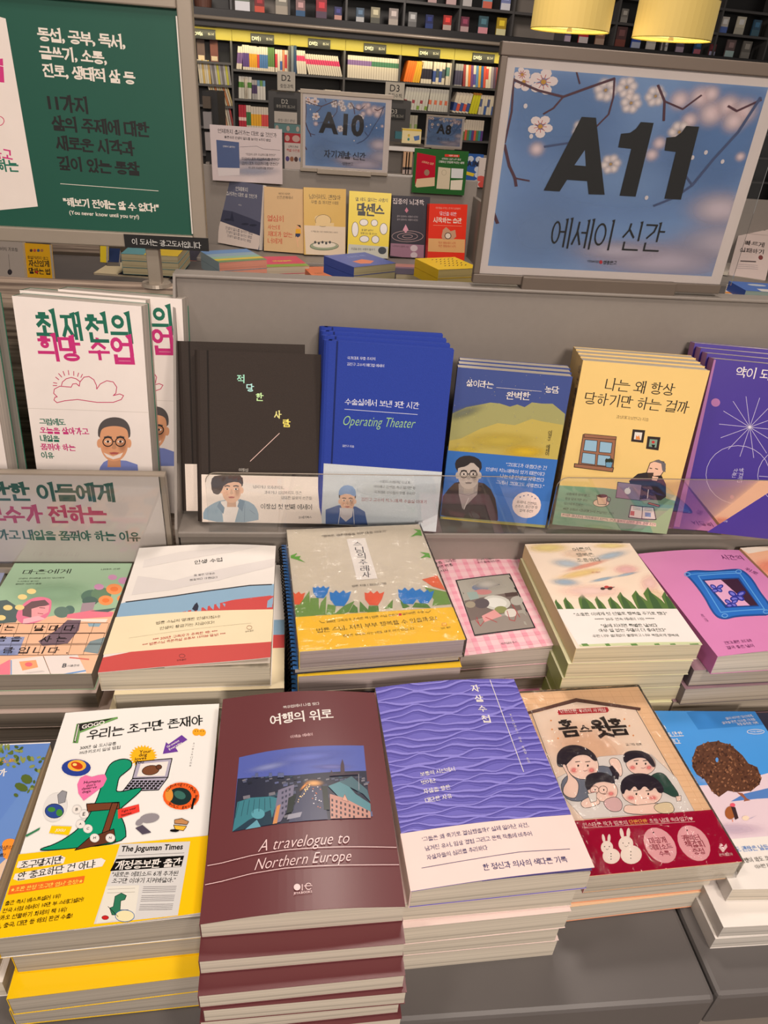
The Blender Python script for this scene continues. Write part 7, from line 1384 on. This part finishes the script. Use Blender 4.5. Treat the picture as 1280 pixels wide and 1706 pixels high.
# upper display shelves with face-out books
SL = [ZU, ws(767, 10)[1]+0, ws(767, 10)[1]+(ws(767, 10)[1]-ZU), ws(767, 10)[1]+2*(ws(767, 10)[1]-ZU)]
ue = [ws(x, 20)[0] for x in (292, 387, 483, 578, 674, 767, 856, 945, 1031, 1118, 1204, 1292)]
ue = [ue[0]-.9]+ue+[ue[-1]+.9, ue[-1]+1.8]
for i, (a, b_) in enumerate(zip(ue, ue[1:])):
    g = empty('upper_shelf', WM, f'{(words+["fourteenth", "fifteenth"])[i]} upper display shelf bay from the left, above the cornice', 'shelf', 'upper display shelf bays')
    pale = i in (2, 7); box_obj('back_panel', 'grey_metal' if pale else 'black', a+.001, .24, ZU, b_-.001, .26, 3.5, g); box_obj('side_panel', 'shelf_edge', b_-.028, -.05, ZU, b_-.001, .24, 3.5, g)
    for z in SL[1:]: box_obj('shelf_board', 'shelf_edge', a+.002, -.05, z-.03, b_-.028, .24, z, g)
face = []
def addf(zf, L_, lvl):
    for (x0, x1, c1, c2) in L_: face.append((zf[0]+x0/zf[2], zf[0]+x1/zf[2], lvl, c1, c2))
addf((330, 0, 5.565), [(345, 480, (110, 120, 106), (220, 220, 226)), (525, 615, (120, 36, 40), (206, 80, 60)), (718, 840, (140, 136, 126), (170, 160, 146)), (905, 990, (140, 110, 110), (50, 90, 130)), (1092, 1190, (150, 40, 50), (90, 70, 90)), (1262, 1330, (50, 50, 100), (200, 150, 140))], 0)
addf((580, 0, 4.571), [(60, 120, (70, 90, 110), (190, 190, 190)), (172, 240, (150, 144, 120), (90, 90, 80)), (310, 380, (150, 140, 136), (180, 170, 160)), (460, 522, (140, 140, 140), (110, 110, 110)), (592, 650, (30, 40, 90), (40, 60, 120)), (728, 790, (170, 50, 46), (190, 170, 160)), (862, 925, (110, 50, 70), (190, 160, 160)), (1000, 1072, (60, 90, 100), (220, 150, 160)), (1140, 1212, (180, 150, 40), (226, 220, 170))], 0)
addf((860, 0, 3.048), [(250, 295, (90, 80, 130), (200, 180, 200)), (338, 385, (200, 40, 60), (220, 210, 210)), (425, 470, (150, 110, 90), (190, 160, 140)), (527, 580, (90, 60, 60), (130, 70, 60)), (615, 660, (60, 90, 180), (190, 200, 226)), (695, 740, (200, 196, 190), (226, 220, 214)), (775, 805, (190, 180, 180), (226, 224, 220)), (850, 890, (90, 80, 100), (190, 170, 190)), (945, 980, (40, 80, 120), (200, 110, 130)), (1028, 1058, (120, 50, 60), (190, 190, 226)), (1110, 1155, (110, 90, 90), (190, 220, 220)), (1195, 1240, (120, 116, 110), (150, 146, 140))], 0)
addf((580, 0, 4.571), [(605, 670, (90, 70, 70), (190, 160, 160)), (745, 820, (110, 60, 60), (200, 170, 170)), (870, 940, (110, 100, 100), (190, 186, 186)), (1025, 1095, (120, 170, 190), (214, 110, 90)), (1165, 1235, (130, 140, 190), (220, 220, 230))], 1)
addf((860, 0, 3.048), [(545, 580, (130, 126, 120), (150, 146, 140)), (940, 970, (150, 140, 136), (120, 110, 110)), (1065, 1105, (220, 214, 206), (90, 120, 200)), (1148, 1192, (226, 220, 200), (200, 196, 180)), (1235, 1275, (50, 90, 120), (70, 110, 130))], 1)
place_w = ['above the D벽1 plate', 'above the D벽2 plate', 'above the D벽3 plate', 'above the D벽4 plate', 'right of the lamps', 'behind the pendant lamps']
def cname(c):
    r_, g_, b_ = c; mx = max(c); mn = min(c); lum = 'dark' if mx < 110 else 'mid' if mx < 180 else 'pale'
    if mx-mn < 30: return {'dark': 'charcoal', 'mid': 'grey', 'pale': 'white'}[lum]
    h = 'red' if r_ == mx and g_ < 110 and b_ < 110 else 'orange' if r_ == mx and b_ < g_-20 and g_ < 150 else 'yellow' if r_ == mx and b_ < 100 else 'pink' if r_ == mx and b_ >= g_ else 'tan' if r_ == mx else 'green' if g_ == mx else 'blue'
    return h
for k, (p0, p1, lvl, c1, c2) in enumerate(face):
    y_ = 20 if lvl == 0 else 0; s0, s1 = ws(p0, y_)[0], ws(p1, y_)[0]; hgt = (s1-s0)*1.5; z = SL[lvl]+.003
    o = Mesh().box(s0, -.03, z, s1, -.005, z+hgt, c1).box(s0, -.033, z, s1, -.03, z+hgt*.38, c2).box(s0+(s1-s0)*.25, -.0325, z+hgt*.55, s1-(s1-s0)*.2, -.03, z+hgt*.85, tuple(min(255, v*1.5) for v in c1)).build('paperback_book', 'far'); o.matrix_world = WM
    tag(o, f'{cname(c1)} over {cname(c2)} face-out book, {(words+["fourteenth","fifteenth"]+[w_+" to last" for w_ in words]+["last"])[sorted(q[0] for q in face if q[2] == lvl).index(p0)]} from the left on the {"lower" if lvl == 0 else "upper"} display shelf', 'book', 'face-out books on the upper display shelves')
o = Mesh().tube((ws(338, 3)[0], -.02, ZU+.0), (ws(338, 3)[0], -.02, ZU+.16), .10, .12, 20, (96, 62, 50)).build('clay_pot', 'far', smooth=False); o.matrix_world = WM; tag(o, 'round brown clay pot on the pale upper shelf at the left', 'pot')
# ---- pendant lamps
def pendant(px, pyb, label):
    g0 = on_y(px, pyb, 5.2); R_ = .243; H_ = .205
    g = empty('pendant_lamp', place(g0[0], 5.2, g0[2]), label, 'lamp', 'yellow drum pendant lamps')
    m = Mesh(); n = 40
    for i in range(n):
        a, b_ = 2*PI*i/n, 2*PI*(i+1)/n
        m.quad((R_*math.cos(a), R_*math.sin(a), 0), (R_*math.cos(b_), R_*math.sin(b_), 0), (R_*math.cos(b_), R_*math.sin(b_), H_), (R_*math.cos(a), R_*math.sin(a), H_), 'white')
    m.build('lamp_shade', 'shade', g, smooth=True); Mesh().tube((0, 0, .018), (0, 0, .022), R_-.004, k=40).build('diffuser', 'diffuser', g)
    for z in (0, H_):
        rim = Mesh()
        for i in range(n): a, b_ = 2*PI*i/n, 2*PI*(i+1)/n; rim.tube((R_*math.cos(a), R_*math.sin(a), z), (R_*math.cos(b_), R_*math.sin(b_), z), .003, k=4, caps=False)
        rim.build('rim', 'fascia', g)
    Mesh().tube((0, 0, -.006), (0, 0, .02), .018, .012, 14).build('finial', 'frame', g); Mesh().tube((0, 0, H_-.01), (0, 0, 3.7-g0[2]), .006, k=8).build('cord', 'black', g)
    l = bpy.data.lights.new('bulb', 'POINT'); l.energy = 5; l.color = (1, .82, .5); l.shadow_soft_size = .08; lo = bpy.data.objects.new('bulb', l); COL.objects.link(lo); lo.location = (g0[0], 5.2, g0[2]-.12)
pendant(949, 51, 'lit yellow drum pendant lamp, left of the two above the A11 sign'); pendant(1118, 66, 'lit yellow drum pendant lamp, right of the two above the A11 sign')

# the front copies of the white books get their print too once it exists
finish_prints(); PENDING.clear()
for c, src in HOPE:
    if src is None: continue
    have = {ch.name.split('.')[0] for ch in c.children}
    for ch in src.children:
        if ch.name.split('.')[0] not in have: d = ch.copy(); COL.objects.link(d); d.parent = c
finish_prints()
